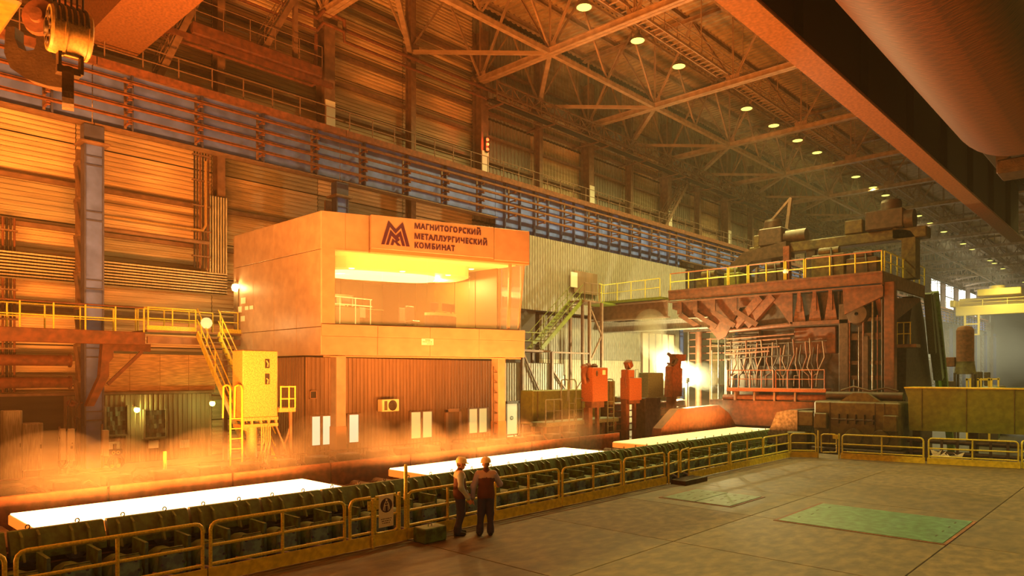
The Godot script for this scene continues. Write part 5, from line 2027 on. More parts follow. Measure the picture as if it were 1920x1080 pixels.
# ---------------------------------------------------------------- far side of the line, right of the booth
func far_side_line():
	# grey clad building under the girder, wall below, dark recess
	org = Vector3.ZERO
	var st = mb()
	box2(st, Vector3(32.0, 7.75, -30.0), Vector3(52.2, 12.4, -29.4))
	var w = structure("wall_grey_building", st, "dark_wall")
	var pm = mb()
	ribs(pm, Vector3.ZERO, Vector3(1, 0, 0), UPV, Vector3(0, 0, 1), 2.5, 4.65, 0.25, 0.045)
	var mesh = pm.commit()
	for k in 8:
		part("wall_sheet", mesh, "cladding_grey", w, Vector3(32.05 + k * 2.52, 7.75, -29.38))
	st = mb()
	box2(st, Vector3(25.0, 0, -30.2), Vector3(33.6, 7.75, -29.5))
	box2(st, Vector3(33.6, 0, -31.5), Vector3(60, 7.75, -31.2))
	w = structure("wall_recess", st, "dark_wall")
	st = mb()
	box2(st, Vector3(34.5, 0, -30.3), Vector3(52, 7.6, -29.95))
	w = structure("wall_pale", st, "dark_wall")
	for k in 7:
		part("wall_sheet", mesh, "cladding_pale", w, Vector3(34.5 + k * 2.52, 0.05, -29.93))
		var m2 = part("wall_sheet", mesh, "cladding_grey", w, Vector3(34.5 + k * 2.52, 4.72, -29.93))
		m2.scale = Vector3(1, 0.61, 1)
	st = mb()
	box2(st, Vector3(24.9, 0, -27.6), Vector3(33.4, 4.35, -27.1))
	w = structure("wall_right_of_booth", st, "dark_wall")
	pm = mb()
	ribs(pm, Vector3.ZERO, Vector3(1, 0, 0), UPV, Vector3(0, 0, 1), 1.4, 4.3, 0.2, 0.035)
	mesh = pm.commit()
	for k in 6:
		part("wall_sheet", mesh, "cladding_grey", w, Vector3(24.95 + k * 1.41, 0.02, -27.08))
	var d = structure("door_2", null, null)
	st = mb()
	box2(st, Vector3(28.3, 0, -27.0), Vector3(29.2, 2.05, -26.94))
	var leaf = part("door_leaf", st, "white_paint", d)
	st = mb()
	lathe(st, Vector3(28.7, 1.25, -26.94), [Vector2(0.07, 0.012), Vector2(0.12, 0.012), Vector2(0.12, 0)], 14, Basis(Vector3(1, 0, 0), Vector3(0, 0, 1), Vector3(0, -1, 0)))
	part("round_notice", st, "grey_green", leaf)
	st = mb()
	box2(st, Vector3(28.18, 0, -27.02), Vector3(28.3, 2.18, -26.9))
	box2(st, Vector3(29.2, 0, -27.02), Vector3(29.32, 2.18, -26.9))
	box2(st, Vector3(28.18, 2.05, -27.02), Vector3(29.32, 2.2, -26.9))
	part("door_frame", st, "machine_dark", d)
	lit_window("window_8", 46.4, 51.2, 2.6, 6.9, -29.86, 5, "window_warm")
	lit_window("window_7", 35.2, 37.0, 2.2, 3.6, -29.9, 2, "window_cool")
	# olive tank housing, platform with railing and two ladders
	var t = thing("tank_housing", "long olive green tank housing beyond the rollers behind the orange cabinets", "tank", Vector3(26.6, 0, -22.3))
	st = mb()
	cbx(st, Vector3(27.6, 2.1, -22.4), Vector3(5.4, 1.62, 0.8), 0.03)
	part("tank_body", st, "olive", t)
	st = mb()
	cbx(st, Vector3(27.6, 0.65, -22.4), Vector3(5.2, 1.3, 0.7), 0.03)
	part("plinth", st, "machine_dark", t)
	for k in 3:
		st = mb()
		box2(st, Vector3(25.2 + k * 1.7, 1.3, -22.0), Vector3(25.24 + k * 1.7, 2.88, -21.97))
		part("seam", st, "olive_dark", t)
	t = thing("service_platform", "low grey service platform with railing in front of the olive tank", "platform", Vector3(26, 0, -20.5))
	st = mb()
	cbx(st, Vector3(26.7, 1.42, -20.8), Vector3(5.6, 0.2, 1.0), 0.02)
	part("deck", st, "grey_green", t)
	st = mb()
	for x in [24.0, 26.0, 28.0, 29.4]:
		bar(st, Vector3(x, 0, -20.5), Vector3(x, 1.4, -20.5), 0.12, 0.12)
		bar(st, Vector3(x, 0, -21.2), Vector3(x, 1.4, -21.2), 0.12, 0.12)
	part("leg", st, "brown_steel", t)
	railing("platform_railing", "grey-green railing of the low service platform left of the first ladder", "railings of the service platform", [Vector3(23.95, 1.52, -20.4), Vector3(25.1, 1.52, -20.4)], 1.02, 0.58, "grey_green", 1, 0.025)
	railing("platform_railing", "grey-green railing of the low service platform between the two ladders", "railings of the service platform", [Vector3(26.0, 1.52, -20.4), Vector3(28.0, 1.52, -20.4)], 1.02, 0.66, "grey_green", 1, 0.025)
	ladder("grey-green hooped ladder left of the first orange cabinet", Vector3(25.5, 0.6, -20.1), 2.85, Vector3(0.5, 0, 0), "grey_green")
	ladder("grey-green hooped ladder between the two orange cabinets", Vector3(28.5, 0.6, -20.1), 2.85, Vector3(0.5, 0, 0), "grey_green")
	# orange sensor cabinets
	t = thing("sensor_cabinet", "tall orange sensor cabinet with motors on top, the left one", "cabinet", Vector3(27.2, 0, -20.2), "orange sensor cabinets beyond the rollers")
	st = mb()
	cbx(st, Vector3(27.25, 3.2, -20.15), Vector3(1.2, 1.62, 0.7), 0.03)
	part("case", st, "orange", t)
	st = mb()
	lathe(st, Vector3(26.95, 3.72, -19.79), [Vector2(0, 0.02), Vector2(0.08, 0.02), Vector2(0.09, 0)], 12, Basis(Vector3(0.8, 0, 0), Vector3(0, 0, 1), Vector3(0, -1.5, 0)))
	part("port", st, "machine_dark", t)
	st = mb()
	box2(st, Vector3(27.4, 3.66, -19.8), Vector3(27.62, 3.88, -19.78))
	part("label_plate", st, "white_paint", t)
	st = mb()
	for k in 3:
		var p = [Vector3(26.5, 4.05, -20.2), Vector3(26.8, 4.1, -20.2), Vector3(27.3, 4.08, -20.2)][k]
		lathe(st, p, [Vector2(0.16, -0.1), Vector2(0.18, 0.0), Vector2(0.1, 0.1), Vector2(0, 0.12)], 12)
	ptube(st, [Vector3(26.5, 4.0, -20.1), Vector3(26.3, 3.7, -20.1), Vector3(26.4, 3.3, -20.1), Vector3(26.65, 3.4, -20.1)], 0.12, 8)
	part("motor", st, "orange_dark", t)
	st = mb()
	box2(st, Vector3(26.75, 2.1, -20.35), Vector3(27.75, 2.4, -19.95))
	bar(st, Vector3(26.8, 0, -20.2), Vector3(26.8, 2.1, -20.2), 0.3, 0.3)
	bar(st, Vector3(27.5, 0, -20.2), Vector3(27.5, 2.1, -20.2), 0.14, 0.14)
	part("stand", st, "red_oxide", t)
	t = thing("sensor_cabinet", "stepped orange sensor cabinet with a tilted head on top, the right one", "cabinet", Vector3(30.2, 0, -20.2), "orange sensor cabinets beyond the rollers")
	st = mb()
	cbx(st, Vector3(30.35, 2.94, -20.15), Vector3(1.1, 1.15, 0.6), 0.03)
	cbx(st, Vector3(30.05, 3.7, -20.15), Vector3(0.5, 0.45, 0.5), 0.03)
	part("case", st, "orange", t)
	st = mb()
	cbx(st, Vector3(30.12, 4.18, -20.15), Vector3(0.34, 0.4, 0.36), 0.04, Basis(Vector3(0, 0, 1), 0.5))
	tube(st, Vector3(30.05, 3.9, -20.15), Vector3(30.1, 4.1, -20.15), 0.08, 8)
	ptube(st, [Vector3(29.95, 4.2, -20.1), Vector3(29.75, 4.0, -20.0), Vector3(29.6, 3.4, -20.0), Vector3(29.7, 3.0, -20.0)], 0.03, 6)
	part("sensor_head", st, "orange_dark", t)
	st = mb()
	ptube(st, [Vector3(30.35, 3.5, -19.9), Vector3(30.35, 3.92, -19.9), Vector3(30.65, 3.92, -19.9), Vector3(30.65, 3.5, -19.9)], 0.02, 5)
	part("guard_loop", st, "machine_dark", t)
	st = mb()
	bar(st, Vector3(29.9, 0, -20.2), Vector3(29.9, 2.4, -20.2), 0.3, 0.3)
	bar(st, Vector3(30.7, 0, -20.2), Vector3(30.7, 2.4, -20.2), 0.16, 0.16)
	box2(st, Vector3(29.8, 2.2, -20.4), Vector3(30.8, 2.42, -19.9))
	part("stand", st, "red_oxide", t)
	st = mb()
	cbx(st, Vector3(29.2, 2.75, -20.7), Vector3(0.5, 1.2, 0.4), 0.02)
	part("side_box", st, "olive_dark", t)
	t = thing("sensor_post", "tall red-brown sensor post with camera arms in front of the white steam flash", "post", Vector3(34.5, 0, -20.2))
	st = mb()
	prism(st, [Vector2(33.95, 2.45), Vector2(35.0, 2.45), Vector2(35.1, 4.0), Vector2(34.9, 4.05), Vector2(34.95, 4.4), Vector2(35.4, 4.42), Vector2(35.5, 4.8), Vector2(34.5, 4.8), Vector2(34.55, 4.3), Vector2(34.1, 4.1)], Vector3(0, 0, -20.4), Vector3(1, 0, 0), UPV, Vector3(0, 0, 0.5))
	part("case", st, "orange_dark", t)
	st = mb()
	bar(st, Vector3(34.6, 4.45, -20.0), Vector3(33.7, 4.8, -20.0), 0.12, 0.14)
	bar(st, Vector3(34.5, 4.15, -20.0), Vector3(33.65, 4.28, -20.0), 0.1, 0.1)
	tube(st, Vector3(34.2, 4.2, -20.0), Vector3(34.6, 4.5, -20.0), 0.13, 8)
	part("camera_arm", st, "machine_dark", t)
	st = mb()
	bar(st, Vector3(34.4, 0, -20.2), Vector3(34.4, 2.45, -20.2), 0.4, 0.4)
	part("stand", st, "red_oxide", t)
	t = thing("green_cabinet", "plain grey-green cabinet left of the tall sensor post", "cabinet", Vector3(32.9, 0, -20.8))
	st = mb()
	cbx(st, Vector3(33.15, 3.1, -20.7), Vector3(1.55, 1.35, 0.6), 0.02)
	part("case", st, "grey_green", t)
	st = mb()
	cbx(st, Vector3(33.0, 1.2, -20.8), Vector3(1.6, 2.4, 0.6), 0.03)
	part("plinth", st, "machine_dark", t)
	# machinery mass between cabinets and stand
	for k in 3:
		var p = [Vector3(31.2, 0, -21.9), Vector3(35.6, 0, -21.6), Vector3(37.6, 0, -22.2)][k]
		t = thing("hydraulic_unit", "brown hydraulic unit with pipes beyond the rollers, " + ["right of the stepped orange cabinet", "under the tall sensor post", "at the left foot of the mill stand"][k], "machine", p, "hydraulic units by the mill stand")
		st = mb()
		cbx(st, p + Vector3(0, 1.1, 0), Vector3(1.7, 2.2, 1.0), 0.08)
		part("body", st, "machine", t)
		st = mb()
		for q in 5:
			tube(st, p + Vector3(-0.9, 0.7 + q * 0.35, 0.55), p + Vector3(1.0, 0.7 + q * 0.35, 0.55), 0.05, 6)
		part("pipe", st, "rust", t)
		st = mb()
		cbx(st, p + Vector3(0.3, 2.35, 0.1), Vector3(0.8, 0.3, 0.5), 0.05)
		part("top_box", st, "olive_dark", t)
	# far entry guide: sloping brown wedge plates
	t = thing("entry_guide", "brown wedge-shaped entry guide on the far side of the last slab", "guide", Vector3(34.5, 0, -18.7), "entry guides of the mill stand")
	st = mb()
	prism(st, [Vector2(30.2, 0.4), Vector2(30.4, 1.0), Vector2(32.0, 1.9), Vector2(36.4, 1.98), Vector2(37.6, 1.5), Vector2(38.8, 0.5), Vector2(38.8, 0.2)], Vector3(0, 0, -18.9), Vector3(1, 0, 0), UPV, Vector3(0, 0, 0.5))
	part("guide_plate", st, "red_oxide", t)
	st = mb()
	for k in 4:
		bar(st, Vector3(31.6 + k * 1.6, 0.0, -19.4), Vector3(32.0 + k * 1.6, 1.7, -18.9), 0.2, 0.2)
	part("strut", st, "machine_dark", t)
	# stair tower up to the walkway
	stair("steel_stair", "grey-brown steel stair rising from the landing to the walkway right of the booth", Vector3(31.7, 5.15, -27.9), Vector3(35.8, 8.4, -27.9), Vector3(0, 0, 1.0), 14, "olive")
	t = thing("stair_tower", "brown braced steel frame and landing that carry the stair right of the booth", "tower", Vector3(31.5, 0, -27.9))
	st = mb()
	box2(st, Vector3(27.5, 5.0, -28.6), Vector3(32.4, 5.12, -27.2))
	box2(st, Vector3(35.7, 8.3, -28.6), Vector3(37.4, 8.42, -27.2))
	part("landing", st, "brown_steel", t)
	var legs = [[32.2, 5.0], [35.9, 8.3], [37.2, 8.3], [29.6, 5.0]]
	for q in legs:
		for z in [-28.5, -26.95]:
			st = mb()
			bar(st, Vector3(q[0], 0, z), Vector3(q[0], q[1], z), 0.16, 0.16)
			part("leg", st, "brown_steel", t)
	for q in [[32.2, 0.5, 35.9, 4.0], [32.2, 4.0, 35.9, 0.5], [35.9, 8.0, 37.2, 6.2], [37.2, 6.2, 35.9, 4.4], [35.9, 4.4, 37.2, 2.6], [32.2, 5.0, 35.9, 5.0], [29.6, 5.0, 32.2, 1.0]]:
		st = mb()
		bar(st, Vector3(q[0], q[1], -26.95), Vector3(q[2], q[3], -26.95), 0.09, 0.09)
		part("brace", st, "brown_steel", t)
	railing("landing_railing", "yellowish railing of the lower stair landing right of the booth", "railings of the stair tower", [Vector3(27.6, 5.12, -27.25), Vector3(31.6, 5.12, -27.25)], 1.0, 0.8, "olive", 1, 0.03)
	railing("landing_railing", "dark railing at the top stair landing before the pale notice", "railings of the stair tower", [Vector3(35.8, 8.42, -27.25), Vector3(37.4, 8.42, -27.25)], 1.1, 0.8, "brown_steel", 1, 0.03)
	# walkway bridge to the stand
	t = thing("walkway_bridge", "steel walkway bridge on a deep beam between the stair and the mill stand", "bridge", Vector3(39.4, 8.4, -26.7))
	st = mb()
	box2(st, Vector3(37.4, 8.3, -28.7), Vector3(39.6, 8.42, -27.2))
	box2(st, Vector3(38.9, 8.46, -29.2), Vector3(40.2, 8.6, -23.6))
	part("deck", st, "olive", t)
	st = mb()
	ibeam(st, Vector3(39.4, 7.85, -29.2), Vector3(39.4, 7.85, -23.4), 0.6, 1.1, 0.08)
	part("deep_beam", st, "brown_steel", t)
	st = mb()
	ibeam(st, Vector3(40.3, 6.9, -29.2), Vector3(40.3, 6.9, -21.0), 0.5, 0.7, 0.06)
	part("lower_beam", st, "cladding_grey", t)
	railing("walkway_railing", "yellow railing along the walkway bridge left of the mill stand", "", [Vector3(37.4, 8.45, -27.3), Vector3(38.9, 8.55, -28.0), Vector3(38.95, 8.62, -23.7)], 1.15, 1.1, "yellow_clean", 1, 0.03)
	# notices and hoops on the grey wall
	t = thing("wall_board", "pale board with a sign on the grey building above the walkway", "board", Vector3(38.5, 9.6, -29.2))
	st = mb()
	cbx(st, Vector3(38.5, 9.9, -29.22), Vector3(2.6, 1.5, 0.1), 0.02)
	part("board", st, "sheet_brown", t)
	st = mb()
	box2(st, Vector3(36.8, 9.5, -29.2), Vector3(37.5, 10.5, -29.15))
	part("notice", st, "white_paint", t)


# ---------------------------------------------------------------- the rolling mill stand
func mill_stand():
	var X = 39.8
	var t = thing("stand_deck", "rust-red steel deck of the mill stand with flared brackets under it", "platform", Vector3(44, 8.0, -17.3))
	var st = mb()
	box2(st, Vector3(X, 8.96, -23.6), Vector3(48.3, 9.06, -11.0))
	part("deck_plate", st, "brown_steel", t)
	st = mb()
	bar(st, Vector3(X + 0.1, 8.74, -23.6), Vector3(X + 0.1, 8.74, -11.0), 0.16, 0.62)
	part("front_beam", st, "red_oxide", t)
	st = mb()
	bar(st, Vector3(X + 0.16, 8.68, -11.06), Vector3(48.3, 8.68, -11.06), 0.16, 0.7)
	part("side_beam", st, "brown_steel", t)
	st = mb()
	box2(st, Vector3(X - 0.04, 8.96, -23.6), Vector3(X + 0.3, 9.02, -11.0))
	box2(st, Vector3(X - 0.04, 8.28, -23.6), Vector3(X + 0.3, 8.34, -11.0))
	part("flange", st, "red_oxide", t)
	# flared bracket plates: left haunch, hopper shaped middle, right cantilever
	st = mb()
	prism(st, [Vector2(-23.6, 8.3), Vector2(-17.2, 8.3), Vector2(-17.6, 8.0), Vector2(-19.0, 7.7), Vector2(-19.9, 6.0), Vector2(-20.4, 5.8), Vector2(-21.0, 6.5), Vector2(-23.0, 7.7), Vector2(-23.6, 7.9)], Vector3(X + 0.5, 0, 0), Vector3(0, 0, 1), UPV, Vector3(0.12, 0, 0))
	part("bracket_plate", st, "red_oxide", t)
	for k in 4:
		st = mb()
		var z = [-22.9, -21.8, -20.6, -19.2, -17.9, -16.8, -15.7][k]
		var zl = [-22.0, -20.9, -20.0, -19.0, -18.2, -17.2, -16.4][k]
		bar(st, Vector3(X + 0.2, 8.3, z), Vector3(X + 0.2, 7.5, z), 0.08, 0.3)
		bar(st, Vector3(X + 0.2, 7.5, z), Vector3(X + 0.4, 6.6, z + 1.3), 0.08, 0.3)
		part("stiffener", st, "red_oxide", t)
	for k in 4:
		st = mb()
		var z = -15.4 + k * 0.85
		prism(st, [Vector2(z - 0.34, 6.65), Vector2(z + 0.34, 6.65), Vector2(z + 0.12, 8.1), Vector2(z - 0.12, 8.1)], Vector3(X + 0.35, 0, 0), Vector3(0, 0, 1), UPV, Vector3(0.08, 0, 0))
		bar(st, Vector3(X + 0.3, 8.3, z), Vector3(X + 0.3, 7.2, z), 0.06, 0.2)
		part("flared_plate", st, "orange_dark", t)
	st = mb()
	bar(st, Vector3(X + 0.4, 6.55, -15.9), Vector3(X + 0.4, 6.55, -12.6), 0.3, 0.2)
	part("lower_beam", st, "red_oxide", t)
	for k in 2:
		st = mb()
		bar(st, Vector3(X + 0.3, 8.2, -17.6 + k * 0.75), Vector3(X + 0.6, 6.6, -19.3 + k * 0.75), 0.3, 0.5)
		part("diagonal_plate", st, "orange_dark", t)
	st = mb()
	prism(st, [Vector2(-17.4, 8.3), Vector2(-15.75, 8.3), Vector2(-15.75, 6.5), Vector2(-15.95, 6.6), Vector2(-16.6, 7.6)], Vector3(X + 0.25, 0, 0), Vector3(0, 0, 1), UPV, Vector3(0.1, 0, 0))
	part("hopper_wing", st, "red_oxide", t)
	st = mb()
	prism(st, [Vector2(-13.0, 8.3), Vector2(-11.0, 8.3), Vector2(-11.0, 7.75), Vector2(-12.9, 6.9)], Vector3(X + 0.1, 0, 0), Vector3(0, 0, 1), UPV, Vector3(0.3, 0, 0))
	prism(st, [Vector2(0.3, 7.7), Vector2(8.3, 8.3), Vector2(8.3, 8.1), Vector2(3.0, 6.6), Vector2(1.4, 6.2)], Vector3(X, 0, -11.2), Vector3(1, 0, 0), UPV, Vector3(0, 0, -0.25))
	part("cantilever", st, "red_oxide", t)
	st = mb()
	box2(st, Vector3(X + 0.82, 6.4, -23.0), Vector3(X + 0.97, 8.25, -13.4))
	part("rear_web", st, "machine_dark", t)
	# deck railings: yellow posts, pinkish top rail
	var segs = [[-23.5, -19.6], [-19.5, -18.35], [-18.25, -16.15], [-16.05, -15.05], [-14.95, -11.05]]
	var says = ["leftmost railing on the mill stand deck, beside the walkway bridge", "short railing second from the left on the mill stand deck", "railing on the mill stand deck left of the small deck lamp", "short railing at the small lamp on the mill stand deck", "long railing at the right end of the mill stand deck front"]
	for k in 5:
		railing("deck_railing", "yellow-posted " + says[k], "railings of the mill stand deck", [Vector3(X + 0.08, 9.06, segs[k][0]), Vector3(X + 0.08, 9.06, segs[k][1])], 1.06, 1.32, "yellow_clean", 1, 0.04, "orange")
	railing("deck_railing", "yellow railing along the right side of the mill stand deck, receding", "railings of the mill stand deck", [Vector3(X + 0.3, 9.06, -10.98), Vector3(48.2, 9.06, -10.98)], 1.06, 1.1, "yellow", 1, 0.035)
	# housings: two massive posts with a window between, header, piping wall
	t = thing("mill_housing", "massive dark brown mill stand housing above the end of the last slab", "machine", Vector3(44, -1.6, -17))
	st = mb()
	cbx(st, Vector3(43.4, 3.3, -18.7), Vector3(5.2, 9.8, 1.5), 0.1)
	part("left_post", st, "machine", t)
	st = mb()
	cbx(st, Vector3(43.6, 3.3, -12.6), Vector3(5.6, 9.8, 1.1), 0.1)
	part("right_post", st, "machine", t)
	st = mb()
	cbx(st, Vector3(42.6, 7.3, -16.0), Vector3(3.6, 2.0, 6.4), 0.1)
	part("header_block", st, "machine", t)
	st = mb()
	cbx(st, Vector3(42.4, 4.0, -16.0), Vector3(2.4, 5.2, 6.2), 0.1)
	part("chock_block", st, "machine", t)
	st = mb()
	cbx(st, Vector3(40.9, 5.6, -14.75), Vector3(0.5, 1.5, 2.3), 0.04)
	part("rust_cover", st, "red_oxide", t)
	st = mb()
	cbx(st, Vector3(41.0, 4.9, -18.9), Vector3(0.6, 2.4, 1.6), 0.05)
	cbx(st, Vector3(41.0, 3.5, -17.0), Vector3(0.5, 1.4, 2.0), 0.05)
	part("cover_plate", st, "machine", t)
	st = mb()
	prism(st, [Vector2(0, 2.2), Vector2(0, 0.8), Vector2(1.6, 0.35), Vector2(3.0, 0.4), Vector2(3.0, 2.2)], Vector3(38.4, 0, -20.0), Vector3(1, 0, 0), UPV, Vector3(0, 0, 6.6))
	part("entry_apron", st, "red_oxide", t)
	st = mb()
	tube(st, Vector3(42.6, 1.4, -19.6), Vector3(42.6, 1.4, -13.2), 0.55, 18)
	part("work_roll", st, "bare_steel", t)
	# horizontal pipes and hanging hoses
	for k in 7:
		st = mb()
		var y = [6.45, 5.95, 5.72, 5.5, 5.25, 5.0, 4.72][k]
		tube(st, Vector3(40.45 - 0.03 * k, y - 0.1, -19.9), Vector3(40.45 - 0.03 * k, y + (0.25 if k == 0 else 0.05), [-13.2, -15.8, -16.0, -14.0, -16.6, -17.2, -15.9][k]), [0.13, 0.05, 0.05, 0.04, 0.05, 0.06, 0.04][k], 8)
		part("header_pipe", st, ["orange_dark", "rust", "rust", "machine", "rust", "rust", "machine"][k], t)
	for k in 24:
		st = mb()
		var z = -19.6 + k * 0.235
		var top = 5.7 - 0.5 * ((k * 7) % 4) / 3.0
		var w = 0.12 * sin(k * 1.7)
		ptube(st, [Vector3(40.35, top, z), Vector3(40.3, top - 0.9, z + w), Vector3(40.25, top - 1.6, z - w * 1.5), Vector3(40.2, 3.6, z - 0.25 * sin(k * 0.9)), Vector3(40.2, 3.0, z - 0.3 * sin(k * 0.9))], 0.045, 6)
		part("hose", st, ["machine", "rust", "brown_steel"][k % 3], t)
	# right hand frame: columns, small platforms and pipes before the right post
	for k in 3:
		st = mb()
		cbx(st, Vector3(40.3, 3.2, [-13.0, -10.75, -11.9][k]), Vector3(0.5, [8.6, 10.6, 5.0][k], [0.5, 0.5, 0.3][k]), 0.03)
		part("frame_column", st, ["machine", "red_oxide", "machine"][k], t)
	for k in 4:
		st = mb()
		bar(st, Vector3(40.3, [5.7, 4.3, 3.5, 6.6][k], -13.0), Vector3(40.3, [5.7, 4.3, 3.5, 6.6][k], -10.8), 0.2, [0.35, 0.2, 0.25, 0.2][k])
		part("cross_beam", st, "machine", t)
	for k in 8:
		st = mb()
		tube(st, Vector3(40.1, 2.2, -12.7 + k * 0.23), Vector3(40.1, [7.4, 3.4, 6.2, 7.0, 4.2, 7.6, 6.8, 7.6][k], -12.7 + k * 0.23), [0.04, 0.06, 0.03, 0.05][k % 4], 6)
		part("riser_pipe", st, ["rust", "machine", "bare_steel"][k % 3], t)
	for k in 9:
		st = mb()
		var z = [-22.1, -23.0, -21.6, -21.2, -20.9, -20.5, -20.3, -20.0, -22.6][k]
		tube(st, Vector3(41.0 + 0.3 * (k % 3), 0.5, z), Vector3(41.0 + 0.3 * (k % 3), [8.3, 7.0, 6.0, 5.2, 6.4, 4.6, 7.2, 5.0, 6.6][k], z), [0.22, 0.05, 0.07, 0.04, 0.06, 0.09, 0.04, 0.07, 0.04][k], 8)
		part("riser_pipe", st, ["red_oxide", "bare_steel", "rust", "bare_steel"][mini(k, 3)], t)
	for k in 5:
		st = mb()
		tube(st, Vector3(41.6, 4.6 + 0.45 * k, -23.2), Vector3(41.6, 4.6 + 0.45 * k, -19.6), 0.05, 6)
		part("header_pipe", st, "rust", t)
	st = mb()
	lathe(st, Vector3(40.2, 6.9, -12.3), [Vector2(0.1, 0.3), Vector2(0.5, 0.25), Vector2(0.6, 0.0), Vector2(0.6, -0.2)], 16, Basis(Vector3(0, 0, 1), Vector3(-1, 0, 0), Vector3(0, 1, 0)))
	part("round_flange", st, "machine", t)
	# walkway in front with orange rail
	t = thing("stand_walkway", "orange-lit service walkway across the mouth of the mill stand", "walkway", Vector3(38.6, 2.6, -16))
	st = mb()
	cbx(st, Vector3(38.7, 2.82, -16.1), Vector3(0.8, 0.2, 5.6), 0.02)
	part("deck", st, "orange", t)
	st = mb()
	tube(st, Vector3(38.6, 2.35, -19.2), Vector3(38.6, 2.45, -13.3), 0.17, 10)
	part("water_pipe", st, "rust", t)
	for k in 4:
		st = mb()
		cbx(st, Vector3(38.6, 2.45, -18.4 + k * 1.15), Vector3(0.5, 0.5, 0.12), 0.02)
		part("pipe_clamp", st, "brown_steel", t)
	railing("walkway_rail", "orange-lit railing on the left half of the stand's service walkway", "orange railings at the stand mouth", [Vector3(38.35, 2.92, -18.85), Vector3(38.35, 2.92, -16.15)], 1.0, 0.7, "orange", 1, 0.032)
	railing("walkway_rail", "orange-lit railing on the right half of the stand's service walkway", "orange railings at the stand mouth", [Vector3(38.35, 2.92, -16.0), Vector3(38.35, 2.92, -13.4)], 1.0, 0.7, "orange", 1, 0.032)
	# gantry beam, drives and boxes on the deck
	t = thing("stand_gantry", "olive-brown portal beam with one leg on top of the mill stand", "gantry", Vector3(44.5, 9.06, -15))
	st = mb()
	cbx(st, Vector3(44.4, 11.6, -15.0), Vector3(1.0, 0.62, 10.2), 0.05)
	part("portal_beam", st, "olive_dark", t)
	st = mb()
	prism(st, [Vector2(-10.9, 12.0), Vector2(-10.0, 11.7), Vector2(-9.75, 11.3), Vector2(-9.75, 9.06), Vector2(-10.45, 9.06), Vector2(-10.45, 11.2), Vector2(-10.9, 11.4)], Vector3(43.9, 0, -0.7), Vector3(0, 0, 1), UPV, Vector3(1.0, 0, 0))
	part("portal_leg", st, "olive_dark", t)
	st = mb()
	prism(st, [Vector2(-21.3, 10.6), Vector2(-20.2, 11.5), Vector2(-17.4, 11.9), Vector2(-17.4, 11.0), Vector2(-19.6, 10.9), Vector2(-20.6, 10.2)], Vector3(43.2, 0, 0), Vector3(0, 0, 1), UPV, Vector3(1.4, 0, 0))
	part("yoke", st, "machine", t)
	for z in [-20.4, -18.4, -16.2]:
		st = mb()
		bar(st, Vector3(44.2, 9.06, z), Vector3(44.2, 11.4, z), 0.4, 0.5)
		part("inner_leg", st, "machine_dark", t)
	for k in 2:
		var z = [-18.6, -12.0][k]
		var y = [11.85, 11.95][k]
		var m = thing("screwdown_motor", "large brown drive on top of the mill stand, " + ["left one with a motor cylinder", "taller right one with a round cap"][k], "motor", Vector3(44.4, y, z), "drives on top of the mill stand")
		st = mb()
		cbx(st, Vector3(44.4, y + 0.55, z), Vector3(1.5, 1.1, [1.5, 2.0][k]), 0.06)
		part("gear_case", st, "machine", m)
		st = mb()
		lathe(st, Vector3(44.4, y + 1.1, z - 0.1 + 0.3 * k), [Vector2(0.55, 0), Vector2(0.55, 0.45), Vector2(0.5, 0.6), Vector2(0.0, 0.64)], 16)
		part("cap", st, "machine", m)
		st = mb()
		tube(st, Vector3(44.2, y + 0.45, z + [0.75, 1.0][k]), Vector3(44.2, y + 0.45, z + [2.1, 1.45][k]), [0.42, 0.55][k], 14)
		part("motor_barrel", st, "machine", m)
		st = mb()
		cbx(st, Vector3(44.4, y + 0.4, z - [1.0, 1.7][k]), Vector3(1.0, 0.8, [0.4, 1.0][k]), 0.05)
		part("side_box", st, "olive_dark", m)
	t = thing("deck_jib", "thin lattice jib standing behind the left drive on the mill stand", "jib", Vector3(46, 9.06, -19.5))
	st = mb()
	bar(st, Vector3(46, 9.06, -19.0), Vector3(46, 15.2, -18.2), 0.2, 0.2)
	bar(st, Vector3(46, 13.0, -20.4), Vector3(46, 15.2, -18.2), 0.14, 0.14)
	bar(st, Vector3(46, 9.06, -20.6), Vector3(46, 13.0, -20.4), 0.14, 0.14)
	part("mast", st, "brown_steel", t)
	var boxes = [[-21.6, 1.0, 0.8, 1.5, "olive_dark", "left end, beside the walkway"], [-19.9, 1.2, 0.9, 1.0, "olive", "second from the left"], [-17.4, 1.0, 0.9, 1.6, "machine_dark", "behind the middle railing"], [-14.2, 1.0, 1.4, 1.8, "olive_dark", "right of the small lamp"], [-12.4, 1.1, 1.0, 1.6, "machine", "near the right deck corner"]]
	for q in boxes:
		var p = Vector3(41.6, 9.06, q[0])
		t = thing("deck_machine", "dark oily machine box on the mill stand deck, " + q[5], "machine", p, "machine boxes on the mill stand deck")
		st = mb()
		cbx(st, p + Vector3(0, q[2] / 2, 0), Vector3(q[1], q[2], q[3]), 0.05)
		part("body", st, q[4], t)
		st = mb()
		tube(st, p + Vector3(-0.2, q[2] + 0.2, -q[3] * 0.3), p + Vector3(-0.2, q[2] + 0.2, q[3] * 0.3), 0.22, 12)
		part("motor_barrel", st, q[4], t)
		st = mb()
		ptube(st, [p + Vector3(-0.3, q[2], 0.1), p + Vector3(-0.55, q[2] + 0.3, 0.2), p + Vector3(-0.6, q[2] * 0.5, 0.3), p + Vector3(-0.55, 0, 0.3)], 0.05, 6)
		part("hose", st, "machine_dark", t)
	var at = Vector3(39.95, 9.55, -16.1)
	t = thing("deck_lamp", "small bright lamp on a reddish stand at the mill stand railing", "lamp", at)
	st = mb()
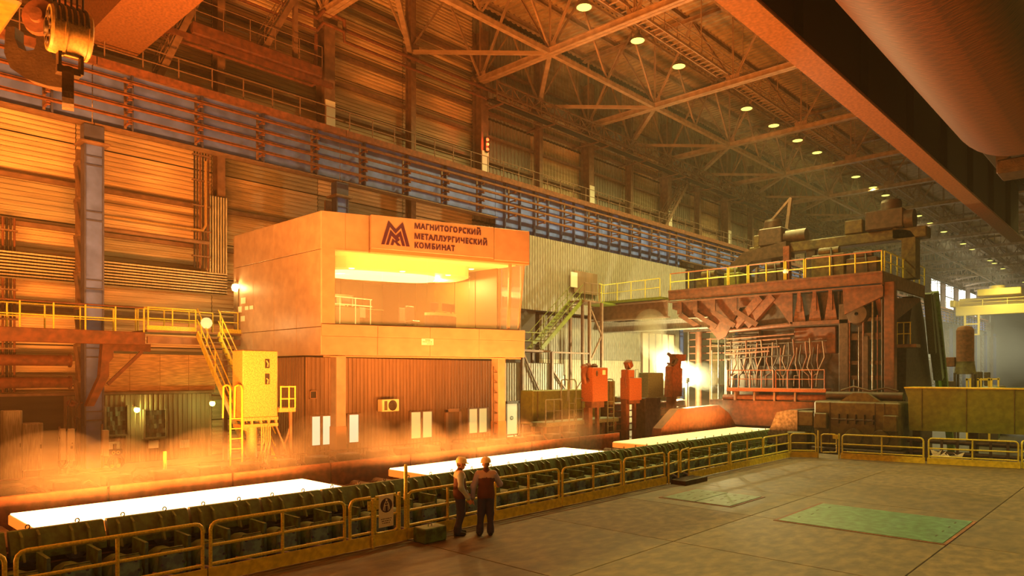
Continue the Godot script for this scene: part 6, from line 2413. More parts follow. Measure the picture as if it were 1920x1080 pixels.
	lathe(st, at, [Vector2(0, -0.15), Vector2(0.13, -0.1), Vector2(0.16, 0), Vector2(0.1, 0.12), Vector2(0, 0.15)], 12)
	part("globe", st, "globe", t)
	st = mb()
	bar(st, Vector3(40.15, 9.06, -16.1), Vector3(40.15, 11.0, -16.1), 0.3, 0.35)
	part("stand", st, "orange_dark", t)
	# right side: balcony, lime green braces
	t = thing("side_balcony", "small yellow railed balcony on the dark right side of the mill stand", "balcony", Vector3(42, 5.2, -10.6))
	st = mb()
	cbx(st, Vector3(42.2, 5.2, -10.6), Vector3(0.9, 0.18, 1.4), 0.02)
	part("deck", st, "brown_steel", t)
	for k in 4:
		st = mb()
		tube(st, Vector3(41.8, 5.3, -11.15 + k * 0.32), Vector3(41.8, 6.45, -11.15 + k * 0.32), 0.03, 6)
		part("rail_post", st, "yellow_clean", t)
	st = mb()
	for y in [5.85, 6.45]:
		tube(st, Vector3(41.8, y, -11.15), Vector3(41.8, y, -10.15), 0.03, 6)
	part("rail", st, "yellow_clean", t)
	t = thing("housing_brace", "sloping green and olive brace plates on the right flank of the mill stand", "brace", Vector3(48, -1.0, -11))
	st = mb()
	prism(st, [Vector2(45.4, -1.6), Vector2(52.0, -1.6), Vector2(52.0, 2.6), Vector2(50.0, 7.0), Vector2(49.0, 8.4), Vector2(47.5, 8.4), Vector2(46.0, 5.6)], Vector3(0, 0, -11.4), Vector3(1, 0, 0), UPV, Vector3(0, 0, -0.6))
	part("flank_plate", st, "machine_dark", t)
	st = mb()
	bar(st, Vector3(48.9, 8.6, -10.9), Vector3(51.4, 3.4, -10.9), 0.5, 0.5, Vector3(0, 0, 1))
	bar(st, Vector3(48.6, 8.6, -10.9), Vector3(49.8, 5.0, -10.9), 0.35, 0.4, Vector3(0, 0, 1))
	part("brace_tube", st, "grey_green", t)
	st = mb()
	prism(st, [Vector2(51.4, 8.0), Vector2(54.6, 2.4), Vector2(52.6, 2.4), Vector2(51.0, 6.0)], Vector3(0, 0, -11.1), Vector3(1, 0, 0), UPV, Vector3(0, 0, -0.2))
	part("lime_plate", st, "lime", t)
	st = mb()
	bar(st, Vector3(50.8, 8.9, -11.0), Vector3(55.4, -1.6, -11.0), 0.35, 0.4, Vector3(0, 0, 1))
	part("outer_brace", st, "green_dark", t)
	st = mb()
	box2(st, Vector3(46.6, 7.6, -13.2), Vector3(51.5, 8.25, -12.1))
	box2(st, Vector3(46.6, -1.6, -13.2), Vector3(51.5, 7.6, -12.2))
	part("flank_body", st, "machine_dark", t)


# ---------------------------------------------------------------- right foreground machines and far hall
func right_side():
	# near entry guide with its arm
	var t = thing("entry_guide", "pale edged wedge entry guide on the near side, left of the dark gearbox", "guide", Vector3(35.8, -1.6, -14), "entry guides of the mill stand")
	var st = mb()
	prism(st, [Vector2(-15.3, 0.2), Vector2(-14.65, 1.75), Vector2(-14.1, 1.9), Vector2(-13.6, 1.9), Vector2(-13.6, 0.2)], Vector3(35.2, 0, 0), Vector3(0, 0, 1), UPV, Vector3(2.6, 0, 0))
	part("guide_head", st, "bare_steel", t)
	st = mb()
	cbx(st, Vector3(35.6, 1.5, -13.35), Vector3(0.7, 0.75, 1.0), 0.05)
	cbx(st, Vector3(35.4, 0.4, -13.6), Vector3(0.8, 0.9, 1.0), 0.08)
	part("guide_arm", st, "olive_dark", t)
	st = mb()
	box2(st, Vector3(35.4, -1.6, -14.2), Vector3(36.6, 0.2, -12.9))
	part("pedestal", st, "machine_dark", t)
	# gearbox
	t = thing("gearbox", "huge oily olive-brown gearbox behind the right fence, with a pipe on top", "gearbox", Vector3(35.9, -1.6, -10.8))
	st = mb()
	cbx(st, Vector3(35.9, 1.3, -10.85), Vector3(1.7, 2.2, 3.8), 0.08)
	part("casing", st, "olive_dark", t)
	st = mb()
	cbx(st, Vector3(35.9, -0.7, -10.8), Vector3(2.0, 1.8, 4.1), 0.05)
	part("base", st, "machine_dark", t)
	for r in 2:
		for k in 9:
			st = mb()
			lathe(st, Vector3(34.88, [-0.05, -0.75][r], -12.55 + k * 0.44), [Vector2(0.0, 0.01), Vector2(0.12, 0.01), Vector2(0.15, 0.04), Vector2(0.16, 0.0)], 12, Basis(Vector3(0, 0, 1), Vector3(-1, 0, 0), Vector3(0, 1.25, 0)))
			part("port", st, "black", t)
	st = mb()
	tube(st, Vector3(35.8, 2.65, -12.4), Vector3(35.8, 2.65, -9.0), 0.2, 12)
	part("top_pipe", st, "machine", t)
	st = mb()
	prism(st, [Vector2(-11.6, 2.4), Vector2(-11.0, 2.8), Vector2(-10.4, 2.8), Vector2(-9.8, 2.4)], Vector3(35.2, 0, 0), Vector3(0, 0, 1), UPV, Vector3(0.3, 0, 0))
	part("top_lug", st, "olive_dark", t)
	st = mb()
	tube(st, Vector3(34.95, 1.55, -11.9), Vector3(34.95, 1.55, -10.0), 0.05, 8)
	for k in 5:
		box2(st, Vector3(34.9, 1.35, -11.6 + k * 0.38), Vector3(35.05, 1.8, -11.56 + k * 0.38))
	part("front_pipe", st, "machine", t)
	for k in 2:
		st = mb()
		cbx(st, Vector3(34.9, 1.45, [-12.35, -9.3][k]), Vector3(0.3, 0.75, 0.6), 0.04)
		part("end_box", st, "olive_dark", t)
	for z in [-12.0, -10.0, -9.6]:
		st = mb()
		box2(st, Vector3(35.02, 0.25, z - 0.02), Vector3(35.06, 2.35, z + 0.02))
		part("seam_rib", st, "machine_dark", t)
	for k in 2:
		st = mb()
		lathe(st, Vector3(35.0, 0.75, [-10.9, -9.75][k]), [Vector2(0, 0.06), Vector2(0.36, 0.06), Vector2(0.4, 0.02), Vector2(0.4, 0)], 16, Basis(Vector3(0, 0, 1), Vector3(-1, 0, 0), Vector3(0, 1, 0)))
		part("round_cover", st, "olive_dark", t)
	st = mb()
	ptube(st, [Vector3(35.4, 2.9, -11.6), Vector3(35.3, 3.1, -11.0), Vector3(35.3, 2.9, -10.3), Vector3(35.4, 3.05, -9.6), Vector3(35.5, 2.9, -9.15)], 0.05, 6)
	part("cable_hose", st, "machine", t)
	# trough
	t = thing("olive_trough", "long olive-green steel trough housing at the right edge behind the fence", "trough", Vector3(36.2, -1.6, -5))
	st = mb()
	prism(st, [Vector2(-8.9, 3.05), Vector2(-8.75, 2.6), Vector2(-8.7, 1.15), Vector2(2.0, 1.25), Vector2(2.0, 3.2)], Vector3(35.5, 0, 0), Vector3(0, 0, 1), UPV, Vector3(1.4, 0, 0))
	part("trough_body", st, "olive", t)
	st = mb()
	box2(st, Vector3(35.45, 3.05, -8.9), Vector3(37.0, 3.1, 2.0))
	part("top_lip", st, "yellow", t)
	for k in 3:
		st = mb()
		box2(st, Vector3(35.47, 1.2, -8.2 + k * 1.7), Vector3(35.5, 3.1, -8.17 + k * 1.7))
		part("seam_rib", st, "olive_dark", t)
	for k in 4:
		st = mb()
		bar(st, Vector3(36.0, -1.6, -8.5 + k * 2.2), Vector3(36.0, 1.2, -8.5 + k * 2.2), 0.3, 0.3)
		part("leg", st, "machine_dark", t)
	t = thing("pipe_bank", "dark bank of pipes under the olive trough behind the fence", "pipes", Vector3(35.8, -1.6, -6))
	for k in 10:
		st = mb()
		bar(st, Vector3(35.4, -1.2, -8.6 + k * 0.6), Vector3(35.4, 0.9, -8.6 + k * 0.6), 0.06, 0.1)
		part("slat", st, "machine_dark", t)
	for k in 3:
		st = mb()
		tube(st, Vector3(35.6, 0.7 - k * 0.5, -8.8), Vector3(35.6, 0.7 - k * 0.5, 0), 0.1, 8)
		part("pipe", st, "machine", t)
	st = mb()
	org = Vector3(33.4, 0.35, -6.9)
	for k in 7:
		var g = k * 0.9
		tri(st, org + Vector3(0.1 * sin(g), 0.2 * cos(g), -0.5 + k * 0.14), org + Vector3(0.2, -0.1 + 0.1 * sin(g * 2), -0.4 + k * 0.16), org + Vector3(-0.1, 0.12 * cos(g * 1.6), -0.2 + k * 0.15), Vector3(-1, 0.3, 0).normalized(), Vector3(-1, -0.3, 0.2).normalized(), Vector3(-1, 0, -0.3).normalized())
		tri(st, org + Vector3(0.15, 0.1 * cos(g * 2), -0.5 + k * 0.14), org + Vector3(0.0, -0.2 + 0.1 * sin(g), -0.35 + k * 0.15), org + Vector3(0.1, 0.22 * sin(g * 1.3), -0.25 + k * 0.16), Vector3(-1, 0.5, 0).normalized(), Vector3(-1, -0.4, 0.2).normalized(), Vector3(-1, 0.1, -0.3).normalized())
	bx(st, org + Vector3(0.1, -0.2, 0), Vector3(0.3, 0.3, 0.9))
	solo("plastic_wrap", "crumpled shiny plastic wrap behind the right fence", "wrap", st, "white_paint", org)
	# capsule shaped tank on its frame
	t = thing("round_tank", "brown round-topped tank standing beyond the olive trough", "tank", Vector3(60, -1.6, -11))
	st = mb()
	lathe(st, Vector3(60, 4.6, -11.05), [Vector2(0.56, 0), Vector2(0.56, 2.3), Vector2(0.46, 2.52), Vector2(0.25, 2.62), Vector2(0, 2.64)], 18)
	part("tank_body", st, "rust", t)
	st = mb()
	lathe(st, Vector3(60, 4.55, -11.05), [Vector2(0.59, 0), Vector2(0.59, 0.08)], 18)
	lathe(st, Vector3(60, 3.7, -11.05), [Vector2(0.7, 0), Vector2(0.56, 0.9)], 18)
	part("skirt", st, "olive_dark", t)
	st = mb()
	for s in [-0.55, 0.55]:
		for q in [-0.5, 0.5]:
			bar(st, Vector3(60 + q, -1.6, -11.05 + s), Vector3(60 + q, 3.8, -11.05 + s), 0.14, 0.14)
	cbx(st, Vector3(60, 2.6, -11.9), Vector3(0.6, 1.2, 0.5), 0.03)
	part("frame", st, "machine", t)
	st = mb()
	cbx(st, Vector3(60, 4.6, -11.95), Vector3(0.5, 0.7, 0.6), 0.03)
	part("side_box", st, "rust", t)
	# conveyor machines and yellow rails further along
	for k in 5:
		var p = [Vector3(63.6, -1.6, -10.6), Vector3(67, -1.6, -11.0), Vector3(74, -1.6, -11.6), Vector3(80, -1.6, -13.2), Vector3(56, -1.6, -3.0)][k]
		t = thing("line_machine", "dark green and yellow mill machine far right beyond the trough, " + ["with a tall dark arm", "second in the row", "third, with a yellow frame", "farthest", "nearest, low and dark"][k], "machine", p, "far machines at the right")
		st = mb()
		cbx(st, p + Vector3(0, 2.2, 0), Vector3(3.0, 4.2, 1.6), 0.08)
		part("body", st, ["machine", "green_dark", "olive_dark", "green_dark", "machine_dark"][k], t)
		st = mb()
		for q in 3:
			bar(st, p + Vector3(-1.6, 0.4, -0.7 + q * 0.7), p + Vector3(-1.6, 5.0, -0.7 + q * 0.7), 0.12, 0.12)
		bar(st, p + Vector3(-1.6, 4.9, -0.8), p + Vector3(-1.6, 4.9, 0.8), 0.12, 0.12)
		part("yellow_frame", st, "yellow_far", t)
		st = mb()
		cbx(st, p + Vector3(-0.4, 4.9, -0.3), Vector3(0.6, 1.2, 0.4), 0.05)
		part("arm", st, "machine_dark", t)
	railing("line_railing", "far yellow railing along the mill line at the right edge", "", [Vector3(56, 1.2, -7.2), Vector3(90, 1.2, -9.0)], 1.1, 3.0, "yellow_far", 1, 0.05)
	t = thing("line_walkway", "green walkway beneath the far yellow railing at the right edge", "walkway", Vector3(72, -1.6, -8))
	st = mb()
	prism(st, [Vector2(56, -7.1), Vector2(90, -8.9), Vector2(90, -7.6), Vector2(56, -5.6)], Vector3(0, 0.95, 0), Vector3(1, 0, 0), Vector3(0, 0, 1), Vector3(0, 0.24, 0))
	part("deck", st, "green", t)
	st = mb()
	for k in 6:
		bar(st, Vector3(57 + k * 6.2, -1.6, -6.8 - k * 0.25), Vector3(57 + k * 6.2, 0.95, -6.8 - k * 0.25), 0.25, 0.25)
	part("leg", st, "machine_dark", t)
	# far yellow crane
	t = thing("bridge_crane", "bright yellow bridge crane spanning the hall in the far distance", "crane", Vector3(150, 15.9, -10))
	st = mb()
	cbx(st, Vector3(150, 15.2, -8), Vector3(1.6, 1.7, 42), 0.08)
	part("main_girder", st, "yellow_far", t)
	st = mb()
	cbx(st, Vector3(153, 17.0, -8), Vector3(1.6, 1.5, 42), 0.08)
	part("second_girder", st, "yellow_far", t)
	st = mb()
	cbx(st, Vector3(151.5, 16.6, -29.3), Vector3(7, 1.2, 0.7), 0.08)
	part("end_truck", st, "yellow_far", t)
	st = mb()
	cbx(st, Vector3(151.5, 18.4, -22.5), Vector3(3.5, 1.2, 6.5), 0.1)
	lathe(st, Vector3(151.5, 19.0, -23), [Vector2(1.2, 0), Vector2(1.2, 0.6), Vector2(0, 0.8)], 12)
	part("trolley", st, "yellow_far", t)
	st = mb()
	for z in [-27.5, -25.4]:
		bar(st, Vector3(149.2, 10.8, z), Vector3(149.2, 14.4, z), 0.3, 0.3)
	for y in [10.9, 12.8]:
		bar(st, Vector3(149.2, y, -27.5), Vector3(149.2, y, -25.4), 0.25, 0.25)
	part("cage", st, "yellow_far", t)
	railing("crane_railing", "thin yellow railing along the far yellow bridge crane", "", [Vector3(149.4, 16.06, -28.5), Vector3(149.4, 16.06, 8)], 1.1, 3.5, "yellow_far", 1, 0.06)


# ---------------------------------------------------------------- cranes overhead
func overhead_cranes():
	# orange bridge crane at the upper left: box girder, with the far end on the runway
	var t = thing("bridge_crane", "broad orange bridge crane girder crossing overhead at the upper left", "crane", Vector3(9.3, 16.4, -12))
	var st = mb()
	cbx(st, Vector3(9.35, 17.6, -13.2), Vector3(1.75, 2.3, 35.2), 0.03)
	part("box_girder", st, "crane_orange", t)
	st = mb()
	box2(st, Vector3(8.4, 16.4, -30.85), Vector3(10.32, 16.45, 4.4))
	part("bottom_flange", st, "crane_orange", t)
	st = mb()
	cbx(st, Vector3(5.4, 17.8, -13.2), Vector3(1.6, 2.3, 35.2), 0.03)
	part("second_girder", st, "orange_dark", t)
	st = mb()
	for k in 6:
		box2(st, Vector3(10.2, 16.5, -28 + k * 5.5), Vector3(10.26, 18.7, -27.92 + k * 5.5))
	part("web_stiffener", st, "crane_orange", t)
	# hook block hanging from ropes
	var Fd = Vector3(0.7294, 0, 0.6841).cross(UPV)
	Fd = Vector3(0.6841, 0, 0.7294)
	var Dp = Vector3(0.7294, 0, -0.6841)
	var o0 = Vector3(3.506, 9.46, -15.0)
	t = thing("crane_hook", "massive rusty plate hook hanging from the crane at the upper left", "hook", o0)
	var st2 = []
	for q in [[21, 51], [37, 52], [37, 73], [44, 91], [58, 98], [73, 95], [77, 84], [77, 67], [64, 60], [67, 29], [73, 4], [107, 0], [109, 64], [104, 67], [102, 93], [109, 111], [124, 124], [133, 133], [131, 167], [98, 162], [58, 149], [29, 129], [17, 100], [19, 67]]:
		st2.append(Vector2((q[0] - 80.0) / 103.7, (100.0 - q[1]) / 103.7))
	st = mb()
	prism(st, st2, o0 - Dp * 0.12, Fd, UPV, Dp * 0.24)
	part("hook_plate", st, "machine", t)
	st = mb()
	lathe(st, o0 + Fd * 0.06 + UPV * 0.62 - Dp * 0.12, [Vector2(0, 0.16), Vector2(0.12, 0.15), Vector2(0.14, 0.1), Vector2(0.3, 0.08), Vector2(0.33, 0.0)], 18, Basis(Fd, -Dp, UPV))
	part("hook_pin", st, "rust", t)
	st = mb()
	for k in 4:
		tube(st, o0 + Fd * (-0.05 + k * 0.1) + UPV * 0.9, o0 + Fd * (-0.05 + k * 0.1) + UPV * 7.0, 0.02, 5)
	part("wire_rope", st, "rubber", t)
	# sheave block with ropes and its small hook
	var d0 = o0 + Fd * 0.66 + UPV * 0.27 - Dp * 0.3
	t = thing("hook_block", "round rope sheave block with an orange-lit casing and a small hook below it", "hook block", d0)
	var ax = (Fd * 0.74 + Dp * 0.67).normalized()
	var DB = Basis(ax.cross(UPV).normalized(), ax, UPV)
	st = mb()
	lathe(st, d0, [Vector2(0.1, -0.3), Vector2(0.38, -0.3), Vector2(0.4, -0.26), Vector2(0.4, -0.1), Vector2(0.42, -0.1), Vector2(0.42, -0.06), Vector2(0.4, -0.06), Vector2(0.4, 0.26), Vector2(0.42, 0.26), Vector2(0.42, 0.31), Vector2(0.4, 0.31), Vector2(0.36, 0.34), Vector2(0, 0.34)], 28, DB)
	part("casing", st, "buff", t)
	st = mb()
	lathe(st, d0 - ax * 0.3, [Vector2(0.0, -0.07), Vector2(0.09, -0.06), Vector2(0.11, 0.0), Vector2(0.34, 0.0), Vector2(0.36, 0.03)], 20, DB)
	for a in 8:
		var g = TAU * a / 8.0
		lathe(st, d0 - ax * 0.3 + (DB.x * cos(g) + UPV * sin(g)) * 0.23, [Vector2(0.0, -0.03), Vector2(0.06, -0.025), Vector2(0.07, 0.02)], 8, DB)
	part("sheave_face", st, "machine_dark", t)
	st = mb()
	for k in 6:
		tube(st, d0 + ax * (-0.22 + k * 0.09) + UPV * 0.25, d0 + ax * (-0.22 + k * 0.09) + UPV * 6.8, 0.018, 5)
	for k in 6:
		var arc = []
		for a in 9:
			arc.append(d0 + ax * (-0.22 + k * 0.09) + (DB.x * cos(PI * a / 8.0) + UPV * sin(PI * a / 8.0)) * 0.42)
		ptube(st, arc, 0.03, 5)
	part("wire_rope", st, "rubber", t)
	st = mb()
	for k in 2:
		bar(st, d0 + ax * (-0.14 + 0.34 * k) - UPV * 0.34, d0 + ax * (-0.14 + 0.34 * k) - UPV * 0.72, 0.05, 0.16)
	bx(st, d0 - UPV * 0.7, Vector3(0.36, 0.12, 0.18), Basis(ax, UPV, ax.cross(UPV)))
	part("yoke", st, "machine", t)
	st = mb()
	var lens = []
	for a in 20:
		var g = TAU * a / 20.0
		lens.append(Vector2(0.2 * cos(g) * (1.0 - 0.35 * sin(g)), 0.38 * sin(g)))
	var vd = (Dp - Fd * 0.62).normalized()
	var nd = (Fd + Dp * 0.62).normalized()
	prism(st, lens, d0 - UPV * 1.0 - nd * 0.09, vd, UPV, nd * 0.18)
	tube(st, d0 - UPV * 0.62, d0 - UPV * 0.8, 0.08, 8)
	part("small_hook", st, "machine", t)
	# operator's cab behind the hook
	var cb = Vector3(2.1, 10.6, -17.2)
	t = thing("crane_cab", "yellow crane operator's cab with windows behind the hook, cut by the frame corner", "cab", cb)
	st = mb()
	cbx(st, cb + Vector3(0, 0.3, 0), Vector3(2.6, 0.5, 2.6), 0.06)
	part("cab_floor", st, "cab_yellow", t)
	for k in 4:
		st = mb()
		var c = cb + Vector3([-1.25, 1.25, -1.25, 1.25][k], 0.5, [-1.25, -1.25, 1.25, 1.25][k])
		bar(st, c, c + UPV * 1.8, 0.12, 0.12)
		part("corner_post", st, "cab_yellow", t)
	st = mb()
	cbx(st, cb + Vector3(0, 2.4, 0), Vector3(2.7, 0.24, 2.7), 0.06)
	part("cab_roof", st, "cab_yellow", t)
	st = mb()
	box2(st, cb + Vector3(-1.2, 0.55, 1.24), cb + Vector3(1.2, 2.3, 1.26))
	box2(st, cb + Vector3(1.24, 0.55, -1.2), cb + Vector3(1.26, 2.3, 1.2))
	part("pane", st, "glass", t)
	st = mb()
	bar(st, cb + Vector3(-0.2, 0.45, -0.2), cb + Vector3(-0.1, 1.7, -0.4), 0.5, 0.3)
	part("seat", st, "machine_dark", t)
	for k in 3:
		st = mb()
		lathe(st, cb + Vector3(-0.6 + k * 0.75, 0.3, 1.32), [Vector2(0, 0.02), Vector2(0.12, 0.02), Vector2(0.2, 0.04), Vector2(0.22, 0)], 14, Basis(Vector3(1, 0, 0), Vector3(0, 0, 1), Vector3(0, -1, 0)))
		part("wheel_emblem", st, "machine", t)
	st = mb()
	for k in 2:
		bar(st, cb + Vector3(-0.8 + 1.6 * k, 2.5, -0.6), cb + Vector3(-0.8 + 1.6 * k, 5.6, -0.6), 0.2, 0.2)
	part("hanger", st, "machine_dark", t)
	# dark longitudinal girder and the cable drum at the upper right
	t = thing("crane_beam", "near overhead crane beam with an orange-lit underside, running into the upper right", "beam", Vector3(25, 12, -7))
	st = mb()
	cbx(st, Vector3(27, 12.05, -7.12), Vector3(54, 0.1, 0.72), 0.02)
	part("bottom_flange", st, "crane_orange", t)
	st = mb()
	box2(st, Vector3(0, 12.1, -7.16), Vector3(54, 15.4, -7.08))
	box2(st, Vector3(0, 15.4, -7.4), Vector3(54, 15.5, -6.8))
	part("web_plate", st, "shade_black", t)
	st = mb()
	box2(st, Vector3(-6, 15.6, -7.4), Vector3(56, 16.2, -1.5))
	part("added_shade_deck", st, "shade_black", t)  # unseen deck, added to keep lamp light off the drum and web
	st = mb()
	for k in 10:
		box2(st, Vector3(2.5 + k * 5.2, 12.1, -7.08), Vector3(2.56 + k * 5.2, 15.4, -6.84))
	part("web_stiffener", st, "shade_black", t)
	t = thing("cable_drum", "huge rusty round drum hanging overhead at the upper right", "drum", Vector3(14, 14, -3.4))
	st = mb()
	lathe(st, Vector3(-6, 12.9, -3.7), [Vector2(0, 0), Vector2(2.0, 0), Vector2(2.0, 34.4), Vector2(0, 34.4)], 40, Basis(Vector3(0, 1, 0), Vector3(1, 0, 0), Vector3(0, 0, 1)))
	part("drum_shell", st, "drum", t)
	st = mb()
	for k in 3:
		lathe(st, Vector3(-4 + k * 9.0, 12.9, -3.7), [Vector2(2.0, 0), Vector2(2.04, 0), Vector2(2.04, 0.12), Vector2(2.0, 0.12)], 40, Basis(Vector3(0, 1, 0), Vector3(1, 0, 0), Vector3(0, 0, 1)))
	part("hoop", st, "drum", t)
	t = thing("cross_beam", "dark cross beam closing the end of the overhead drum at the right edge", "beam", Vector3(32, 13, -3))
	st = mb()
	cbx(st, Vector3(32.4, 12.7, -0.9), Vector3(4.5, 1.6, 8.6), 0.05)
	part("beam_body", st, "shade_black", t)
	st = mb()
	cbx(st, Vector3(31.4, 11.2, -0.7), Vector3(1.4, 0.5, 8.0), 0.05)
	bar(st, Vector3(33.6, 11.6, -5.0), Vector3(33.6, 11.6, 2.2), 0.5, 0.06)
	part("lower_flange", st, "machine", t)
	st = mb()
	for k in 2:
		bar(st, Vector3(31.6, 12.0, -4.6 + k * 3.0), Vector3(31.6, 11.3, -4.6 + k * 3.0), 0.5, 0.4)
	part("hanger", st, "machine_dark", t)


# ---------------------------------------------------------------- people
func sdf_surface(st: SurfaceTool, bones: Array, cell: float, k: float, T: Transform3D, paint: Callable) -> void:
	# bones: [a, b, ra, rb, tag]; smooth union of tapered capsules, meshed as surface nets
	var lo := Vector3(1e9, 1e9, 1e9)
	var hi := -lo
	for b in bones:
		var r: float = maxf(b[2], b[3]) + cell * 3.0
		lo = lo.min(b[0] - Vector3.ONE * r).min(b[1] - Vector3.ONE * r)
		hi = hi.max(b[0] + Vector3.ONE * r).max(b[1] + Vector3.ONE * r)
	var nx := int((hi.x - lo.x) / cell) + 2
	var ny := int((hi.y - lo.y) / cell) + 2
	var nz := int((hi.z - lo.z) / cell) + 2
	var g := PackedFloat32Array()
	g.resize(nx * ny * nz)
	g.fill(9.0)
	for b in bones:
		var a: Vector3 = b[0]
		var c: Vector3 = b[1]
		var ra: float = b[2]
		var rb: float = b[3]
		var m := maxf(ra, rb) + k + cell * 2.0
		var p0 := (a.min(c) - Vector3.ONE * m - lo) / cell
		var p1 := (a.max(c) + Vector3.ONE * m - lo) / cell
		var d := c - a
		var l2 := maxf(d.length_squared(), 1e-9)
		for iz in range(maxi(0, int(p0.z)), mini(nz, int(p1.z) + 1)):
			for iy in range(maxi(0, int(p0.y)), mini(ny, int(p1.y) + 1)):
				var row := (iz * ny + iy) * nx
				for ix in range(maxi(0, int(p0.x)), mini(nx, int(p1.x) + 1)):
					var p := lo + Vector3(ix, iy, iz) * cell - a
					var t := clampf(p.dot(d) / l2, 0.0, 1.0)
					var v := (p - d * t).length() - lerpf(ra, rb, t)
					var o := g[row + ix]
					var h := maxf(k - absf(o - v), 0.0) / k
					g[row + ix] = minf(o, v) - h * h * k * 0.25
	var vid := {}
	var vs := []
	var ns := []
	var cs := []
	var sx := 1
	var sy := nx
	var sz := nx * ny
	for iz in nz - 1:
		for iy in ny - 1:
			for ix in nx - 1:
				var i := iz * sz + iy * sy + ix
				var v0 := g[i]
				if absf(v0) > cell * 2.5:
					continue
				var val := [v0, g[i + 1], g[i + sy], g[i + sy + 1], g[i + sz], g[i + sz + 1], g[i + sz + sy], g[i + sz + sy + 1]]
				var neg := 0
				for q in 8:
					if val[q] < 0.0:
						neg += 1
				if neg == 0 or neg == 8:
					continue
				var sum := Vector3.ZERO
				var n := 0
				for e in [[0, 1], [2, 3], [4, 5], [6, 7], [0, 2], [1, 3], [4, 6], [5, 7], [0, 4], [1, 5], [2, 6], [3, 7]]:
					var va: float = val[e[0]]
					var vb: float = val[e[1]]
					if (va < 0.0) != (vb < 0.0):
						var t := va / (va - vb)
						var pa := Vector3(e[0] & 1, (e[0] >> 1) & 1, e[0] >> 2)
						var pb := Vector3(e[1] & 1, (e[1] >> 1) & 1, e[1] >> 2)
						sum += pa.lerp(pb, t)
						n += 1
				var at := lo + (Vector3(ix, iy, iz) + sum / n) * cell
				var gr := Vector3(val[1] + val[3] + val[5] + val[7] - val[0] - val[2] - val[4] - val[6], val[2] + val[3] + val[6] + val[7] - val[0] - val[1] - val[4] - val[5], val[4] + val[5] + val[6] + val[7] - val[0] - val[1] - val[2] - val[3])
				vid[i] = vs.size()
				vs.append(T * at)
				ns.append((T.basis * gr).normalized())
				var best := 9.0
				var tag = ""
				for b in bones:
					var a: Vector3 = b[0]
					var d: Vector3 = b[1] - a
					var t := clampf((at - a).dot(d) / maxf(d.length_squared(), 1e-9), 0.0, 1.0)
					var dist: float = (at - a - d * t).length() - lerpf(b[2], b[3], t)
					if dist < best:
						best = dist
						tag = b[4]
				cs.append(paint.call(tag, at))
	var strides := [sx, sy, sz]
	for i in vid:
		for ax in 3:
			var s: int = strides[ax]
			var u: int = strides[(ax + 1) % 3]
			var w: int = strides[(ax + 2) % 3]
			if (g[i] < 0.0) == (g[i + s] < 0.0):
				continue
			if not (vid.has(i - u) and vid.has(i - w) and vid.has(i - u - w)):
				continue
			var q := [vid[i], vid[i - u], vid[i - u - w], vid[i - w]]
			for tr in [[0, 1, 2], [0, 2, 3]]:
				var A: int = q[tr[0]]
				var B: int = q[tr[1]]
				var C: int = q[tr[2]]
				var nn: Vector3 = ns[A] + ns[B] + ns[C]
				if ((vs[B] - vs[A]) as Vector3).cross(vs[C] - vs[A]).dot(nn) > 0.0:
					var sw := B
					B = C
					C = sw
				for z in [A, B, C]:
					st.set_color(cs[z])
					st.set_normal(ns[z])
					st.add_vertex(vs[z] - org)


func hand_bones(w: Vector3, dir: Vector3, palm_n: Vector3, side: float) -> Array:
	# wrist, direction of the fingers, the way the palm faces, thumb side
	var d := dir.normalized()
	var n := palm_n.slide(d).normalized()
	var s := d.cross(n) * side
	var o := []
	for q in [-0.024, 0.0, 0.024]:
		o.append([w + d * 0.015 + s * q * 0.7, w + d * 0.085 + s * q, 0.014, 0.014, "skin"])
	for f in 4:
		var off := (f - 1.5) * 0.0205
		var ln: float = [0.066, 0.075, 0.07, 0.056][f]
		var b := w + d * 0.088 + s * -off
		var m := b + d * ln * 0.5 + n * 0.012
		var e := m + (d * 0.62 + n * 0.78).normalized() * ln * 0.55
		o.append([b, m, 0.0092, 0.0086, "skin"])
		o.append([m, e, 0.0086, 0.0074, "skin"])
	var tb := w + d * 0.03 + s * 0.026
	var tm := tb + (d * 0.6 + s * 0.7 + n * 0.25).normalized() * 0.042
	o.append([tb, tm, 0.0115, 0.0102, "skin"])
	o.append([tm, tm + (d * 0.9 + n * 0.45).normalized() * 0.034, 0.0102, 0.0082, "skin"])
	return o


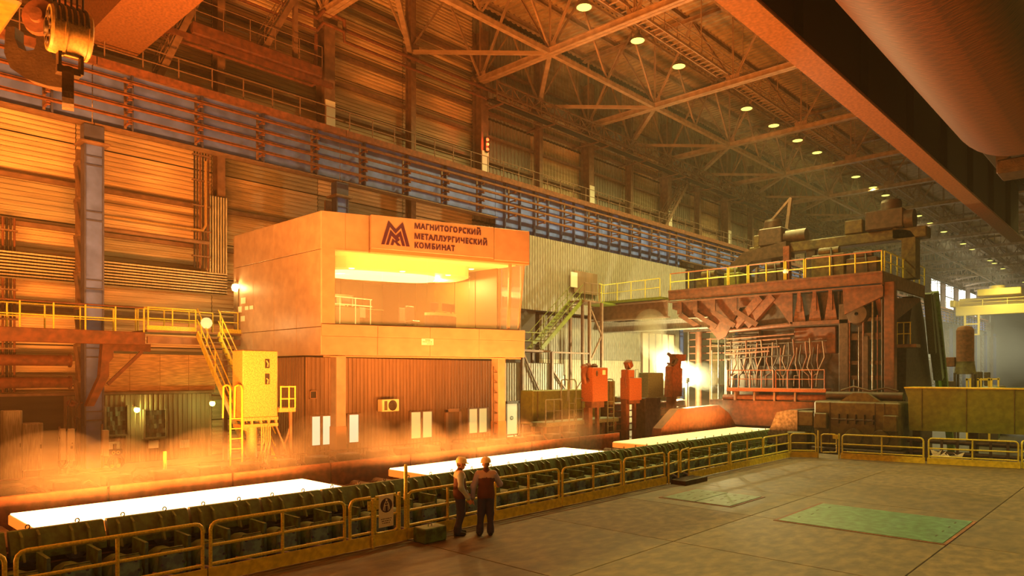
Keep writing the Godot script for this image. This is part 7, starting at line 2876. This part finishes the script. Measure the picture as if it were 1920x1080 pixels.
func person(label: String, at: Vector3, yaw: float, pose: Dictionary) -> void:
	var t = thing("person", label, "person", at, "workers at the fence")
	var T := Transform3D(Basis(UPV, yaw), at)
	var sl: Color = pose.sleeve
	var yoke: Color = pose.yoke
	var plum := Color(0.085, 0.022, 0.028)
	var navy := Color(0.03, 0.03, 0.12)
	var skin := Color(0.55, 0.28, 0.18)
	var hair := Color(0.16, 0.09, 0.05)
	var L: Array = pose.left
	var R: Array = pose.right
	var B := []
	B.append([Vector3(-0.05, 0.99, 0), Vector3(0.05, 0.99, 0), 0.145, 0.145, "torso"])
	B.append([Vector3(0, 0.92, 0.0), Vector3(0, 1.12, 0.0), 0.15, 0.14, "torso"])
	B.append([Vector3(-0.05, 1.12, 0), Vector3(-0.07, 1.34, -0.01), 0.125, 0.125, "torso"])
	B.append([Vector3(0.05, 1.12, 0), Vector3(0.07, 1.34, -0.01), 0.125, 0.125, "torso"])
	B.append([Vector3(-0.15, 1.40, -0.01), Vector3(0.15, 1.40, -0.01), 0.075, 0.075, "torso"])
	B.append([Vector3(0, 1.40, -0.015), Vector3(0, 1.51, 0.0), 0.07, 0.062, "collar"])
	for sd in 2:
		var s := -1.0 if sd == 0 else 1.0
		var P: Array = pose.legl if sd == 0 else pose.legr
		B.append([Vector3(0.085 * s, 0.90, 0), P[0], 0.112, 0.082, "leg"])
		B.append([P[0], P[1], 0.082, 0.066, "leg"])
		B.append([P[1] + Vector3(0, 0.06, 0.0), P[1] + Vector3(0, -0.03, 0.01), 0.075, 0.08, "leg"])
		var A: Array = L if sd == 0 else R
		B.append([Vector3(0.185 * s, 1.39, -0.01), A[0], 0.078, 0.062, "sleeve"])
		B.append([A[0], A[1], 0.06, 0.045, "sleeve"])
		var dv: Vector3 = (A[1] - A[0]).normalized()
		B.append([A[1], A[1] + dv * 0.03, 0.05, 0.046, "sleeve"])
	var paint := func(tag, p: Vector3) -> Color:
		if tag == "torso":
			if p.y > 1.335 - absf(p.x) * 0.15:
				return yoke
			return plum if p.y > 0.86 else navy
		if tag == "sleeve":
			return yoke if p.y > 1.40 and absf(p.x) < 0.22 else sl
		if tag == "collar":
			return plum
		if tag == "leg":
			return navy if p.y < 0.845 else plum
		if tag == "hair":
			return hair
		if tag == "eye":
			return Color(0.02, 0.02, 0.02)
		if tag == "lip":
			return Color(0.35, 0.13, 0.1)
		return skin
	var st = mb()
	sdf_surface(st, B, 0.014, 0.05, T, paint)
	# head
	var hp := Vector3(0, 1.60, 0.03)
	var H := Transform3D(Basis(UPV, pose.turn) * Basis(Vector3(1, 0, 0), pose.nod), Vector3.ZERO)
	var hb := []
	var hd := func(v: Vector3) -> Vector3: return hp + H * v
	for q in [[0, 0.045, -0.025, 0, 0.045, 0.02, 0.078, 0.074, "skin"], [0, 0.0, -0.045, 0, 0.05, -0.05, 0.062, 0.064, "hair"], [0, -0.02, 0.03, 0, -0.075, 0.048, 0.06, 0.034, "skin"], [0, -0.05, 0.0, 0, -0.06, 0.03, 0.055, 0.045, "skin"], [0, 0.025, 0.088, 0, -0.012, 0.104, 0.009, 0.014, "skin"], [-0.04, 0.035, 0.07, 0.04, 0.035, 0.07, 0.016, 0.016, "skin"], [-0.016, -0.045, 0.083, 0.016, -0.045, 0.083, 0.011, 0.011, "lip"], [-0.03, 0.014, 0.078, -0.028, 0.014, 0.08, 0.009, 0.009, "eye"], [0.03, 0.014, 0.078, 0.028, 0.014, 0.08, 0.009, 0.009, "eye"], [-0.078, 0.02, 0.0, -0.08, -0.015, 0.004, 0.014, 0.011, "skin"], [0.078, 0.02, 0.0, 0.08, -0.015, 0.004, 0.014, 0.011, "skin"]]:
		hb.append([hd.call(Vector3(q[0], q[1], q[2])), hd.call(Vector3(q[3], q[4], q[5])), q[6], q[7], q[8]])
	hb.append([Vector3(0, 1.44, -0.01), hd.call(Vector3(0, -0.03, -0.01)), 0.056, 0.055, "skin"])
	sdf_surface(st, hb, 0.0055, 0.014, T, paint)
	# hands
	for sd in 2:
		var A: Array = L if sd == 0 else R
		var dv: Vector3 = (A[1] - A[0]).normalized()
		var bones := hand_bones(A[1] + dv * 0.045, A[2], A[3], -1.0 if sd == 0 else 1.0)
		bones.append([A[1], A[1] + dv * 0.06, 0.028, 0.026, "skin"])
		sdf_surface(st, bones, 0.0042, 0.006, T, paint)
	var m = StandardMaterial3D.new()
	m.vertex_color_use_as_albedo = true
	m.roughness = 0.8
	part("body", st, m, t)
	# helmet
	st = mb()
	var hc: Vector3 = T * (hd.call(Vector3(0, 0.065, -0.005)) as Vector3)
	var HB := T.basis * H.basis
	lathe(st, hc, [Vector2(0.117, -0.012), Vector2(0.114, 0.03), Vector2(0.1, 0.075), Vector2(0.07, 0.105), Vector2(0.03, 0.118), Vector2(0.0, 0.12)], 20, Basis(HB.x, HB.y, HB.z * 1.12))
	lathe(st, hc + HB.z * 0.03, [Vector2(0.105, -0.006), Vector2(0.14, -0.016), Vector2(0.14, -0.022), Vector2(0.1, -0.016)], 20, Basis(HB.x * 0.86, HB.y, HB.z * 1.12))
	bx(st, hc + HB.y * 0.1, Vector3(0.03, 0.04, 0.17), HB)
	part("helmet", st, "cream", t)
	# boots
	for sd in 2:
		var P: Array = pose.legl if sd == 0 else pose.legr
		var f: Vector3 = P[2]
		st = mb()
		var a: Vector3 = P[1]
		var bb := [[a + Vector3(0, -0.0, 0), Vector3(a.x, 0.05, a.z - 0.02), 0.055, 0.05, "boot"], [Vector3(a.x, 0.045, a.z - 0.02), Vector3(a.x, 0.045, a.z) + f * 0.16, 0.045, 0.042, "boot"], [Vector3(a.x, 0.07, a.z), Vector3(a.x, 0.05, a.z) + f * 0.1, 0.05, 0.045, "boot"]]
		sdf_surface(st, bb, 0.01, 0.03, T, func(_t, p: Vector3) -> Color: return Color(0.012, 0.011, 0.01))
		part("boot", st, m, t)


func people():
	# local frame: x to the figure's left-hand side is negative, z forward
	var fwd := Vector3(0, 0, 1)
	var p1 := {
		"sleeve": Color(0.30, 0.40, 0.54), "yoke": Color(0.55, 0.45, 0.38), "turn": -0.1, "nod": 0.1,
		"legl": [Vector3(-0.1, 0.5, 0.03), Vector3(-0.1, 0.12, -0.03), Vector3(-0.1, 0, 1).normalized()],
		"legr": [Vector3(0.09, 0.5, 0.02), Vector3(0.1, 0.12, -0.08), Vector3(0.1, 0, 1).normalized()],
		"left": [Vector3(-0.26, 1.13, 0.03), Vector3(-0.24, 0.93, 0.18), Vector3(0.1, -0.6, 0.8), Vector3(1, -0.2, 0)],
		"right": [Vector3(0.26, 1.12, -0.02), Vector3(0.27, 0.90, 0.13), Vector3(0, -0.9, 0.4), Vector3(-1, 0, 0.2)],
	}
	var p2 := {
		"sleeve": Color(0.33, 0.31, 0.60), "yoke": Color(0.46, 0.36, 0.42), "turn": 0.25, "nod": 0.08,
		"legl": [Vector3(-0.11, 0.5, 0.03), Vector3(-0.14, 0.12, 0.0), Vector3(-0.25, 0, 1).normalized()],
		"legr": [Vector3(0.1, 0.5, 0.02), Vector3(0.1, 0.12, -0.02), Vector3(0.15, 0, 1).normalized()],
		"left": [Vector3(-0.29, 1.12, -0.03), Vector3(-0.3, 0.87, 0.04), Vector3(0, -1, 0.2), Vector3(1, 0, 0.1)],
		"right": [Vector3(0.33, 1.15, 0.08), Vector3(0.36, 1.12, 0.36), Vector3(-0.2, -0.5, 0.8), Vector3(0, -0.8, -0.5)],
	}
	# facing: local +z points along (sin yaw, 0, cos yaw); x is mirrored so that +x is the right hand seen from behind
	person("left worker in maroon and grey jacket and cream helmet, standing in profile at the fence", Vector3(10.92, 0, -11.87), atan2(0.86, 0.55), mirror(p1))
	person("right worker seen from behind, lilac and maroon jacket, one arm on the fence rail", Vector3(11.31, 0, -11.42), atan2(0.62, -0.78), mirror(p2))


func mirror(p: Dictionary) -> Dictionary:
	# the local frame is right-handed with +x on the figure's left, so flip x
	var o := p.duplicate(true)
	for k in ["legl", "legr", "left", "right"]:
		for i in o[k].size():
			o[k][i] = o[k][i] * Vector3(-1, 1, 1)
	var t = o.legl
	o.legl = o.legr
	o.legr = t
	t = o.left
	o.left = o.right
	o.right = t
	return o


# ---------------------------------------------------------------- steam and smoke
func steam():
	rng.seed = 99
	var fog = [
		[Vector3(4.5, 1.1, -18.4), Vector3(13.0, 1.1, -18.4), 8, Vector3(2.4, 2.0, 1.1), 0.034, "orange-lit steam drifting off the far edge of the nearest slab"],
		[Vector3(13.5, 1.0, -18.3), Vector3(24.0, 1.0, -18.3), 9, Vector3(2.2, 1.9, 1.1), 0.05, "orange-lit steam rising along the middle slab"],
		[Vector3(30.5, 1.6, -18.2), Vector3(37.0, 1.6, -18.2), 5, Vector3(2.4, 1.5, 1.2), 0.02, "thin orange steam over the last slab by the entry guide"],
		[Vector3(38.5, 3.8, -22.3), Vector3(36.3, 6.3, -22.9), 9, Vector3(2.2, 2.0, 1.6), 0.12, "bright white steam jet blown up and left behind the tall sensor post"],
		[Vector3(38.8, 3.7, -22.0), Vector3(41.4, 3.1, -21.2), 6, Vector3(2.2, 1.5, 1.4), 0.06, "lower trail of the white steam jet towards the mill stand"],
		[Vector3(90.0, 6.0, -20.0), Vector3(200.0, 8.0, -18.0), 5, Vector3(50, 13, 15), 0.0016, "pale haze filling the far end of the hall"],
	]
	for q in fog:
		var t = Node3D.new()
		t.name = numbered("steam_cloud")
		add_child(t, true)
		t.position = q[0]
		t.set_meta("label", q[5])
		t.set_meta("category", "steam")
		t.set_meta("kind", "stuff")
		for k in q[2]:
			var c: Vector3 = q[0].lerp(q[1], k / maxf(q[2] - 1.0, 1.0)) - q[0]
			var sz: Vector3 = q[3] * rng.randf_range(0.7, 1.25)
			c += Vector3(rng.randf_range(-0.3, 0.3), rng.randf_range(-0.1, 0.3), rng.randf_range(-0.25, 0.25)) * q[3] * 0.5
			for e in 3:
				var f = FogVolume.new()
				f.name = "puff"
				f.shape = RenderingServer.FOG_VOLUME_SHAPE_ELLIPSOID
				f.size = sz * [1.0, 0.72, 0.45][e]
				f.position = c
				var m = FogMaterial.new()
				m.density = q[4]
				m.albedo = Color(0.97, 0.96, 0.92)
				f.material = m
				t.add_child(f, true)
	# added lamp that makes the steam jet bright
	var t = thing("added_floodlight", "added lamp on a short mast that brightens the white steam jet", "lamp", Vector3(38.4, 0, -21.5))
	var st = mb()
	bar(st, Vector3(38.4, 0, -21.5), Vector3(38.4, 3.2, -21.5), 0.14, 0.14)
	part("mast", st, "brown_steel", t)
	st = mb()
	cbx(st, Vector3(38.4, 3.35, -21.5), Vector3(0.4, 0.3, 0.2), 0.03)
	part("housing", st, "machine_dark", t)
	st = mb()
	box2(st, Vector3(38.24, 3.24, -21.64), Vector3(38.56, 3.46, -21.61))
	part("lens", st, "lamp_green", t)
	omni(t, Vector3(-0.2, 3.5, -0.5), 260.0, Color(1.0, 0.93, 0.66), 0.15)
